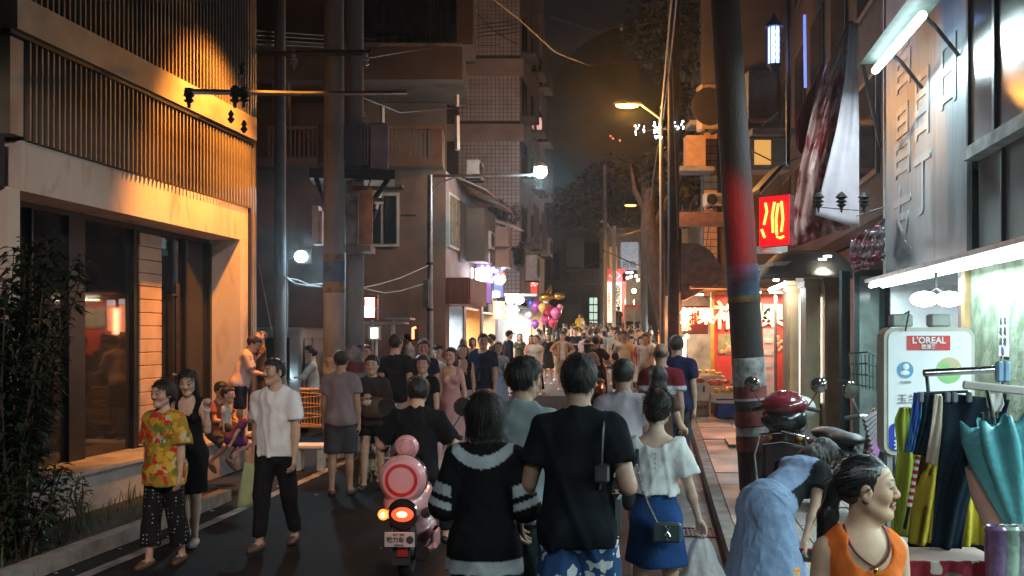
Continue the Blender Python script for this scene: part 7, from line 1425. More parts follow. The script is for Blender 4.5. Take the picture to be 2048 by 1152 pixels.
while len(spots) < 118 and tries < 9000:
    tries += 1; Y = 24+52*random.random()**1.1; px = random.uniform(1068, 1302)
    X = (px-CX)/FPX*Y; u = X-SLOPE*Y
    if u > .6 or u < -5.2 or any((X-a)**2+(Y-b_)**2 < .55 for a, b_ in spots): continue
    if Y < 33 and 1075 < px < 1205: continue
    fem = random.random() < .5; tc, bc_, ha = random.choice(RNGc), random.choice(BOT if fem else BOT[:4]), (random.choice(HA) if fem else HA[0]); away = random.random() < .4
    key = (fem, tc[0], bc_[0], ha[0], away)
    if key in seen_: continue
    seen_.add(key); spots.append((X, Y)); far = 'farthest' if Y > 50 else 'middle' if Y > 38 else 'nearer'
    person('%s in %s top, %s, %s, %s, %s crowd' % ('woman' if fem else 'man', tc[0], bc_[0], ha[0], 'walking away' if away else 'facing us', far), px, Y, (ST if away else 172)+random.uniform(-25, 25), H=random.uniform(1.54, 1.68) if fem else random.uniform(1.64, 1.80), female=fem, w=random.uniform(.94, 1.1), q=0 if Y > 36 else 1, stride=random.choice((0, 6, -6, 10, -9)), topw=('tee', tc[1], {'sleeve': random.choice((.4, .6, .8))}), bot=bc_[1], hair=ha[1], shoes=(random.choice((whshoe, blkshoe)),) if Y < 40 else None, skin=random.choice(('fair', 'mid', 'tan')), group='pedestrians of the far crowd', hyaw=random.uniform(-30, 30))
# ================================================================= scooters, van, dog, bench
rub = M('rubber', (.02, .02, .02), .8, var=.2); chrome = M('chrome', (.55, .55, .56), .15, 1.0, var=.05); seatm = M('seat_vinyl', (.02, .019, .02), .45, bump=.15, bs=60)
def fld_part(th, name, mat, lo, hi, h, fn, relaxn=1):
    F = Fld(V3(*lo), V3(*hi), h); fn(F); co, qd = F.nets(); co = relax(co, qd, relaxn, .4); return quads_obj(name, co, qd, mat, th)
def scooter(label, X, Y, yaw, col, z=None, kind='classic', name='scooter', shield=None):
    """x right, y ahead, z up; wheels 1.22 m apart"""
    th = thing(name, label, 'scooter', (X, Y, gz(Y) if z is None else z)); th.rotation_euler = (0, 0, R(yaw)); ORG[th] = Vector()
    B = lambda m, n, mt, p=th, s='auto': m.build(n, mt, p, s, org=Vector())
    for y in (-.58, .64):
        t = B(MB().lathe([(.13, -.05), (.19, -.055), (.225, -.03), (.235, 0), (.225, .03), (.19, .055), (.13, .05)], 22, (0, y, .235), 'x'), 'tyre', rub); B(MB().lathe([(.02, -.06), (.125, -.04), (.135, 0), (.125, .04), (.02, .06)], 14, (0, y, .235), 'x'), 'rim', steel, t)
    def tail(F):
        F.ell((0, -.40, .60), (.185, .40, .19), np.eye(3), .06); F.ell((0, -.62, .58), (.16, .24, .15), np.eye(3), .08); F.rc((0, -.15, .55), (0, -.05, .35), .13, .12, .08); F.rc((-.06, -.1, .30), (.06, -.1, .30), .12, .12, .05); F.rc((0, -.1, .27), (0, .36, .27), .14, .13, .06, (V3(0, 0, 1), 2.6))
        F.rc((0, -.58, .235), (0, -.581, .235), .19, .19, .02, op='s')
    def shld(F): F.rc((0, .36, .30), (0, .47, .98), .20, .15, .05, (V3(0, 1, .2), 2.4)); F.rc((0, .48, .92), (0, .50, 1.0), .12, .10, .06); F.rc((0, .50, .40), (0, .50, .80), .11, .07, .06)
    b_ = fld_part(th, 'rear_body', col, (-.3, -.95, .1), (.3, .6, .9), .021, tail, 2); fld_part(th, 'front_shield', shield or col, (-.35, .1, .1), (.35, .8, 1.2), .021, shld, 2)
    fld_part(th, 'seat', seatm, (-.25, -.75, .6), (.25, .2, .95), .017, lambda F: (F.ell((0, -.12, .75), (.15, .26, .07), np.eye(3), .05), F.ell((0, -.42, .78), (.14, .24, .065), np.eye(3), .05)), 2)
    fld_part(th, 'front_fender', col, (-.2, .3, .2), (.2, 1.0, .7), .017, lambda F: (F.rc((0, .42, .44), (0, .80, .40), .09, .07, .05), F.rc((-.2, .64, .235), (.2, .64, .235), .245, .245, .01, op='s')))
    hb = B(MB().tube([(-.34, .36, 1.0), (-.2, .42, 1.03), (0, .46, 1.02), (.2, .42, 1.03), (.34, .36, 1.0)], .016, 8), 'handlebar', chrome)
    for sd in (1, -1):
        B(MB().tube([(.34*sd, .36, 1.0), (.22*sd, .415, 1.025)], .022, 8), 'grip', rub, hb); mr = B(MB().tube([(.22*sd, .42, 1.03), (.30*sd, .45, 1.16), (.33*sd, .45, 1.22)], .008, 6), 'mirror_stalk', chrome if kind != 'maroon' else redb)
        B(MB().lathe([(.02, .035), (.075, .02), (.085, 0), (.08, -.012)], 14, (.34*sd, .45, 1.27), 'y'), 'mirror', M('mirror_glass', (.30, .28, .26), .08, .9), mr); B(MB().tube([(.10*sd, .56, .30), (.09*sd, .62, .235)], .025, 8), 'fork', steel)
    B(MB().lathe([(.02, .60), (.08, .605), (.095, .57), (.09, .50)], 16, (0, 0, .90) if kind != 'black' else (0, 0, .95), 'y'), 'headlight', M('headlight_glass', (.5, .5, .45), .1, var=.1, spec=.8))
    for sd in (1, -1): B(MB().ball((.15*sd, .50, .72), .03, .025, .03), 'front_indicator', M('indicator_amber', (.7, .28, .02), .3))
    return th, B
pink = M('pink_paint', (.62, .30, .32), .30, var=.06, coat=.4); pdark = M('pink_dark', (.50, .21, .24), .35, var=.1)
sx, sy = -.80, 8.47
ps, PB = scooter('pink scooter with a round red ringed top case and glowing tail lights', sx, sy, -3, pink)
def disc(n, c, r, d, ring=None):
    o = PB(MB().lathe([(r*.5, d), (r*.93, d*.9), (r, d*.55), (r*.98, d*.1), (r*.86, -.005), (r*.80, -.022), (r*.5, -.034), (.01, -.038)], 32, c, 'y'), n, pink, ps)
    if ring: PB(MB().lathe([(ring*1.0, -.026), (ring*1.0, -.0335), (ring*.80, -.0365), (ring*.80, -.026)], 32, c, 'y'), 'red_ring', M('ring_red', (.45, .02, .03), .4), o)
    else: 
        for q in (.75, .5): PB(MB().lathe([(r*q, -.024), (r*q, -.036), (r*q-.008, -.04), (r*q-.008, -.024)], 28, c, 'y'), 'groove_ring', pdark, o)
    PB(MB().lathe([(r*1.0, d*.5), (r*1.02, d*.45), (r*1.02, d*.30), (r*1.0, d*.25)], 32, c, 'y'), 'rim_band', chrome, o); return o
disc('top_case', (0, -.82, .80), .185, .22, .125); disc('backrest', (.015, -.70, 1.035), .095, .10)
tl_ = PB(MB().ball((.015, -.885, .545), .085, .03, .055, 18, 8), 'tail_light', glow('tail_red', (1, .06, .02), 2.2), ps); PB(MB().ball((.015, -.91, .55), .04, .015, .022, 12, 6), 'lamp_core', glow('tail_hot', (1, .45, .08), 14), tl_)
il_ = PB(MB().ball((-.135, -.865, .54), .042, .03, .042, 14, 8), 'indicator_light', glow('ind_orange', (1, .16, .02), 4), ps); PB(MB().ball((-.135, -.89, .54), .02, .01, .02, 8, 6), 'lamp_core', glow('tail_hot', (1, .45, .08), 14), il_)
PB(MB().lathe([(.01, -.075), (.035, -.07), (.04, -.03), (.035, .02)], 14, (.185, -.79, .55), 'y'), 'indicator_off', blackm, ps); MBp = MB().lathe([(.02, -.02), (.11, -.01), (.12, 0)], 18, (.015, -.865, .545), 'y'); PB(MBp, 'light_bezel', chrome, ps)
lamp('tail_glow', ps, (.0, -1.05, .52), 'POINT', .5, (1, .12, .04), .05)
plt = PB(MB().bbox(-.12, .11, -.905, -.893, .30, .415, .004), 'number_plate', M('number_plate_paint', (.46, .44, .42), .5), ps)
inkm = M('ink2', (.03, .03, .03), .6); text('plate_lettering', '助力车', Vector((-.035, -.907, .355)), (1, 0, 0), up, .045, inkm, ps, .002, .001); text('plate_small', '长沙  电动', Vector((-.01, -.907, .396)), (1, 0, 0), up, .02, inkm, ps, .002); text('plate_small', '祝君平安', Vector((-.01, -.907, .315)), (1, 0, 0), up, .018, inkm, ps, .002); PB(MB().lathe([(.03, -.907), (.03, -.905)], 12, (.075, 0, .357), 'y'), 'plate_print', inkm, plt)
PB(MB().box(-.03, .05, -.86, -.84, .22, .29), 'reflector', M('reflector_red', (.35, .03, .02), .3), ps); PB(MB().box(-.07, .07, -.84, -.80, .15, .45), 'rear_fender', rub, ps)
PB(MB().tube([(.14, -.35, .22), (.16, -.62, .22), (.165, -.85, .25)], [.04, .05, .055], 10), 'muffler', chrome, ps); PB(MB().bbox(.17, .22, -.45, -.2, .18, .34, .02), 'foot_peg_panel', pink, ps)
person('man in a black tee riding the pink scooter, seen from behind', CX+(-.795)/8.29*FPX, 8.29, -3, H=1.70, z=0, root=.75, q=3, w=1.12, lean=7, hpitch=-4, topw=('tee', black, {'hem': .86, 't': .024, 'sleeve': .8}), bot=('trousers', ink_, {'t': .02}), hair=('short', None, {'t': .006}), shoes=(blkshoe,), legs={'r': (68, 14, -14), 'l': (68, 14, -14)}, arms={'r': ((.50, .25, -.75), (.05, 1, .02), (0, 0, -1), .9), 'l': ((.50, .25, -.75), (.05, 1, .02), (0, 0, -1), .9)})
mar = M('maroon_gloss', (.13, .012, .02), .2, var=.1, coat=.6); drk = M('brown_black_plastic', (.035, .022, .022), .35, var=.25)
X_, Y_ = at(1580, 0, 10.9).x, 10.9
ms, NB_ = scooter('big maroon electric scooter with chrome guard bars parked by the leaning pole', X_, Y_, 158, drk, z=.12, kind='maroon')
fld_part(ms, 'cowl', mar, (-.4, .2, .85), (.4, .95, 1.35), .017, lambda F: (F.ell((0, .52, 1.06), (.25, .20, .12), np.eye(3), .06), F.ell((0, .42, 1.14), (.17, .14, .07), np.eye(3), .05)), 2); fld_part(ms, 'lamp_panel', M('black_gloss', (.012, .014, .014), .2, coat=.4), (-.4, .3, .6), (.4, .9, 1.1), .017, lambda F: F.ell((0, .53, .92), (.24, .17, .15), np.eye(3), .06), 2)
NB_(MB().tube([(-.26, .62, .28), (-.28, .68, .55), (-.22, .70, .76), (0, .72, .80), (.22, .70, .76), (.28, .68, .55), (.26, .62, .28)], .017, 8), 'guard_bar', chrome, ms); NB_(MB().tube([(-.20, .66, .66), (0, .69, .70), (.20, .66, .66)], .012, 8), 'guard_bar', chrome, ms); NB_(MB().bbox(-.21, .21, .56, .64, .28, .68, .06), 'shield_panel', drk, ms)
fld_part(ms, 'seat_cover', M('grey_cover', (.30, .31, .28), .6, bump=.4, bs=12), (-.4, -1.1, .7), (.4, -.1, 1.2), .02, lambda F: (F.ell((0, -.58, .95), (.22, .34, .16), np.eye(3), .08),))
gm2 = M('dark_gloss_paint', (.014, .018, .026), .25, coat=.5); X_ = at(1706, 0, 9.9).x
bs_, _ = scooter('black retro scooter with a round headlight parked in front of the glass doors', X_, 9.9, 196, gm2, z=.12, kind='black')
_(MB().bbox(-.16, .16, .60, .66, .86, .92, .02), 'front_rack', blackm, bs_)
scooter('dark motorbike under the masked person left of the poles', at(622, 0, 18).x, 18.0, 100, drk); scooter('maroon scooter with chrome rails carrying two riders away in the mid road', at(1199, 0, 21).x, 21.3, ST, mar, kind='maroon')
person('man in a black shirt driving the scooter in the mid road, seen from behind', 1192, 21.3, ST, H=1.74, z=gz(21), root=.90, q=2, topw=('tee', C('black_brown', (.03, .02, .018)), {'hem': .86}), bot=('trousers', black), hair=('short', None, {'t': .008}), legs=sit(70, -10), arms={'r': ((.5, .3, -.8), (.1, 1, 0)), 'l': ((.5, .3, -.8), (.1, 1, 0))}, shoes=(blkshoe,))
person('passenger in pale pink bucket hat and pink top on the mid road scooter', 1176, 20.7, ST, H=1.56, z=gz(21), root=.90, female=True, q=2, topw=('tee', pinkd, {'hem': .86}), bot=('shorts', offw, {'len': .8}), hair=('long', None, {'len': .08}), legs=sit(65, -10), extra={'cap': (C('pink_hat', (.60, .44, .46)), 'bucket')}, arms={'r': ((.4, .5, -.8), (-.4, 1, 0)), 'l': ((.4, .5, -.8), (-.4, 1, 0))}, shoes=(whshoe,))
# van behind the ledge
vx = at(600, 0, 17.6).x; vn = thing('van', 'silver grey minivan parked between the slatted building and the thin utility pole', 'van', (vx-.8, 19, gz(19))); silver = M('van_paint', (.34, .34, .35), .3, .5, var=.08, coat=.3)
VF = lambda: MB().frame((vx-1.62, 17.6, gz(18)), (1, 0, 0)); W_ = 1.62
prof = [(-.05, .35), (-.05, .80), (.10, 1.0), (.55, 1.80), (.8, 1.93), (3.6, 1.93), (3.75, .9), (3.75, .35)]
m = VF(); vs = []
for x, ins in ((0, 0), (.06, 0), (W_-.06, 0), (W_, 0)):
    for y, z_ in prof: k = .10*max(0, z_-.95)/.95; e = .04 if x in (0, W_) else 0; vs.append((x+(k if x < .8 else -k), y+(e if y < 1 else -e), z_-(e if z_ > 1 else 0)))
n_ = len(prof); fs = [tuple(range(n_)), tuple(range(4*n_-1, 3*n_-1, -1))]
for q in range(3):
    for i in range(n_): j = (i+1) % n_; fs.append((q*n_+i, (q+1)*n_+i, (q+1)*n_+j, q*n_+j))
m.add(vs, fs); m.build('body', silver, vn, 'auto'); gv = M('van_glass', (.05, .055, .06), .06, var=0, spec=.9)
m = VF(); m.add([(.20, .10, 1.02), (W_-.20, .10, 1.02), (W_-.30, .50, 1.74), (.30, .50, 1.74), (.20, .13, 1.02), (W_-.20, .13, 1.02), (W_-.30, .53, 1.74), (.30, .53, 1.74)], [(0, 1, 2, 3), (0, 4, 5, 1), (2, 6, 7, 3), (1, 5, 6, 2), (3, 7, 4, 0)]); m.build('windshield', gv, vn)
for y0, y1 in ((.62, 1.35), (1.5, 2.5), (2.65, 3.5)):
    m = VF(); m.add([(W_+.003, y0-.15*(y0 < 1), 1.02), (W_+.003, y1, 1.02), (W_-.072, y1, 1.74), (W_-.072, y0+.12*(y0 < 1), 1.74)], [(0, 1, 2, 3)]); solid(m.build('side_window', M('van_side_glass', (.30, .27, .24), .25, var=.15), vn), .012)
for x in (.08, W_-.34): VF().bbox(x, x+.26, -.07, -.02, .68, .84, .03).build('headlight', M('headlight_glass', (.5, .5, .45), .1, var=.1, spec=.8), vn)
VF().bbox(.02, W_-.02, -.12, .0, .30, .48, .04).build('bumper', M('bumper_grey', (.10, .10, .10), .6), vn); VF().box(.5, W_-.5, -.062, -.052, .55, .68).build('grille', blackm, vn); VF().box(.3, W_-.3, .30, .31, 1.30, 1.33).build('dash_reflection', glow('dash_reflect', (.8, .9, 1), .6), vn)  # glowing strip stands in for a reflection in the windshield
for y in (.75, 2.95):
    for x in (-.02, W_-.17): t = VF().lathe([(.14, 0), (.28, .0), (.31, .04), (.31, .15), (.28, .19), (.14, .19)], 20, (x, y, .31), 'x').build('wheel', rub, vn, 'auto')
VF().bbox(W_+.0, W_+.16, .5, .62, 1.05, 1.28, .03).build('mirror', blackm, vn)
# bamboo rail and bench
bmb = M('bamboo', (.40, .20, .07), .5, var=.25, stretch=(6, 6, 1)); Yb_ = 13.8; br = thing('bamboo_rail', 'orange brown bamboo lattice panel beside the concrete poles', 'bamboo rail', at(624, 850, Yb_)); a0, a1, z0, z1 = at(603, 0, Yb_).x, at(646, 0, Yb_).x, zat(852, Yb_), zat(775, Yb_)
for z in (z0, z1-.03): MB().tube([(a0-.02, Yb_, z), (a1+.02, Yb_, z)], .022, 8).build('rail', bmb, br, 'auto')
for i in range(8): x = a0+(a1-a0)*i/7; MB().tube([(x, Yb_, z0), (x, Yb_, z1)], .012, 6).build('stake', bmb, br, 'auto')
for i in range(7): z = z0+(z1-z0)*(i+.5)/7.5; MB().tube([(a0, Yb_-.012, z), (a1, Yb_-.012, z+(.03 if i % 2 else -.02))], .009, 6).build('cross_cane', bmb, br, 'auto')
bn = thing('bench', 'low white bench under the bamboo panel', 'bench', at(624, 905, Yb_)); MB().bbox(a0-.1, a1+.05, Yb_-.25, Yb_+.1, gz(Yb_)+.30, gz(Yb_)+.36, .015).build('seat', upvc, bn)
for x in (a0-.05, a1-.05): MB().bbox(x, x+.08, Yb_-.2, Yb_+.05, gz(Yb_), gz(Yb_)+.298, .01).build('leg', upvc, bn)
# dog
dg = thing('dog', 'small fluffy cream dog standing on the road by the polo man', 'dog', (at(736, 0, 12.6).x, 12.6, gz(12.6))); dg.rotation_euler = (0, 0, R(150)); ORG[dg] = Vector()
def dogf(F):
    F.ell((0, -.02, .22), (.075, .15, .085), np.eye(3), .04); F.ell((0, .10, .22), (.075, .08, .09), np.eye(3), .04); F.rc((0, .13, .26), (0, .19, .34), .055, .05, .04); F.ell((0, .21, .37), (.06, .065, .058), np.eye(3), .03); F.rc((0, .25, .355), (0, .30, .345), .032, .024, .02)
    for sd in (1, -1):
        F.rc((.055*sd, .20, .40), (.075*sd, .19, .33), .022, .026, .015); F.rc((.05*sd, .11, .18), (.05*sd, .11, .09), .034, .026, .02); F.rc((.05*sd, .11, .09), (.05*sd, .125, .02), .025, .024, .01); F.rc((.05*sd, -.12, .19), (.055*sd, -.09, .12), .045, .030, .02); F.rc((.055*sd, -.09, .12), (.055*sd, -.14, .075), .028, .022, .01); F.rc((.055*sd, -.14, .075), (.055*sd, -.125, .02), .022, .024, .01)
    F.rc((0, -.15, .26), (0, -.20, .34), .028, .03, .02); F.rc((0, -.20, .34), (0, -.13, .40), .032, .022, .02); F.folds(.008, 3, 70, 1); F.folds(.005, 9, 140, 1)
fld_part(dg, 'body', M('cream_fur', (.42, .32, .22), .95, var=.35, vs_=30, bump=1, bs=90), (-.15, -.3, -.01), (.15, .36, .5), .0095, dogf, 0)
for sd in (1, -1): MB().ball((.026*sd, .262, .385), .009).build('eye', inkm, dg, True, org=Vector())
MB().ball((0, .325, .352), .013).build('nose', inkm, dg, True, org=Vector())
# ================================================================= stall at the right edge
ow = person('woman in a sleeveless orange top with dark tied hair, head turned right in profile', 1722, 3.22, 186, top=926, z=.12, female=True, w=1.20, q=3, skin=(.70, .45, .29), hyaw=70, hpitch=2, topw=('tee', C('orange_top', (.86, .19, .035), bs=18), {'hem': .80, 'sleeve': 0, 't': .017, 'nw': .088, 'neck': .026, 'hemr': .17, 'fold': .006, 'ff': 34}), bot=('trousers', black), hair=('pony', M('dark_glossy_hair', (.020, .021, .020), .36, var=.3, vs_=5, bump=.16, bs=10, stretch=(14, 14, 1.6)), {'line': .058, 'lump': .0012, 't': .003, 'n': 420}), shoes=(blkshoe,), extra={'hh': .0036})
T_o = ow['T']; s_ = ow['s']; m = MB(); pts = []
for i in range(17):
    a = -PI*.5+PI*(i/16-.5)*1.7; f = abs(i/16-.5)*2; pts.append(T_o(-.072*math.cos(a-0)*1.0*(1 if True else 0), .0, 0)*0+T_o(.084*math.sin((i/16-.5)*PI*1.25), .112*math.cos((i/16-.5)*PI*1.0)**.8+.012, 1.318+.145*f**1.35))
m.tube(pts, .0042, 5); pchild(ow, m, 'necklace', M('red_cord', (.16, .03, .02), .6)); m = MB().ball(pts[8]+V3(0, .004, -.012), .009, .006, .012); pchild(ow, m, 'pendant', M('gold', (.7, .42, .08), .25, .9)); m = MB().ball(ow['HP'](-.084, -.004, -.036), .006); pchild(ow, m, 'earring', chrome)
def pin_paint(lc, cc, co, pr): cc[((np.abs(lc[:, 0]) > .135) | (lc[:, 1] > .03)) & (lc[:, 2] > 1.04)] = (.016, .02, .02)
bw = person('woman bending over in black tee and light blue skirt, holding a phone', 1532, 6.1, -52, H=1.56, z=.02, female=True, w=1.05, q=3, lean=60, stride=4, hpitch=-10, topw=('tee', stm, {'hem': .89, 't': .022, 'sleeve': .5, 'fold': .0035, 'ff': 40, 'paint': pin_paint, 'col': (.24, .33, .50)}), bot=('skirt', C('sky_blue_skirt', (.24, .33, .50), bs=16, bump=.5), {'len': .47, 'flare': .12, 'ff': 75, 'fold': .006, 'zs': .10, 't': .03}), hair=('long', None, {'len': .16}), shoes=(blkshoe,), arms={'r': ((.22, -.55, -.90), (.10, -.58, -.80), (0, 1, 0), .7, 1), 'l': ((.2, .1, -1), (0, .2, -1), (0, 1, 0), .4, 1)})
p = wpt(bw, bw['gripr']); ph = thing('phone', 'black smartphone in a bright red case held by the bending woman', 'phone', p); FP = lambda: MB().frame(p+Vector((-.09, -.03, -.02)), Vector((1, .15, -.12)), Vector((.1, 0, 1))); FP().bbox(0, .16, 0, .012, 0, .085, .005).build('case', M('case_red', (.75, .03, .03), .4), ph); FP().box(.004, .152, -.003, -.0005, .006, .079).build('screen', M('screen_black', (.01, .01, .012), .08), ph)
lg = M('flower_orange', (.75, .32, .03), .7); m = MB(); T_b = bw['J']
for i in range(9): a = i*2*PI/9; m.ball((.235, -.02+.03*math.cos(a), .47+.03*math.sin(a)), .012, .018, .018, 8, 5)
m.ball((.24, -.02, .47), .014, .02, .02, 8, 5); stuff(pchild(bw, m, 'flower_print', lg))
# white sign board
Ys = 5.5; sa, sb = at(1768, 910, Ys), at(1952, 655, Ys); sw2, sh2 = sb.x-sa.x, sb.z-sa.z
sg = thing('sign_board', 'white rounded cosmetics sign board with a red brand panel and blue lower end', 'sign', (sa.x+sw2/2, Ys, .12)); SG = lambda: MB().frame((sa.x, Ys, sa.z), (1, .03, 0))
def rrect(x0, x1, z0, z1, r): return [(cx+r*math.cos(a), cz+r*math.sin(a)) for cx, cz, a0 in ((x1-r, z1-r, 0), (x0+r, z1-r, 90), (x0+r, z0+r, 180), (x1-r, z0+r, 270)) for a in [R(a0+q*22.5) for q in range(5)]]
SG().prism(rrect(0, sw2, 0, sh2, .055), 0, .10).build('frame', M('cream_frame', (.50, .48, .40), .5, var=.15), sg); SG().prism(rrect(.022, sw2-.022, .022, sh2-.022, .04), -.006, -.001).build('face', M('sign_face', (.66, .68, .70), .4, var=.05, emit=.10, ecol=(.9, .95, 1)), sg)
bp2 = SG().prism(rrect(.024, sw2-.024, .024, .175, .035), -.010, -.0065).build('blue_panel', M('sign_blue', (.015, .045, .42), .4), sg); SG().box(.125, .365, -.010, -.0065, sh2-.125, sh2-.045).build('red_panel', M('sign_brand_red', (.62, .03, .035), .4), sg)
wt_ = M('letter_white', (.8, .8, .8), .5); gk = M('letter_grey', (.16, .18, .20), .5); X1 = Vector((1, .03, 0)); sp_ = lambda x, z: SG().m @ Vector((x, -.0125, z))
text('lettering', "L'OREAL", sp_(.245, sh2-.072), X1, up, .050, wt_, sg, .001, .0012); text('lettering', '欧莱雅', sp_(.245, sh2-.108), X1, up, .028, wt_, sg, .001, .0006)
text('lettering', '玉兰油', sp_(.155, .305), X1, up, .058, gk, sg, .001); text('lettering', 'OLAY', sp_(.145, .25), X1, up, .042, M('letter_teal', (.10, .22, .28), .5), sg, .001)
text('lettering', '内衣', sp_(.115, .128), X1, up, .066, wt_, sg, .001, .0015); text('lettering', '护肤', sp_(.115, .058), X1, up, .066, wt_, sg, .001, .0015); text('small_print', '大宝护肤', sp_(.115, .40), X1, up, .016, gk, sg, .001)
SG().lathe([(.046, -.008), (.046, -.0066)], 24, (.115, 0, .467), 'y').build('blue_emblem', M('emblem_blue', (.10, .34, .55), .4), sg); SG().ball((.118, -.009, .485), .018, .003, .018).ball((.113, -.009, .452), .026, .003, .014).build('emblem_figure', wt_, sg)
SG().lathe([(.072, -.008), (.072, -.0066)], 28, (.36, 0, .465), 'y').build('fruit_emblem', M('emblem_green', (.18, .50, .16), .4, var=0, col2=(.55, .42, .25), thresh=(.42, .58), vs_=7), sg)
for x, w_ in ((.055, .12), (.27, .12)): SG().bbox(x, x+w_, .02, .09, sh2+.003, sh2+.075, .01).build('clamp_box', M('clamp_grey', (.34, .36, .33), .5), sg)
SG().tube([(.13, .05, sh2+.07), (.14, .0, sh2+.09), (.11, -.02, sh2-.02)], .005, 5).build('cord', blk, sg); SG().box(.03, .06, .03, .07, -sa.z+.13, -.001).box(sw2-.06, sw2-.03, .03, .07, -sa.z+.13, -.001).build('stand', steel, sg)
gl_ = thing('globe_lamps', 'two glaring white bulbs on a black hanger above the white sign board', 'lamp', at(1870, 595, 6.4))
for px in (1848, 1898): MB().ball(at(px, 598, 6.4), .085, .085, .05).build('bulb', glow('globe_white', (.92, .98, 1), 14), gl_, True)
MB().tube([at(1848, 590, 6.4), at(1872, 575, 6.4), at(1898, 590, 6.4)], .012, 6).tube([at(1872, 575, 6.4), at(1872, 545, 6.4)], .01, 6).build('hanger', blk, gl_); lamp('bulb_light', gl_, at(1872, 606, 6.3), 'POINT', 22, (.92, .98, 1), .1)
# rack and hanging clothes
Yk2 = 4.35; rk = thing('clothes_rack', 'chrome clothes rack with a white lower rail in front of the sign board', 'clothes rack', (at(1930, 0, Yk2).x, Yk2, .12)); MB().tube([at(1848, 746, Yk2), at(2012, 738, Yk2)], .017, 10).build('rail', chrome, rk, 'auto'); MB().tube([at(1853, 745, Yk2), at(1858, 800, Yk2)], .008, 6).build('hook', chrome, rk)
MB().frame(at(1925, 778, 4.1), (1, -.35, -.10)).bbox(0, .42, 0, .03, 0, .035, .006).build('lower_rail', upvc, rk); MB().tube([at(2010, 738, Yk2), at(2010, 738, Yk2)-Vector((0, 0, 1.63))], .017, 8).build('upright', chrome, rk)
for px in (1995, 2008): MB().frame(at(px, 765, 4.2), (1, 0, 0)).bbox(0, .03, 0, .03, 0, .09, .008).build('clip', M('clip_blue', (.25, .42, .60), .4), rk)
for px in (1838, 1892, 1906, 1935): MB().frame(at(px, 806, 4.12), (1, 0, 0)).bbox(0, .022, 0, .02, 0, .045, .005).build('clip', M('clip_grey', (.18, .20, .22), .4), rk)
MB().tube([at(1836, 787, 4.15), at(1935, 783, 4.15)], .007, 6).build('hanger_bar', blk, rk)
G = 'clothes hanging on the rack'
drape('blouse', 'lime green blouse with small yellow studs hanging at the left of the rack', 'clothes', [(1800, 815), (1790, 840), (1796, 900), (1786, 1000), (1780, 1070)], [(1822, 815), (1838, 850), (1840, 930), (1834, 1000), (1826, 1075)], 4.5, .018, 1.5, C('lime', (.36, .44, .06)), seed=21, group=G)
drape('scarf', 'shiny blue and cyan striped cloth hanging beside the lime blouse', 'clothes', [(1829, 785), (1822, 830), (1811, 905)], [(1843, 785), (1841, 840), (1826, 905)], 4.2, .012, 1.5, M('blue_stripe_cloth', (.03, .09, .45), .35, col2=(.06, .32, .52), thresh=(.48, .52), vs_=16, stretch=(6, 1, .3)), seed=22, group=G)
drape('shorts', 'dark teal shorts hanging from a clip between the blue cloth and the beige strip', 'clothes', [(1842, 788), (1838, 850), (1826, 908)], [(1872, 788), (1872, 850), (1858, 915)], 4.25, .012, 1.2, C('teal_black', (.012, .03, .04)), seed=23, group=G)
drape('trousers', 'long beige trouser leg hanging in front of the yellow skirt', 'clothes', [(1870, 788), (1862, 850), (1852, 925)], [(1884, 792), (1884, 850), (1874, 932)], 4.1, .008, 1, C('beige_bright', (.52, .46, .36)), seed=24, group=G)
drape('trousers', 'wide dark navy trousers in the middle of the rack', 'clothes', [(1884, 785), (1880, 860), (1874, 930), (1868, 1010), (1862, 1095)], [(2020, 800), (2000, 870), (1965, 930), (1938, 1010), (1922, 1100)], 4.15, .022, 1.6, C('navy_bright', (.010, .022, .035)), seed=25, group=G, nu=34)
drape('skirt', 'yellow crinkled skirt hanging behind the navy trousers', 'clothes', [(1862, 860), (1838, 930), (1826, 1010), (1818, 1088)], [(1960, 900), (1966, 980), (1972, 1040), (1978, 1092)], 4.35, .035, 3.5, C('mustard', (.55, .43, .05), bs=22, bump=.6), seed=26, group=G, nu=40)
drape('tunic', 'black hem of a tunic showing below the yellow skirt', 'clothes', [(1822, 1060), (1816, 1085), (1812, 1108)], [(1975, 1060), (1980, 1085), (1982, 1112)], 4.42, .03, 2, black, seed=27, group=G)
m_ = MB(); bd = thing('bead_string', 'red and white striped tassel cord hanging between the lime blouse and yellow skirt', 'cord', at(1834, 910, 4.05))
for i in range(14): MB().tube([at(1836-1.25*i, 912+7.2*i, 4.05), at(1836-1.25*(i+.95), 912+7.2*(i+.95), 4.05)], .010, 7).build('red_bead' if i % 2 == 0 else 'white_bead', red_c if i % 2 == 0 else white, bd, 'auto')
MB().tube([at(1818, 1014, 4.05), at(1809, 1058, 4.05)], .007, 6).build('tassel', ink_, bd)
drape('collar', 'pale collar pieces of a garment pinned above the turquoise umbrella', 'clothes', [(1972, 790), (1974, 812), (1984, 828)], [(2004, 786), (2008, 808), (2000, 822)], 4.0, .006, 1, offw, seed=28, group=G)
um = thing('umbrella', 'turquoise folded umbrella with scalloped open end hanging at the right edge', 'umbrella', at(2000, 840, 3.95)); tq = M('turquoise_cloth', (.10, .40, .44), .45, var=.25, vs_=9, bump=.3, bs=40); ua, ub = at(1990, 850, 3.95), at(2040, 1075, 3.9); uz = (ua-ub).normalized(); ux = Vector((1, 0, 0)); ux = (ux-uz*ux.dot(uz)).normalized(); uy = uz.cross(ux)
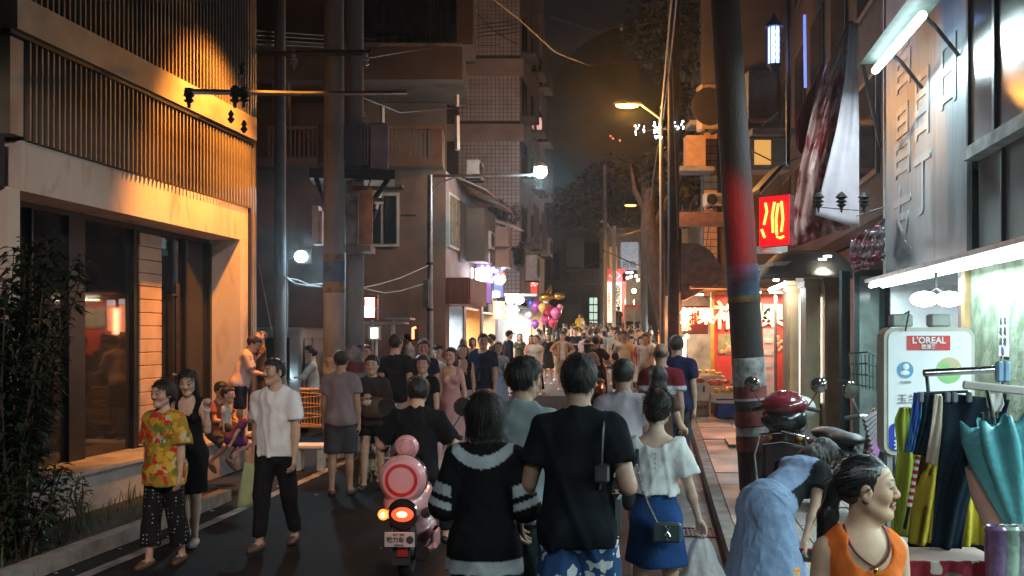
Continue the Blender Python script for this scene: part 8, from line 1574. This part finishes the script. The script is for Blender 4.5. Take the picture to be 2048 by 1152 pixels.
def umf(u, v):
    a = 2*PI*u; L = (ua-ub).length; r = .02+.115*(v**.75)*(1 if v < .8 else 1-.25*(v-.8)*5); r *= 1+.22*math.cos(8*a)*min(1, v*1.5); p = ub+uz*(L*v*(1+.08*max(0, math.cos(8*a))*(v > .7)))+ux*r*math.cos(a)+uy*r*math.sin(a); return tuple(p)
solid(MB().sheet(umf, 64, 16).build('canopy', tq, um, True), .004); MB().tube([ua, ua+uz*.14], .008, 6).build('shaft', chrome, um)
for px, py in ((1966, 826), (1977, 822), (1985, 820), (1994, 822)): MB().tube([at(px, py+14, 3.85), at(px, py, 3.85)], .006, 5).build('rib_tip', chrome, um)
rl = thing('fabric_roll', 'pinkish beige leg shaped roll hanging under the turquoise umbrella', 'fabric roll', at(1960, 935, 4.0)); MB().tube([at(1957, 932, 4.0), at(1972, 985, 4.0), at(1992, 1040, 3.98), at(2010, 1085, 3.96)], [.052, .060, .055, .05], 14).build('roll', C('pink_beige', (.55, .37, .30)), rl, 'auto')
tb2 = thing('stall_table', 'low stall table with a dark red printed cloth at the bottom right', 'table', (at(1900, 0, 3.6).x, 3.7, .12)); t0, t1 = at(1812, 1150, 3.7), at(2075, 1150, 3.7); MB().bbox(t0.x, t1.x, 3.3, 4.2, t0.z-.05, t0.z, .01).build('table_top', M('stall_counter', (.42, .3, .26), .6), tb2)
for x in (t0.x+.02, t1.x-.06):
    for y in (3.34, 4.12): MB().box(x, x+.04, y, y+.04, .12, t0.z-.051).build('leg', steel, tb2)
drape('table_cloth', 'dark red printed cloth hanging over the front of the stall table', 'cloth', [(1808, 1122), (1808, 1150), (1806, 1200), (1800, 1300)], [(2085, 1122), (2085, 1150), (2090, 1200), (2095, 1300)], 3.28, .012, 5, voro('red_print', (.20, .02, .03), [(.4, .35, .3), (.28, .04, .05), (.14, .12, .10)], 14, size=.35), seed=30, nu=40)
for i, (px, c, nm) in enumerate(((1992, (.20, .12, .24), 'purple'), (2018, (.38, .52, .42), 'mint green'), (2043, (.44, .46, .50), 'pale grey'))):
    b0 = at(px, 1128, 3.25); o = thing('wrapped_umbrella', nm+' rolled umbrella in plastic wrap standing at the bottom right corner', 'umbrella', b0, 'rolled umbrellas on the stall'); MB().lathe([(.030, -.08), (.034, 0), (.036, .07), (.034, .10), (.039, .115), (.030, .125), (.022, .118)], 14, b0).build('roll', M('roll_%d' % i, c, .3, var=.3, vs_=14, bump=.3), o, 'auto')
ps2 = thing('folded_parasol', 'folded purple and grey striped parasol leaning behind the sign board', 'parasol', at(1745, 900, 8.0)); pm2 = M('parasol_purple', (.28, .10, .26), .6, var=.15); pg = M('parasol_stripe', (.16, .13, .15), .6, var=.2)
for i in range(9): a, b_ = at(1776, 795+i*3.5, 8.0), at(1728+i*2.5, 842+i*9.5, 7.9); MB().tube([a, a.lerp(b_, .5)+Vector((0, -.02, -.02)), b_], [.012, .022, .024], 6).build('fold', pm2 if i > 5 else pg, ps2, 'auto')
bk = thing('wire_basket', 'dark green wire basket hanging between the glass doors and the sign board', 'basket', at(1735, 745, 9.2)); wm_ = M('wire_green', (.02, .05, .04), .5)
for k in range(4): z0 = 708+k*20; MB().tube([at(1696+k*3, z0, 9.2), at(1735, z0-4+k*3, 9.0), at(1772, z0+10, 9.2)], .007, 5).build('wire', wm_, bk)
for i in range(10): MB().tube([at(1698+i*8, 706+i*.8, 9.1), at(1704+i*7, 772+i*1.6, 9.0)], .006, 5).build('wire', wm_, bk)
MB().tube([at(1646, 756, 9.4), at(1700, 762, 9.2)], .008, 5).build('arm', wm_, bk)
finish_texts()
# ================================================================= night air
hz = MB().box(-166, 166, -46, 252, -3, 62).build('haze', None); hz.data.materials.clear(); stuff(hz)
hm_ = bpy.data.materials.new('night_air'); hm_.use_nodes = True; _t = hm_.node_tree; _t.nodes.remove(_t.nodes['Principled BSDF'])
pv = _t.nodes.new('ShaderNodeVolumePrincipled'); pv.inputs['Color'].default_value = (.85, .88, .92, 1); pv.inputs['Density'].default_value = .0011; pv.inputs['Anisotropy'].default_value = .86
_t.links.new(pv.outputs[0], _t.nodes['Material Output'].inputs['Volume']); hz.data.materials.append(hm_)
